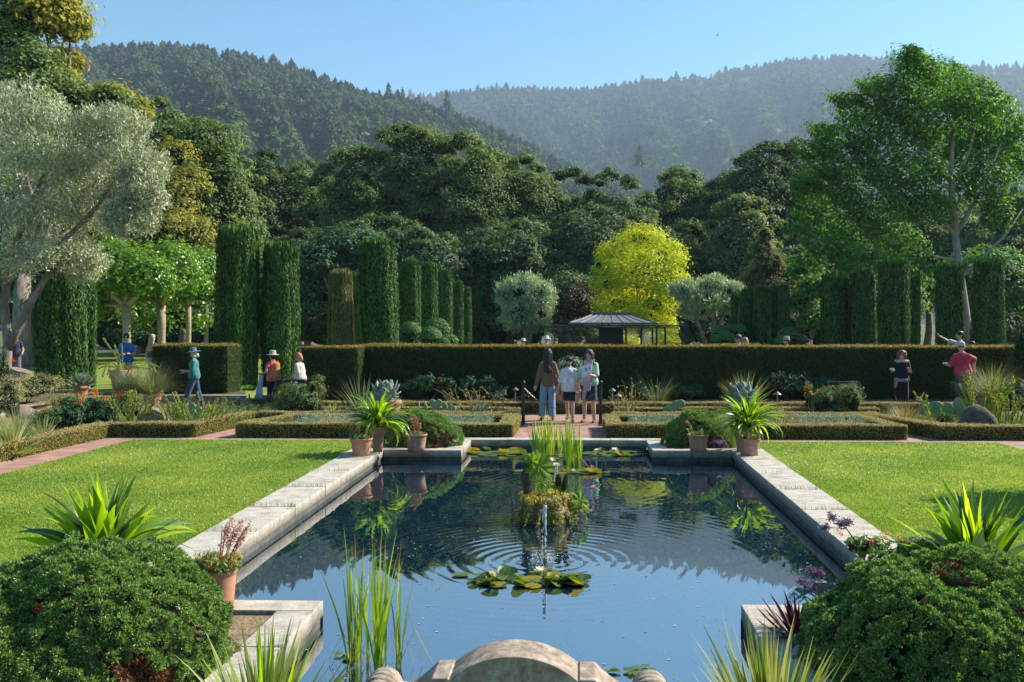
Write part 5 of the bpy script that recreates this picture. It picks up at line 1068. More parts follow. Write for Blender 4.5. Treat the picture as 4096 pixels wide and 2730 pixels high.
# --- pots at the far corners
T=TOPZ
_,p,R,h=pot(830.5,1047.5,.38,.30,'terracotta pot of green succulents on the far left corner of the coping',z=T,mat='terra')
def succ(c,R,label,mats=('succ','succ'),n=7,stalks=(),seed=0,rk=None,sm='pink',sh=.3,frill=0,r0=.085):
    rg=np.random.default_rng(seed+40); root=tag(empty('succulent_plant',c),label,'succulent'); g=G()
    for i in range(n):
        a=i*2.4; q=R*.62*math.sqrt((i+.5)/n); rosette(g,(math.cos(a)*q,math.sin(a)*q,.0),rg.uniform(.75,1.1)*r0,18,rg,mi=i%2,rise=.95,wide=.42)
    if frill:
        for i in range(frill):
            a=rg.uniform(0,2*PI); q=R*.9*math.sqrt(rg.random()); b=np.array([math.cos(a)*q,math.sin(a)*q,.0]); hh=rg.uniform(.04,.13); t=b+np.array([math.cos(a)*.05,math.sin(a)*.05,hh])
            k=12; tt=rg.random((k,1)); leaves(g,b+(t-b)*tt+rg.normal(size=(k,3))*.008,unit(k,rg),.055,.014,rg,dirs=norm((t-b)[None]+unit(k,rg)*.12),mi=int(rg.random()<.35))
    g.build('rosette',[M[m] for m in mats],root,smooth=False)
    if stalks:
        s=G(); f=G()
        for (dx,dz,cv) in stalks:
            P=[np.array([dx*.3,0,0]),np.array([dx*.7,0,dz*.45]),np.array([dx,0,dz*.85]),np.array([dx+cv,0,dz])]; s.tube(P,[.006,.005,.004,.003],5)
            k=90; tt=rg.random(k)*.55+.45; q=np.array([P[0]+(P[3]-P[0])*t if t<.4 else (P[1]+(P[3]-P[1])*((t-.4)/.6)) for t in tt]); leaves(f,q+rg.normal(size=(k,3))*.012,unit(k,rg),.022,.012,rg)
        s.build('stem',M['pink'],root); f.build('flower_head',M[sm],root)
    if rk: G().ball((rk[0],-.02,.02),(.07,.06,.06),9,6,0,.15,seed=3).build('stone',M['rock'],root)
    return root
succ((p[0],p[1],p[2]+h*.93),R,'yellow-green rosettes with a short pink flower stalk in the far left corner pot',stalks=[(-.05,.26,.0),(.06,.12,.02)],seed=1,rk=(.05,),r0=.1,n=8)
_,p,R,h=pot(868,1038.5,.26,.44,'tall narrow terracotta pot under the drooping strap leaves at the far left corner',z=T,style='rim',mat='terra')
strap_plant((p[0],p[1],p[2]+h*.9),.62,.1,160,'big drooping strap-leaved plant in the tall pot at the far left corner of the pool',seed=3,W=.066,group=GS,lean=(.1,1.2),droop=(.75,1.5),Lr=(.85,1.3))
_,p,R,h=pot(956.5,1037.5,.39,.31,'pale terracotta pot with pinkish flower spikes, standing before the far left juniper',z=T,mat='terrad')
succ((p[0],p[1],p[2]+h*.93),R,'grey succulents with upright pink-brown spikes in the pot before the far left juniper',mats=('agave','succ'),stalks=[(-.06,.29,-.02),(-.01,.24,.0),(.03,.33,-.05),(.07,.2,0)],seed=2,rk=(-.08,),sm='pink',r0=.07)
_,p,R,h=pot(1604.5,1037.5,.375,.30,'terracotta pot with one pink stalk, standing before the far right juniper',z=T)
succ((p[0],p[1],p[2]+h*.93),R,'mixed green and grey succulents with one leaning pink stalk before the far right juniper',mats=('succ','lime'),stalks=[(-.15,.26,-.06)],seed=3,frill=10,r0=.08)
_,p,R,h=pot(1722,1046,.385,.29,'stained terracotta pot of orange succulents on the far right corner of the coping',z=T,mat='terrad')
succ((p[0],p[1],p[2]+h*.93),R,'orange-tipped bushy succulent filling the pot on the far right corner',mats=('succ','succo'),seed=4,frill=120,n=3)
_,p,R,h=pot(1704,1037.5,.26,.40,'tall narrow terracotta pot half hidden behind the orange succulent pot',z=T,style='rim')
strap_plant((p[0]+.1,p[1],p[2]+h*.9),.66,.1,165,'big strap-leaved plant in the tall pot at the far right corner of the pool',seed=4,W=.062,group=GS,lean=(.1,1.2),droop=(.75,1.5),Lr=(.85,1.3))
# near corner
_,p,R,h=pot(501,1401,.305,.33,'smooth terracotta pot standing on the near left coping beside the juniper',z=T)
succ((p[0],p[1],p[2]+h*.93),R,'red-tipped jade succulent with tall drooping pink flower stalks in the near left pot',mats=('succ','succo'),seed=6,frill=190,n=5,stalks=[(.03,.36,.05),(.06,.42,.06),(.1,.33,.05),(.13,.40,.07),(.16,.30,.05),(.2,.37,.06)],sm='pink')
_,p,R,h=pot(0,0,.32,.42,'tall terracotta pot hidden behind the near left juniper under the strap leaves',style='rim',loc=at(238,7.45,0.0))
strap_plant((p[0],p[1],.36),.72,.1,88,'broad strap-leaved plant rising behind the near left juniper',seed=12,W=.115,group=GS,lean=(.05,1.35),droop=(.2,.85),Lr=(.75,1.1),spread=.12)
_,p,R,h=pot(0,0,.32,.42,'tall terracotta pot hidden behind the near right juniper under the strap leaves',style='rim',loc=at(2238,7.3,0.0))
strap_plant((p[0],p[1],.26),.78,.1,88,'broad strap-leaved plant rising behind the near right juniper',seed=23,W=.105,group=GS,lean=(.05,1.25),droop=(.1,.95),Lr=(.75,1.05),spread=.1)
# --- junipers
def juniper(c,r,n,label,seed,brown=(),tl=.05,fine=26,core=.8):
    rg=np.random.default_rng(seed); root=tag(empty('juniper_bush',c),label,'bush','rounded junipers in the corners of the pool'); g=G(); r=np.array(r)
    ii=np.arange(n)+.5; zz=1-2*ii/n; aa=ii*2.399963; d=np.stack([np.sqrt(1-zz*zz)*np.cos(aa),np.sqrt(1-zz*zz)*np.sin(aa),zz],1)+rg.normal(size=(n,3))*.012; d=norm(d); d=d[d[:,2]>-.12]; m=len(d)
    bump=1+.05*np.sin(d[:,0]*6+seed)*np.sin(d[:,1]*7+1)+.05*np.sin(d[:,2]*11+d[:,0]*6+seed)+.05*np.sin(d[:,0]*21+d[:,2]*9)*np.sin(d[:,1]*19+d[:,2]*14)+rg.normal(size=m)*.022
    C=d*r*bump[:,None]
    # every tuft is its own little puff of scale leaves with dark hollows between
    k=np.repeat(np.arange(m),fine); rc=tl*rg.uniform(.65,1.15,m)
    u=unit(len(k),rg); du=np.sum(u*d[k],axis=1,keepdims=True); u=norm(np.where(du<-.1,u-2*du*d[k],u)+d[k]*.35)
    pos=C[k]+u*rc[k][:,None]*rg.uniform(.55,1.0,(len(k),1)); dirs=norm(u+unit(len(k),rg)*.35); side=norm(np.cross(dirs,unit(len(k),rg)))
    br=np.zeros(m,bool)
    for (bd,ang) in brown:
        q=np.array(bd,float); q/=np.linalg.norm(q); wob=.12*np.sin(d[:,2]*20+d[:,0]*14); br|=(d@q>math.cos(ang)+wob*ang)&(rg.random(m)<.88)
    br|=rg.random(m)<.02
    mi=br[k]; nn=norm(side+unit(len(k),rg)*.4)
    sh=np.where(mi,.93,1.0)[:,None]
    leaves(g,pos[~mi],nn[~mi],.024,.0095,rg,dirs=dirs[~mi],mi=0)
    if mi.any(): leaves(g,(pos*sh)[mi],nn[mi],.032,.009,rg,dirs=dirs[mi],mi=1)
    g.build('foliage',[M['juniper'],M['juniperd']],root)
    cg=G(); cg.ball((0,0,0),tuple(r*core),22,14,0,.03,seed=seed); cg.build('dark_core',M['inner'],root)
    return root
JL=at(185,6.2,0); JR=at(2205,6.15,0)
juniper((JL[0],JL[1],-.1),(.93,.95,.84),3300,'large rounded juniper bush with brown bare patches at the near left corner of the pool',3,brown=[((.78,-.6,.12),.3),((.6,-.78,-.1),.4),((.85,-.45,-.2),.35)],tl=.053,fine=150)
juniper((JR[0],JR[1],-.1),(.97,.95,.82),3300,'large rounded juniper bush at the near right corner of the pool',8,brown=[((-.1,-.1,1),.16)],tl=.053,fine=150)
j1=at(968,17.45,0); juniper((j1[0],j1[1],-.05),(.76,.52,.66),1300,'juniper bush behind the pale pot at the far left corner of the pool',5,brown=[((.5,-.8,.2),.35)],tl=.058,fine=100)
j2=at(1605,17.4,0); juniper((j2[0],j2[1],-.05),(.62,.5,.68),1300,'juniper bush with brownish flank behind the pot at the far right corner of the pool',6,brown=[((.45,-.85,.2),.3)],tl=.058,fine=100)
# --- purple flowers and leaves on the right
rg=np.random.default_rng(31)
def statice(c,h,dx,label,n=3,fr=.045,seed=0,up=0):
    rg=np.random.default_rng(seed); root=tag(empty('flower_stalk',c),label,'flower'); s=G()
    s.tube([(0,0,0),(dx*.4,0,h*.6),(dx*.8,0,h*.9),(dx,0,h)],[.006,.005,.004,.003],5)
    for i in range(n):
        q=np.array([dx+ (i-n/2)*fr*1.5,rg.normal()*.02,h+(-.04 if i==0 else .03)*(1 if i<2 else .2)+rg.normal()*.01]); s.tube([(dx*.8,0,h*.88),tuple(q)],[.003,.002],4)
        k=150; f=G(); leaves(f,q+rg.normal(size=(k,3))*np.array([fr,fr,fr*.8])*.5,unit(k,rg),.018,.011,rg); f.build('flower_head',M['purple'],root)
    s.build('stem',M['shrubd'],root); return root
def atz(px,py,d): return (*at(px,d)[:2],zat(py,d))
q=atz(1985,1300,6.7); statice(q,.30,-.16,'arching stalk with two purple statice heads above the right coping',n=4,fr=.035,seed=1)
q=atz(1895,1340,6.75); statice(q,.02,-.05,'drooping lilac statice cluster beside the grey wooden stake',n=1,fr=.05,seed=2)
s2=statice(atz(1880,1330,6.7),.03,-.02,'upper lilac statice cluster beside the grey wooden stake',n=3,fr=.04,seed=3)
p=at(1887,6.75,0); g=G(); g.box((-.038,-.02,-.1),(.038,.02,zat(1337,6.75))); o=g.build('wooden_stake',M['wood']); o.location=p; tag(o,'grey square wooden stake among the statice at the edge of the right juniper','stake')
q=gp(1835,1452,T); strap_plant((q[0],q[1],-.0),.3,.05,60,'dark purple-leaved tradescantia spilling onto the right coping',name='tradescantia_plant',seed=8,W=.032,mats=('maroon','maroon'),lean=(.3,1.5),droop=(-.2,.5),spread=.14,seg=4)
for k,(px,py,d,rr,lab) in enumerate([(1655,1010,17.2,.2,'upper purple statice clump between the far right pots'),(1650,1028,16.95,.2,'lower purple statice clump between the far right pots')]):
    q=atz(px,py,d); bush('statice_bush',(q[0],q[1],max(0,q[2]-.12)),(.19,.12,.13),1500,'purple',lab,cat='flower',seed=k,L=.03,W=.02)
bush('kalanchoe_plant',atz(1985,1285,7.0),(.2,.15,.12),900,'succ','low succulent with red flower tips behind the near right juniper',cat='succulent',seed=5,L=.05,W=.03,flow=(3,'red',.018,.03))
bush('kalanchoe_plant',(*at(2100,7.25)[:2],.42),(.25,.15,.14),900,'succ','succulent with coral flower spikes left of the near right strap-leaved plant',cat='succulent',seed=6,L=.05,W=.03,flow=(4,'pink',.02,.06))
# --- variegated plants at the bottom edge
q=at(610,5.15,0); strap_plant((q[0],q[1],-.04),.64,.05,105,'variegated striped plant at the bottom edge left of the stone ornament',name='variegated_plant',seed=9,W=.032,mats=('varieg','strap'),lean=(.05,.95),droop=(-.1,.35),spread=.16,seg=5)
q=at(1770,5.1,0); strap_plant((q[0],q[1],-.06),.70,.05,120,'variegated striped plant at the bottom edge right of the stone ornament',name='variegated_plant',seed=10,W=.034,mats=('varieg','straw'),lean=(.05,1.0),droop=(-.1,.35),spread=.16,seg=5)
# --- carved stone ornament
prof=[]
Rr=.565; zc=.398-Rr
for i in range(0,19):
    a=math.asin(.37/Rr)*i/18; prof.append((Rr*math.sin(a),zc+Rr*math.cos(a)))
prof+=[(.375,.275),(.385,.272),(.465,.268),(.475,.26)]
for i in range(1,9):
    t=i/9; prof.append((.475+.205*t,.26-.125*math.sin(t*PI/2)))
for i in range(0,13):
    a=PI*.93-i/12*PI*1.0; prof.append((.79+.105*math.cos(a),.122+.105*math.sin(a)))
prof+=[(.90,.02),(.90,-.08)]
half=[(x,z) for x,z in prof]; full=[(-x,z) for x,z in reversed(half[1:])]+half
g=G(); n=len(full); v=[(x,0,z) for x,z in full]+[(x,.30,z) for x,z in full]
g.poly(v,[tuple(range(n)),tuple(range(2*n-1,n-1,-1))]+[(i,i+n,i+n+1,i+1) for i in range(n-1)]+[(n-1,2*n-1,n,0)])
# raised rolls on the volutes
o=g.build('stone_ornament',M['stoneo']); o.location=at(1180,5.33,0)[:2]+(0.0,)
bv=o.modifiers.new('edge','BEVEL'); bv.width=.012; bv.segments=3; bv.limit_method='ANGLE'; bv.angle_limit=.6
tag(o,'carved stone ornament with an arched top and scrolled ends at the bottom of the picture','stone ornament')
for s in (-1,1):
    rr=G()
    for k,(rad,yy) in enumerate([(.108,.06),(.118,.12),(.112,.19),(.108,.25)]):
        rr.tube([(s*.79,yy-.025,.122),(s*.79,yy,.122),(s*.79,yy+.025,.122)],[rad*.97,rad,rad*.97],20)
    ro=rr.build('scroll_roll',M['stoneo'],o,smooth=True)

# ------------------------------------------------------------------ planted island, jets, lilies, reeds
ic=at(1253,11.7,0); root=tag(empty('planted_island',(ic[0],ic[1],WZ)),'round planted mound of trailing creeper rising from the pool behind the fountain jet','planter'); 
g=G(); g.lathe([(.3,-.1),(.3,.14),(.26,.22),(.01,.25)],n=22); g.build('planter_pot',M['mulch'],root)
g=G(); rg=np.random.default_rng(12)
n=9000; a=rg.uniform(0,2*PI,n); u=rg.random(n); r=.36*(.85+.12*np.sin(a*5+1)+.1*np.sin(a*11))*np.where(u<.7,1,np.sqrt(rg.random(n))); z=np.where(u<.7,.02+.25*rg.random(n)**.8,.26+.06*rg.random(n))
r=r*np.where(u<.7,1+.05*np.sin(z*20)-(z-.1).clip(0)*.8,1)
pos=np.stack([r*np.cos(a),r*np.sin(a),z],1)+rg.normal(size=(n,3))*.014; nr=np.stack([np.cos(a),np.sin(a),.4+0*a],1); nn=norm(nr+unit(n,rg)*.7); k=(z>.12)&(rg.random(n)<.55)
leaves(g,pos[~k],nn[~k],.03,.022,rg,mi=0); leaves(g,pos[k],nn[k],.03,.022,rg,mi=1)
for s in range(9):
    a0=rg.uniform(0,2*PI); q=36; t=np.linspace(0,1,q)[:,None]; P=np.hstack([np.cos(a0)*(.33+.2*t),np.sin(a0)*(.33+.2*t),.2-.18*t]); leaves(g,P+rg.normal(size=(q,3))*.008,unit(q,rg),.025,.02,rg,mi=1)
g.build('creeper',[M['creep'],M['creepo']],root)
def gunnera_leaf(px,py,w,stem_from,tilt,nm='leaf',d=11.7,roll=0,yaw=0):
    rg=np.random.default_rng(int(px)); c=np.array(at(px,d,zat(py,d)))-np.array(root.location); R=w/2*d/FP
    m=44; P=[(0,0,0)]
    for i in range(m):
        a=2*PI*i/m; lob=.78+.22*abs(math.cos(a*3.5)); jag=1+.09*(-1)**i
        if abs(a-PI*1.5)<.25: lob*=.45
        P.append((R*lob*jag*math.cos(a),R*lob*jag*math.sin(a),R*.14*math.cos(a*7)+R*.1*abs(math.sin(a))))
    Mx=Matrix.Translation(Vector(c))@Matrix.Rotation(yaw,4,'Z')@Matrix.Rotation(tilt,4,'X')@Matrix.Rotation(roll,4,'Y')
    g=G(); g.poly([tuple(Mx@Vector(p)) for p in P],[(0,i,i%m+1) for i in range(1,m+1)]); 
    g.tube([stem_from,((stem_from[0]+c[0])/2+.02,(stem_from[1]+c[1])/2,(stem_from[2]+c[2])/2),tuple(c)],[.012,.01,.008],6)
    g.build(nm,M['gunnera'],root)
gunnera_leaf(1238,1072,72,(-.06,0,.2),1.05,roll=.2)
gunnera_leaf(1222,1060,36,(-.06,0,.2),1.3,roll=-.4)
gunnera_leaf(1246,1108,24,(-.02,0,.2),1.2,roll=.5)
gunnera_leaf(1279,1113,30,(.06,0,.2),1.1,roll=-.3)
gunnera_leaf(1291,1125,26,(.1,0,.2),.9,roll=.5)
gunnera_leaf(1333,1150,44,(.2,0,.12),.9,roll=.5)
gunnera_leaf(1345,1165,36,(.2,0,.1),.6,roll=.9)
def seedspike(px,y0,y1,w,nm='seed_spike',lean=0):
    rg=np.random.default_rng(int(px)); d=11.7; b=np.array(at(px+lean,d,zat(y1,d)))-np.array(root.location); t=np.array(at(px,d,zat(y0,d)))-np.array(root.location); R=w/2*d/FP; g=G()
    P=[b+(t-b)*u for u in np.linspace(0,1,8)]; rr=[R*.75,R*.95,R,R,R*.97,R*.85,R*.6,R*.15]; g.tube(P,[x*.85 for x in rr],10)
    n=1500; u=rg.random(n); a=rg.uniform(0,2*PI,n); ri=np.interp(u,np.linspace(0,1,8),rr); dr=np.stack([np.cos(a),np.sin(a),0*a+.3],1); pos=b+np.outer(u,t-b)+dr*ri[:,None]*np.array([1,1,0])
    leaves(g,pos,unit(n,rg),.016,.007,rg,dirs=dr); g.build(nm,M['spike'],root)
seedspike(1208,1065,1135,21,lean=4); seedspike(1283,1090,1118,12); seedspike(1302,1090,1128,12,lean=-7)
jm=flat('water_jet',(.93,.96,1),.12,0,.9,trans=.25,ior=1.33)
def jet(k,h,w,label,nd=150):
    x,y=JET[k]; rg=np.random.default_rng(k+3); root=tag(empty('fountain_jet',(x,y,WZ)),label,'fountain','water jets along the middle of the pool'); g=G()
    for i in range(nd):
        t=rg.random(); s=1 if rg.random()<.6 else -1; zz=h*(1-(1-t)**2) if s>0 else h*(1-t**2); xo=(0 if s>0 else -.035*t-.005)+rg.normal()*.004*w; r=rg.uniform(.003,.0075)*w
        g.ball((xo,rg.normal()*.006,zz),(r*.8,r*.8,r*rg.uniform(1.2,3.2)),6,5)
    for i in range(nd):
        a=rg.uniform(0,2*PI); q=abs(rg.normal())*.16; g.ball((math.cos(a)*q,math.sin(a)*q,rg.uniform(.005,.07)*math.exp(-q)),rg.uniform(.002,.006),5,4)
    g.build('spray',jm,root,smooth=True)
    G().lathe([(.022,-.1),(.022,.03),(.014,.035),(.012,.1),(.009,.1)],n=12).build('nozzle',M['lampm'],root)
jet(0,.56,1.1,'nearest fountain jet rising in front of the lily cluster',nd=230); jet(1,.3,1.0,'small fountain jet behind the planted island',nd=110); jet(2,.24,.9,'farthest fountain jet among the reeds',nd=70)
def lily(c,r,tilt=0,yaw=0,mi=0,cup=0.0):
    g=G(); m=18; P=[(0,0,0)]
    for i in range(m+1):
        a=.16+(2*PI-.32)*i/m; P.append((r*math.cos(a),r*math.sin(a),cup*r*(1+.3*math.sin(a*3))))
    Mx=Matrix.Rotation(yaw,4,'Z')@Matrix.Rotation(tilt,4,'X'); return [tuple(np.array(c)+np.array(Mx@Vector(p))) for p in P],[(0,i,i+1) for i in range(1,m+1)]
def lily_patch(name,label,specs,zb=WZ,seed=0,grp='patches of water lily pads'):
    rg=np.random.default_rng(seed); x0,y0=specs[0][0],specs[0][1]; root=tag(empty(name,(x0,y0,zb)),label,'water lily',grp)
    pads=[];n=0
    for (cx_,cy_,rx,ry,num,rad,st) in specs:
        g=G()
        for i in range(num):
            a=rg.uniform(0,2*PI); q=math.sqrt(rg.random()); r=rad*rg.uniform(.6,1.15); up=rg.random()<st
            V,F=lily((cx_-x0+math.cos(a)*q*rx,cy_-y0+math.sin(a)*q*ry,(.012+.0016*(i%9)) if not up else r*.3),r,rg.uniform(.2,.8) if up else rg.normal()*.012,rg.uniform(0,6.28),cup=.22 if up else .01)
            gg=G(); gg.poly(V,F,0); o=gg.build('lily_pad',M['pady'] if rg.random()<(.4 if up else .15) else M['pad'],root,smooth=False)
            n+=1
    return root
def lily_flower(px,py,r,label,closed=False,zb=WZ):
    q=gp(px,py,zb+.02); rg=np.random.default_rng(int(px*3+py)); g=G()
    for ring,(nn_,el,L) in enumerate([(9,.35,1.0),(8,.75,.95),(6,1.15,.8)] if not closed else [(7,1.2,1.0),(5,1.35,1.0)]):
        for i in range(nn_):
            a=2*PI*i/nn_+ring*.3; d=np.array([math.cos(a)*math.cos(el),math.sin(a)*math.cos(el),math.sin(el)]); s=np.array([-math.sin(a),math.cos(a),0]); w=r*.22
            g.poly([d*r*.05,d*r*L*.5+s*w,d*r*L,d*r*L*.5-s*w],[(0,1,2,3)])
    root=tag(empty('lily_flower',q),label,'flower','pale pink water lily flowers'); g.build('petals',M['lilyw'] if not closed else M['pink'],root)
    G().ball((0,0,r*.18),(r*.14,r*.14,r*.12),8,5).build('flower_centre',M['yellow'],root)
q=gp(1222,1335,WZ); lily_patch('water_lily','cluster of large curled lily pads around the white flower beside the nearest jet',[(q[0],q[1],.55,.26,46,.085,.5),(q[0]-.3,q[1]-.1,.28,.15,12,.09,.6),(q[0]+.35,q[1]-.05,.22,.15,12,.085,.6)],seed=4)
lily_flower(1243,1316,.085,'white water lily flower in the middle of the nearest lily cluster')
q=gp(1150,1042,WZ); lily_patch('water_lily','far band of lily pads along the left half of the far pool edge',[(q[0],q[1],.72,.42,46,.11,.2)],seed=5)
q=gp(1410,1043,WZ); lily_patch('water_lily','far band of lily pads near the right niche corner',[(q[0],q[1],.55,.38,34,.11,.25)],seed=6)
q=gp(1300,1085,WZ); lily_patch('water_lily','narrow band of lily pads between the island and the far reeds',[(q[0],q[1],.85,.22,34,.1,.25)],seed=7)
q=gp(1262,1052,WZ); lily_patch('water_lily','lily pads around the foot of the left far reeds',[(q[0],q[1],.55,.3,20,.1,.2)],seed=8)
q=gp(1440,1541,WZ); lily_patch('water_lily','thin patch of small pads beside the right scroll of the stone ornament',[(q[0],q[1],.2,.09,13,.035,.05)],seed=9)
q=gp(790,1512,WZ); lily_patch('water_lily','few small pads at the foot of the near reeds',[(q[0],q[1],.13,.05,6,.05,.2)],seed=10)
q=gp(1045,1326,WZ); lily_patch('water_lily','pale flat pads trailing left of the nearest lily cluster',[(q[0],q[1],.1,.06,4,.07,.0)],seed=11)
FL=['left of the far band','open, next to the far left reeds','closed pink bud left of the far reeds','right of the far reeds','topmost of the right-hand far group','middle of the right-hand far group','lowest of the right-hand far group','left one behind the seed spike','right one behind the seed spike','rightmost of the middle band','small bud of the middle band','between the far reed clumps','small bud at the left end of the far band']
for (px,py,r,cl),t in zip([(1148,1031,.09,0),(1177,1035,.07,0),(1238,1046,.09,1),(1304,1038,.085,0),(1388,1030,.09,0),(1413,1036,.095,0),(1372,1037,.075,0),(1256,1070,.095,0),(1279,1072,.095,0),(1361,1082,.095,1),(1318,1083,.05,0),(1268,1060,.09,0),(1118,1033,.07,1)],FL):
    lily_flower(px,py,r,'pale pink water lily flower, '+t,bool(cl))
def reeds(clumps,label,seed=0,W=.02):
    rg=np.random.default_rng(seed); c=gp(clumps[0][0],clumps[0][1],WZ); root=tag(empty('reed_clump',c),label,'reeds','upright reed clumps standing in the pool'); g=G()
    for (px,py,n,top,spread) in clumps:
        q=np.array(gp(px,py,WZ))-np.array(c); d=dep(*gp(px,py,WZ)[:2]); hmax=zat(top,d)-WZ
        for i in range(n):
            h=hmax*rg.uniform(.62,1.0); a=rg.uniform(0,2*PI); r=spread*math.sqrt(rg.random())*.45; ln=rg.normal(size=2)*.07*h+np.array([math.cos(a),math.sin(a)])*spread*.9
            b=q+np.array([math.cos(a)*r,math.sin(a)*r,-.05]); s=np.array([math.cos(a+1),math.sin(a+1)*.4,0]); s/=np.linalg.norm(s); w=W*rg.uniform(.6,1.1)
            P=[];m=6
            for j in range(m+1):
                t=j/m; p=b+np.array([ln[0]*t**1.6,ln[1]*t**1.6,h*t]); ww=w*(.55+.6*math.sin(PI*min(1,t*1.1)))*(1-t**4*.97); P+=[p-s*ww/2,p+s*ww/2]
            for j in range(m): g.poly([P[2*j],P[2*j+1],P[2*j+3],P[2*j+2]],[(0,1,2,3)],mi=1 if (j==m-1 and rg.random()<.5) else 0)
        for i in range(max(2,n//7)):
            a=rg.uniform(0,2*PI); e=q+np.array([math.cos(a)*.25,math.sin(a)*.1,.02]); g.tube([q,q+np.array([math.cos(a)*.12,0,hmax*rg.uniform(.2,.4)]),e],[.003,.003,.002],4,mi=1)
    g.build('blades',[M['reed'],M['reedd']],root); return root
reeds([(807,1528,7,1178,.05),(822,1530,6,1190,.06),(846,1522,6,1225,.05),(868,1542,11,1172,.07),(878,1534,7,1200,.07),(915,1532,6,1215,.05)],'tall reed clump standing in the pool at the near left',seed=1,W=.017)
reeds([(1250,1050,26,920,.16),(1232,1052,14,930,.12),(1268,1048,16,935,.12),(1285,1052,8,945,.08)],'far reed clump left of the boy, tallest of the far reeds',seed=2,W=.021)
reeds([(1306,1082,22,920,.1)],'far reed clump in front of the boy',seed=3,W=.022)
reeds([(1332,1078,12,955,.07),(1321,1078,7,975,.05)],'short reed clump in front of the visitor with the scarf',seed=4,W=.02)

# ------------------------------------------------------------------ plants of the beds
AG='grey agaves in wide bowls'
_,p,R,h=pot(0,0,.52,.42,'wide terracotta bowl with the big grey agave on the left',style='bowl',loc=at(896,21.3,.12),group='wide terracotta bowls')
agave((p[0]-.08,p[1],p[2]+h*.9),.50,34,'big grey spiny agave in a bowl left of the central path',seed=1,group=AG,wide=.56)
_,p,R,h=pot(0,0,.62,.40,'wide terracotta bowl with the big grey agave on the right',style='bowl',loc=at(1705,21.3,.10),group='wide terracotta bowls')
agave((p[0],p[1],p[2]+h*.9),.50,34,'big grey spiny agave in a bowl above the far right strap-leaved plant',seed=2,group=AG,wide=.56)
q=at(1713,21.9,.3); spiky(q,.95,90,'stiff spiky plant fanning out behind the right grey agave',mats=('blade','straw'),seed=3,W=.022,lo=.6)
q=at(832,22.2,.05); spiky(q,1.05,90,'stiff blue-green spiky plant left of the big grey agave',mats=('blade',),seed=4,W=.026,lo=.3)
for k,(px,py,r,lab) in enumerate([(765,944,.42,'yellow-edged spiky plant left of the blue-green spiky plant'),(1660,938,.34,'yellow-edged spiky plant at the left of the right strap-leaved plant'),(1755,938,.36,'yellow-edged spiky plant at the foot of the right grey agave'),(1790,945,.3,'small yellow-edged plant under the right path light'),(98,1010,.5,'yellow-striped spiky plant in the left bed beside the blue grass'),(28,1040,.6,'yellow-green striped clump at the left edge behind the box hedge')]):
    q=at(px,21.2+ (k%2)*.2,.05) if k<4 else at(px,17.4 if k==4 else 15.9,.02); spiky(q,r*1.15,60,lab,mats=('varieg','straw'),seed=k+20,W=.03,lo=.25)
q=at(187,26.2,.22); _,p,R,h=pot(0,0,.44,.3,'terracotta pot of the round spiky agave by the dark column',style='rim',loc=q,group='terracotta pots on the left terrace')
spiky((p[0],p[1],p[2]+h*.9),.42,230,'round spiky agave with white edges in a pot by the broad dark column',name='agave',mats=('agavew','agave','shrubd'),seed=5,W=.035,lo=.15,cat='agave')
q=at(279,25.6,.22); _,p,R,h=pot(0,0,.62,.78,'tall ribbed terracotta urn in front of the person in the blue shirt',style='rim',loc=q,mat='terra',group='terracotta pots on the left terrace')
def snake(c,specs,label,seed=0,r=.03,mat='euph',cat='plant',name='euphorbia_plant',lf=.045,per=70):
    rg=np.random.default_rng(seed); root=tag(empty(name,c),label,cat); g=G(); s=G()
    for P in specs:
        P=[np.array(p,float) for p in P]; s.tube(P,[.012]*len(P),5)
        seg=[np.linalg.norm(b-a) for a,b in zip(P[:-1],P[1:])]; tot=sum(seg); n=int(per*tot/.5)
        t=np.sort(rg.random(n))*tot; cum=np.cumsum([0]+seg); pos=[];ax=[]
        for x in t:
            i=min(len(seg)-1,np.searchsorted(cum,x)-1 if x>0 else 0); f=(x-cum[i])/seg[i]; pos.append(P[i]+(P[i+1]-P[i])*f); ax.append((P[i+1]-P[i])/seg[i])
        pos=np.array(pos); ax=np.array(ax); sd=norm(np.cross(ax,unit(n,rg))); leaves(g,pos+sd*r*.6,norm(np.cross(sd,ax)+unit(n,rg)*.3),lf,lf*.4,rg,dirs=sd+ax*.6)
    s.build('stem',M['shrub'],root); g.build('foliage',M[mat],root); return root
rg=np.random.default_rng(9); sp=[]
for i in range(15):
    a=rg.uniform(0,2*PI) if i>5 else (0,PI,.3,2.8,3.4,6)[i]; L=rg.uniform(.5,1.1); e=rg.uniform(.1,.5); sp.append([(0,0,0),(math.cos(a)*L*.4,math.sin(a)*L*.3,e*.5),(math.cos(a)*L*.8,math.sin(a)*L*.5,e*.45-.02),(math.cos(a)*L,math.sin(a)*L*.6,e*.2-.25*rg.random())])
sp+=[[(0,0,0),(-.05,0,.35),(-.2,0,.72)],[(0,0,0),(.03,0,.4),(.0,0,.75)],[(0,0,0),(-.15,0,.4),(-.5,0,.9)]]
snake((p[0],p[1],p[2]+h*.95),sp,'sprawling yellow-green euphorbia spilling from the tall urn',seed=2,r=.03,per=60)
q=at(350,24.6,.05); _,p,R,h=pot(0,0,.5,.42,'rimmed terracotta bowl under the grey grass tuft on the left',style='bowl',loc=q,group='terracotta pots on the left terrace')
tufts('grass_tuft',(p[0],p[1],p[2]+h*.85),.5,.98,1300,('blade','straw','shrubd'),'wispy grey-green grass tuft overflowing its bowl near the left hedge block',seed=2,W=.007)
q=at(302,25.0,.12); _,p,R,h=pot(0,0,.5,.36,'shaded terracotta bowl left of the rimmed bowl',style='bowl',loc=q,mat='terrad',group='terracotta pots on the left terrace')
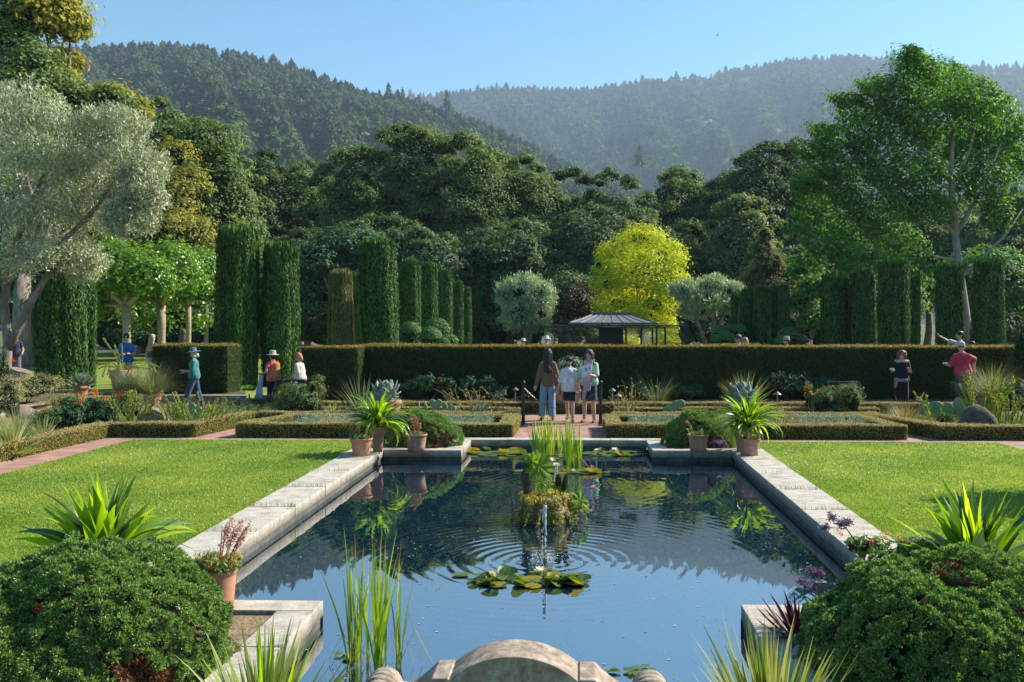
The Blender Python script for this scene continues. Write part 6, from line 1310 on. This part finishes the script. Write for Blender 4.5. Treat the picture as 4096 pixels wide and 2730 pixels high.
tufts('grass_tuft',(p[0],p[1],p[2]+h*.85),.5,.8,1100,('blade','shrubd'),'dull blue-green grass tuft in front of the tall urn',seed=3,W=.007)
q=at(538,24.9,.0); _,p,R,h=pot(0,0,.5,.22,'small shaded pot with pale succulents at the end of the hedge block',style='plain',loc=q,mat='terrad',group='terracotta pots on the left terrace')
succ((p[0],p[1],p[2]+h*.9),R,'pale succulents in the small shaded pot at the end of the hedge block',mats=('succ','agavew'),n=6,r0=.14,seed=9)
q=at(567,24.5,.0); _,p,R,h=pot(0,0,.36,.3,'dark pot holding the small tree-like aeonium',style='plain',loc=q,mat='terrad',group='terracotta pots on the left terrace')
g=G(); 
root=tag(empty('aeonium_plant',(p[0]+.1,p[1]-.1,0)),'small tree-like aeonium with a single green stem','succulent'); G().tube([(0,0,0),(.01,0,.2),(0,0,.42)],[.02,.02,.025],7).build('stem',M['succ'],root)
rg=np.random.default_rng(3)
for i in range(7): a=i*2.4; rosette(g,(math.cos(a)*.16*(i/7)**.5,math.sin(a)*.16*(i/7)**.5,.5+rg.normal()*.02),.15,20,rg,0,.8,.4)
g.build('rosette',M['lime'],root)
# blue-grey grasses and leafy plants of the left bed
tufts('grass_tuft',at(38,16.6,.02),.35,.85,420,('blade','straw'),'tall blue-grey grass tuft at the far left of the bed',seed=5,W=.012,lean=(.02,.7),spread=.3)
def bigbush(px,d,w,h,mat,lab,seed=0,L=.05,W=.025,n=3500,flow=None,dy=.35,z=.02,cat='bush',lobes=8,m2=None): return bush('leafy_bush',at(px,d,z),(w/2,dy,h),n,mat,lab,cat=cat,seed=seed,L=L,W=W,flow=flow,lobes=lobes,mats2=m2)
bigbush(175,18.9,.85,.55,'shrubd','dark green bush with orange flower heads above it, left part of the left bed',1,flow=(4,'orange',.05,.1))
bigbush(225,19.2,.75,.6,'shrubd','dark green bush in the left bed just behind the box hedge corner',2,flow=(3,'orange',.05,.12))
bigbush(120,18.7,.7,.45,'shrub','grey-green bush left of the dark bushes in the left bed',3,flow=(2,'orange',.05,.1))
bigbush(60,24.0,2.6,.55,'straw','dry straw-coloured planting with tiny orange flowers at the foot of the olive',4,L=.06,W=.012,n=6000,flow=(8,'orange',.022,.1),dy=1.0,z=.2)
bigbush(150,22.6,2.0,.3,'straw','low dry ground planting with orange flowers before the broad dark column',5,L=.06,W=.014,n=4500,flow=(8,'orange',.025,.1),dy=.7,z=.1)
bigbush(12,20.5,.9,.8,'straw','pale dry shrub at the very left edge',6,L=.05,W=.015,n=3000)
bigbush(10,24.2,.4,1.15,'shrub','slender green plant with red flower heads at the left edge beside the olive trunk',7,L=.06,W=.02,n=500,dy=.2,flow=(3,'red',.06,-.05))
bigbush(300,20.6,.5,.55,'shrub','small leafy plant with an orange flower spike before the tall urn',8,flow=(2,'orange',.07,.12))
bigbush(545,21.2,1.2,.2,'shrub','low green planting at the right end of the left bed',9,n=1800)
rg=np.random.default_rng(14)
def euph_fan(px,d,n,hh,lab,seed,spread=.5,z=.03,per=60):
    rg=np.random.default_rng(seed); sp=[]
    for i in range(n):
        a=rg.uniform(-1,1); L=hh*rg.uniform(.6,1.05); b=(a*spread*.4,rg.normal()*.12,0); sp.append([b,(b[0]+a*.12,b[1],L*.45),(b[0]+a*.3+rg.normal()*.05,b[1],L*.8),(b[0]+a*.38+rg.normal()*.08,b[1],L)])
    return snake(at(px,d,z),sp,lab,seed=seed,r=.028,per=per)
euph_fan(300,19.3,24,.86,'yellow-green snaking euphorbia left of the brown rock',1,.7)
euph_fan(440,19.5,24,.8,'yellow-green snaking euphorbia right of the brown rock',2,1.1)
euph_fan(470,20.0,9,.5,'finer yellow-green euphorbia near the bend of the left box hedge',3,.8)
euph_fan(2255,20.6,24,1.15,'tall yellow-green snaking euphorbia behind the dark rock',4,.9)
euph_fan(2305,20.2,18,.8,'sprawling yellow-green euphorbia right of the dark rock',5,1.0)
euph_fan(2150,20.9,5,.7,'two upright yellow-green euphorbia stems left of the dark rock',6,.3)
def rock(px,d,w,hh,lab,mat,seed,dy=.6):
    g=G(); g.ball((0,0,0),(w/2,w*.35,hh),18,12,0,.09,seed=seed); o=g.build('rock',M[mat],smooth=False); o.location=at(px,d,.0); bm_=o.modifiers.new('s','SUBSURF'); bm_.levels=1; bm_.render_levels=1; return tag(o,lab,'rock')
rock(352,19.6,.8,.52,'reddish brown pointed rock in the left bed behind the box hedge','rock',2)
rock(2247,19.6,.92,.52,'big dark boulder in the right rock bed','rockd',5)
rock(1994,20.9,.4,.1,'small flat rock at the start of the right rock bed','rock',6)
rock(40,22.3,1.1,.35,'pale rock at the far left of the bed','rock',7)
# cacti
def prickly(px,d,pads,lab,z=.02,seed=0,cat='cactus'):
    root=tag(empty('prickly_pear',at(px,d,z)),lab,cat); 
    for (dx,dz,w_,h_,tl) in pads:
        g=G(); g.ball((0,0,0),(w_/2,.03,h_/2),16,10,0,.02,seed=seed); o=g.build('pad',M['cactus'],root,smooth=True); o.location=(dx,tl*.1,dz); o.rotation_euler=(0,tl,tl*.8)
    return root
root=tag(empty('heart_cactus',at(1001,21.6,.02)),'heart-shaped cactus pad standing in the bed left of the path','cactus')
hp=[]
for i in range(40):
    t=2*PI*i/40; x=16*math.sin(t)**3; z=13*math.cos(t)-5*math.cos(2*t)-2*math.cos(3*t)-math.cos(4*t); hp.append((x/16*.15,z/17*.175+.38))
g=G(); m=len(hp)
rings=[(.0,.02),(.55,.035),(.85,.025),(1.0,.0)]
v=[];c_=(0,.36)
for s in (-1,1):
    for (k,y) in ((.35,.034),(.7,.03),(.92,.018),(1.0,.004)):
        for (x,z) in hp: v.append((c_[0]+(x-c_[0])*k,s*y,c_[1]+(z-c_[1])*k))
f=[]
for s in (0,1):
    o=s*4*m
    for r_ in range(3):
        for i in range(m): q=(o+r_*m+i,o+r_*m+(i+1)%m,o+(r_+1)*m+(i+1)%m,o+(r_+1)*m+i); f.append(q)
    v.append((c_[0],(-1,1)[s]*.036,c_[1])); f+=[(8*m+s,o+i,o+(i+1)%m) for i in range(m)]
for i in range(m): f.append((3*m+i,3*m+(i+1)%m,7*m+(i+1)%m,7*m+i))
g.poly(v,f); g.build('pad',M['cactus'],root)
G().tube([(0,0,0),(0,0,.25)],[.04,.035],9).build('stem',M['cactus'],root)
prickly(1012,21.7,[(.1,.3,.13,.2,.2),(.22,.32,.1,.22,-.1),(.3,.25,.12,.18,.3),(.15,.2,.14,.16,0)],'small prickly pear pads right of the heart-shaped cactus',seed=1)
prickly(912,21.8,[(0,.35,.12,.22,.15),(.08,.33,.1,.2,.3)],'pair of narrow cactus pads left of the heart-shaped cactus',seed=2)
prickly(976,21.7,[(0,.33,.04,.24,0),(-.13,.34,.03,.2,0),(0.02,.3,.09,.2,0)],'slim upright cactus stems just left of the heart-shaped cactus',seed=3)
prickly(2150,21.6,[(-.25,.3,.26,.36,.05),(.0,.28,.4,.36,.0),(.28,.26,.3,.34,.1),(.52,.34,.24,.42,-.2),(.62,.2,.3,.34,.2),(-.1,.15,.3,.3,.3)],'row of broad prickly pear pads behind the rock bed on the right',seed=4)
prickly(425,20.9,[(0,.3,.2,.3,.2),(-.2,.28,.2,.28,0),(.15,.34,.2,.28,.1),(.3,.25,.2,.3,0)],'prickly pear pads in shade below the person in the teal shirt',seed=5)
prickly(1540,21.8,[(0,.28,.2,.24,0),(.13,.34,.2,.24,.2),(-.1,.22,.15,.2,.3),(.25,.38,.2,.2,.1)],'small prickly pear above the far right juniper',seed=6)
prickly(1440,21.5,[(0,.24,.05,.2,0),(.03,.2,.04,.18,0)],'slim cactus beside the twiggy plant right of the path',seed=7)
# dry twiggy plants
def twigs(px,d,w,h,n,lab,seed):
    rg=np.random.default_rng(seed); root=tag(empty('twiggy_plant',at(px,d,.02)),lab,'plant'); g=G(); f=G()
    for i in range(n):
        P=[np.array([rg.normal()*.05,rg.normal()*.05,0])]; dr=np.array([rg.normal()*.5*w,rg.normal()*.1,h])
        for k in range(5): P.append(P[-1]+dr*.2*rg.uniform(.6,1.3)+rg.normal(size=3)*.04)
        g.tube(P,[.014,.012,.009,.008,.006,.005],5)
        for k in (2,3,4):
            e=P[k]+rg.normal(size=3)*np.array([.12,.05,.08])+np.array([0,0,.05]); g.tube([P[k],e],[.004,.002],4); leaves(f,e+rg.normal(size=(7,3))*.012,unit(7,rg),.03,.016,rg)
    g.build('stem',M['straw'],root); f.build('foliage',M['creepo'],root); return root  # the leafy pieces here are buds at the twig ends
twigs(1088,21.9,1.0,.72,24,'bare cream-coloured twiggy plant left of the iron post',1); twigs(1132,21.7,.4,.35,6,'smaller bare twiggy plant beside the left path light',4)
twigs(1443,21.8,.8,.72,20,'bare cream-coloured twiggy plant right of the central path',2)
# loop fillings: grey-green rows
def filling(x0,x1,y0,y1,n,mat,lab,h=.14,seed=0,L=.035,W=.008):
    rg=np.random.default_rng(seed); m=int(n); c=np.stack([rg.uniform(x0,x1,m),rg.uniform(y0,y1,m),np.full(m,.02)],1); k=np.repeat(np.arange(m),26); t=rg.random((len(k),1)); hh=h*rg.uniform(.6,1.3,m)[k][:,None]
    g=G(); off=rg.normal(size=(len(k),3))*np.array([.035,.035,0]); leaves(g,c[k]+off*t+np.array([0,0,1])*t*hh,unit(len(k),rg),L,W,rg,dirs=np.array([0,0,1.])+unit(len(k),rg)*.8)
    return tag(g.build('ground_cover',M[mat]),lab,'ground cover',kind='stuff')
filling(-5.9,-4.4,18.95,20.1,520,'bluegr','grey-green low planting in the left part of the left hedge loop',h=.31)
filling(-3.6,-1.8,18.95,20.1,520,'bluegr','grey-green low planting in the right part of the left hedge loop',h=.31,seed=1)
filling(1.05,3.2,18.95,20.1,620,'bluegr','grey-green low planting in the left part of the right hedge loop',h=.31,seed=2)
filling(4.3,5.9,18.95,20.1,520,'bluegr','grey-green low planting in the right part of the right hedge loop',h=.31,seed=3)
filling(7.2,12,18.9,22.8,1500,'shrub','low mixed planting of the right rock bed',h=.2,seed=4)
filling(-9.3,-7.6,18.9,24.5,900,'shrub','low mixed planting at the end of the left bed',h=.22,seed=5)
filling(-13.2,-9.8,15,24.5,1500,'straw','low dry mixed planting covering the left bed',h=.2,seed=6)
filling(-12.5,-9.8,14,21,900,'shrub','low green ground cover of the left bed',h=.2,seed=7)
for px,lab in ((790,'reddish grass patch in the left hedge loop behind the strap-leaved plant'),(1790,'reddish grass patch in the right hedge loop')):
    tufts('red_grass',at(px,19.5,.02),.55,.42,500,('redgr','straw'),lab,seed=px,W=.01,spread=.9,lean=(0,.5))
# shrubs before the signs
bigbush(683,21.9,1.05,.62,'shrub','bushy grey-green shrub in front of the left plaque',20,n=7000,L=.06,W=.018,lobes=12,dy=.4)
bigbush(727,22.0,.3,.85,'shrub','tall shoot at the right end of the shrub before the left plaque',21,n=1200,L=.06,W=.018)
bigbush(1945,22.0,.75,.6,'shrub','dense grey-green shrub in front of the right plaque',22,n=5000,L=.05,W=.016,lobes=10)
bigbush(1895,22.0,.75,.55,'shrub','flowering shrub with orange blooms left of the right plaque',23,n=4000,L=.05,W=.016,flow=(5,'orange',.045,.02))
bigbush(1858,22.0,.15,.65,'shrub','slender stem with an orange flower spike at the left of the right shrubs',24,n=300,L=.06,W=.02,flow=(3,'orange',.06,-.05),dy=.1)
# shaded plants at the foot of the long hedge
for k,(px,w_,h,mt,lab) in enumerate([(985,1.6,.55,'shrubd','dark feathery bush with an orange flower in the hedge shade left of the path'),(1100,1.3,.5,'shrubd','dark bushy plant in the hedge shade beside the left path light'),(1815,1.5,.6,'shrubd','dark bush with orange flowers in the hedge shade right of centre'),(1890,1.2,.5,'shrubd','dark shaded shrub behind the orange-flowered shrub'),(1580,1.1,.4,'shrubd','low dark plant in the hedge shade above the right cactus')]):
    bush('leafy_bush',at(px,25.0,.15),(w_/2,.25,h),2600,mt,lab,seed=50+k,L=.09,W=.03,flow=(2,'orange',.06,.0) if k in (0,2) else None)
tufts('grass_tuft',at(1510,24.6,.2),.5,1.0,260,('shrubd','blade'),'arching dark grass tuft leaning left in the shade of the hedge',seed=8,W=.012,lean=(.3,1.0))
# right grass bowl
_,p,R,h=pot(0,0,.85,.34,'large shallow terracotta bowl under the wispy grass on the right',style='bowl',loc=at(2290,22.2,.18),group='wide terracotta bowls')
tufts('grass_tuft',(p[0]-.1,p[1],p[2]+h*.85),.5,.95,1100,('blade','straw','blade'),'big wispy grey-green grass tuft in the shallow bowl at the right edge',seed=6,W=.009,lean=(.02,1.25))
tufts('grass_tuft',at(2080,21.3,.03),.4,.62,380,('straw','redgr','blade'),'dry straw-like grass tuft below the person in black',seed=7,W=.008,lean=(.02,1.2))
agave(at(2165,19.9,.03),.26,26,'small dark-leaved rosette with pale edges beside the dark boulder',seed=7,mats=('maroon',),wide=.2)
bigbush(2175,20.2,.4,.25,'lime','bright yellow-green mound of leaves beside the dark boulder',30,n=1200)
bigbush(2330,21.8,.8,.75,'shrubd','dark bush at the right edge behind the boulder',31,n=3500)
bigbush(2350,23.6,.5,1.9,'hedge','narrow clipped shrub at the extreme right edge',32,n=3500,dy=.4)
# ------------------------------------------------------------------ posts, chain, path lights, plaques
def post(px,label):
    q=gp(px,975.4,0); root=tag(empty('chain_post',q),label,'post','iron posts holding the chain'); d=dep(*q[:2])
    g=G(); g.lathe([(.055,0),(.055,.02),(.04,.03),(.037,.86),(.045,.865),(.045,.885),(.03,.89)],n=18); g.build('shaft',M['metal'],root,smooth=False)
    G().ball((0,0,.935),.052,14,10).build('finial',M['metal'],root,smooth=True); return q
a=post(1202.5,'black iron post left of the three visitors'); b=post(1380,'black iron post right of the three visitors')
g=G(); A_=np.array([a[0],a[1],.84]); B_=np.array([b[0],b[1],.84]); n=62; prev=None
for i in range(n+1):
    t=i/n; p=A_+(B_-A_)*t; p[2]-=.52*(1-(2*t-1)**2)*.95; 
    if prev is not None:
        dd=p-prev; dd/=np.linalg.norm(dd); q=np.cross(dd,[0,1.,0]) if i%2 else np.array([0,1.,0]); c=(p+prev)/2; l=np.linalg.norm(p-prev)*.62
        pts=[c+dd*l*math.cos(w_)+q*.011*math.sin(w_) for w_ in np.linspace(0,2*PI,9)]; g.tube(pts,.0045,4,cap=False)
    prev=p
tag(g.build('chain',M['lampm']),'steel chain hanging between the two iron posts','chain')
def lamp(px,py0,py1,d,z,label):
    root=tag(empty('path_light',at(px,d,z)),label,'path light','mushroom path lights'); h=zat(py0,d)-z; w=.095
    G().lathe([(.014,0),(.014,h-.06)],n=8).build('stem',M['terrad'] if False else M['wood'],root)
    g=G(); g.lathe([(.02,h-.1),(.022,h-.07),(w,h-.065),(w*1.02,h-.058),(w*.55,h-.02),(w*.3,h-.012),(.02,h)],n=18); g.build('lamp_shade',M['lampm'],root)
lamp(1156.3,897,974,21.5,0,'pale path light left of the iron posts beside the twiggy plant'); lamp(1184,891,0,24.2,0,'dark path light just left of the left iron post in the hedge shade')
lamp(1407,893,0,24.2,0,'dark path light right of the iron posts in the hedge shade'); lamp(1420,905,0,21.3,0,'pale path light right of the iron posts beside the twiggy plant')
lamp(1786,901,0,21.3,0,'path light right of the far right strap-leaved plant'); lamp(317,842,0,26.5,TZ,'thin path light behind the grey grass tufts on the left')
def plaque(px,d,w,hh,ztop,label,seed=0):
    root=tag(empty('plaque_stand',at(px,d,0)),label,'sign','information plaques on stands'); g=G(); y=.16
    g.poly([(-w/2,0,ztop-hh),(w/2,0,ztop-hh),(w/2,y,ztop),(-w/2,y,ztop),(-w/2,.02,ztop-hh-.02),(w/2,.02,ztop-hh-.02),(w/2,y+.02,ztop-.02),(-w/2,y+.02,ztop-.02)],[(0,1,2,3),(4,7,6,5),(0,4,5,1),(1,5,6,2),(2,6,7,3),(3,7,4,0)])
    g.build('sign_plate',M['sign'],root); s=G(); s.tube([(0,.08,0),(0,.08,ztop-hh*.6)],[.03,.03],8); s.build('stem',M['metal'],root)
    f=G(); e=.008
    for (x0,x1) in ((-w/2-.01,-w/2+.008),(w/2-.008,w/2+.01)): f.poly([(x0,-.006,ztop-hh-.004),(x1,-.006,ztop-hh-.004),(x1,y-.006,ztop+.008),(x0,y-.006,ztop+.008)],[(0,1,2,3)])
    f.poly([(-w/2,y-.012,ztop-.004),(w/2,y-.012,ztop-.004),(w/2,y,ztop+.014),(-w/2,y,ztop+.014)],[(0,1,2,3)]); f.build('sign_frame',M['lampm'],root)
plaque(664,23.2,.74,.24,.86,'tilted dark plaque in front of the two visitors on the left')
plaque(1942,23.4,.78,.25,.80,'tilted dark plaque before the hedge left of the person in black')
root=tag(empty('plant_label',at(1108,22.0,0)),'small blue-white plant label on a stake left of the iron posts','plant label'); G().box((-.15,-.005,.28),(.15,.005,.38)).build('sign_plate',M['signw'],root).rotation_euler=(-.35,0,0); G().tube([(0,0.02,0),(0,.04,.3)],[.008,.008],5).build('stem',M['metal'],root)
q=at(1307,23.9,.0); pot(0,0,1.0,.55,'large shaded terracotta tub behind the boy',style='plain',loc=q,mat='terrad',group='wide terracotta bowls')
bush('leafy_bush',(q[0],q[1],.45),(.42,.3,.7),2600,'bluegr','grey-green plant with yellow flowers in the shaded tub behind the boy',seed=66,L=.07,W=.015,flow=(6,'yellow',.03,-.1))

# ------------------------------------------------------------------ pavilion
pd=48.0; s=pd/FP
def px2(x): return at(x,pd)[0]
pc=at(1410,pd,0); root=tag(empty('glass_pavilion',pc),'low glass pavilion with a hipped lead roof behind the hedge','pavilion')
def lx(x): return at(x,pd)[0]-pc[0]
zt=zat(721.5,pd+2); ze=zat(741.5,pd); xl,xr=lx(1310),lx(1506); rl,rr_=lx(1367),lx(1449); D=4.6
g=G(); m1l,m1r=lx(1338),lx(1478); zm=ze+(zt-ze)*.42
lv=[(xl,0,ze),(xr,0,ze),(xr,D,ze),(xl,D,ze),(m1l,.85,zm),(m1r,.85,zm),(m1r,D-.85,zm),(m1l,D-.85,zm),(rl,1.9,zt),(rr_,1.9,zt),(rr_,D-1.9,zt),(rl,D-1.9,zt)]
g.poly(lv,[(0,1,5,4),(1,2,6,5),(2,3,7,6),(3,0,4,7),(4,5,9,8),(5,6,10,9),(6,7,11,10),(7,4,8,11),(8,9,10,11),(3,2,1,0)]); rf=g.build('roof',M['roof'],root)
g=G()
for i in range(1,8):
    t=i/8; A0=np.array([xl+(xr-xl)*t,0,ze]); A1=np.array([m1l+(m1r-m1l)*t,.85,zm]); A2=np.array([rl+(rr_-rl)*t,1.9,zt]); g.tube([A0,A1,A2],[.035,.035,.035],5)
for c in ((xl,m1l,rl),(xr,m1r,rr_)): g.tube([(c[0],0,ze),(c[1],.85,zm),(c[2],1.9,zt)],[.05,.05,.05],6)
g.box((rl-.15,1.7,zt-.02),(rr_+.15,D-1.7,zt+.08)); g.box((xl-.1,-.1,ze-.1),(xr+.1,D+.1,ze)); g.build('roof_seam',M['roof'],rf)
g=G(); zc1=zat(746,pd-1.5)
g.box((lx(1243),-1.6,zc1-.10),(lx(1576),4.4,zc1-.04)); 
n=84; xa,xb=lx(1243),lx(1576)
for i in range(n): x=xa+(xb-xa)*i/n; g.poly([(x,-1.62,zc1-.12),(x+(xb-xa)/n,-1.62,zc1-.12),(x+(xb-xa)/n*.5,-1.62,zc1-.24)],[(0,2,1)])
g.build('canopy',M['metal'],root)
for x in (1244,1293,1317,1321,1348,1376,1435,1469,1494,1503,1522,1560,1566,1574):
    G().box((lx(x)-.045,-1.5,-.05),(lx(x)+.045,-1.41,zc1-.13)).build('post',M['metal'],root)
for xa_,xb_ in ((1250,1290),(1295,1315),(1323,1346),(1350,1374),(1437,1467),(1471,1492),(1505,1520),(1524,1558)):
    G().box((lx(xa_),.0,.02),(lx(xb_),.02,zc1-.15)).build('glass_pane',M['glass'],root)
G().box((lx(1378),.3,.0),(lx(1433),.4,zc1-.14)).build('door',M['metal'],root)
G().box((lx(1245),-1.45,.0),(lx(1575),5,.05)).build('base',M['stone'],root)
g=G(); 
hedge('box_hedge',[at(1250,45,0)[:2],at(1600,45,0)[:2]],.6,TZ,.62,('box','boxtop'),'thin low hedge line in front of the pavilion','box hedge',GB,200,.1,.06,seed=40)
# bird
g=G(); g.ball((0,0,0),(.35,.12,.1),8,5); g.poly([(0,0,.05),(.18,0,.05),(-.1,.9,.35),(-.22,.85,.33)],[(0,1,2,3)]); g.poly([(0,0,.05),(.18,0,.05),(-.1,-.9,.35),(-.22,-.85,.33)],[(0,1,2,3)]); o=g.build('bird',M['metal']); o.location=at(1648,300,zat(82,300)); o.rotation_euler=(0,.2,.3); o.scale=(1.1,)*3; tag(o,'small dark bird high in the sky right of centre','bird')
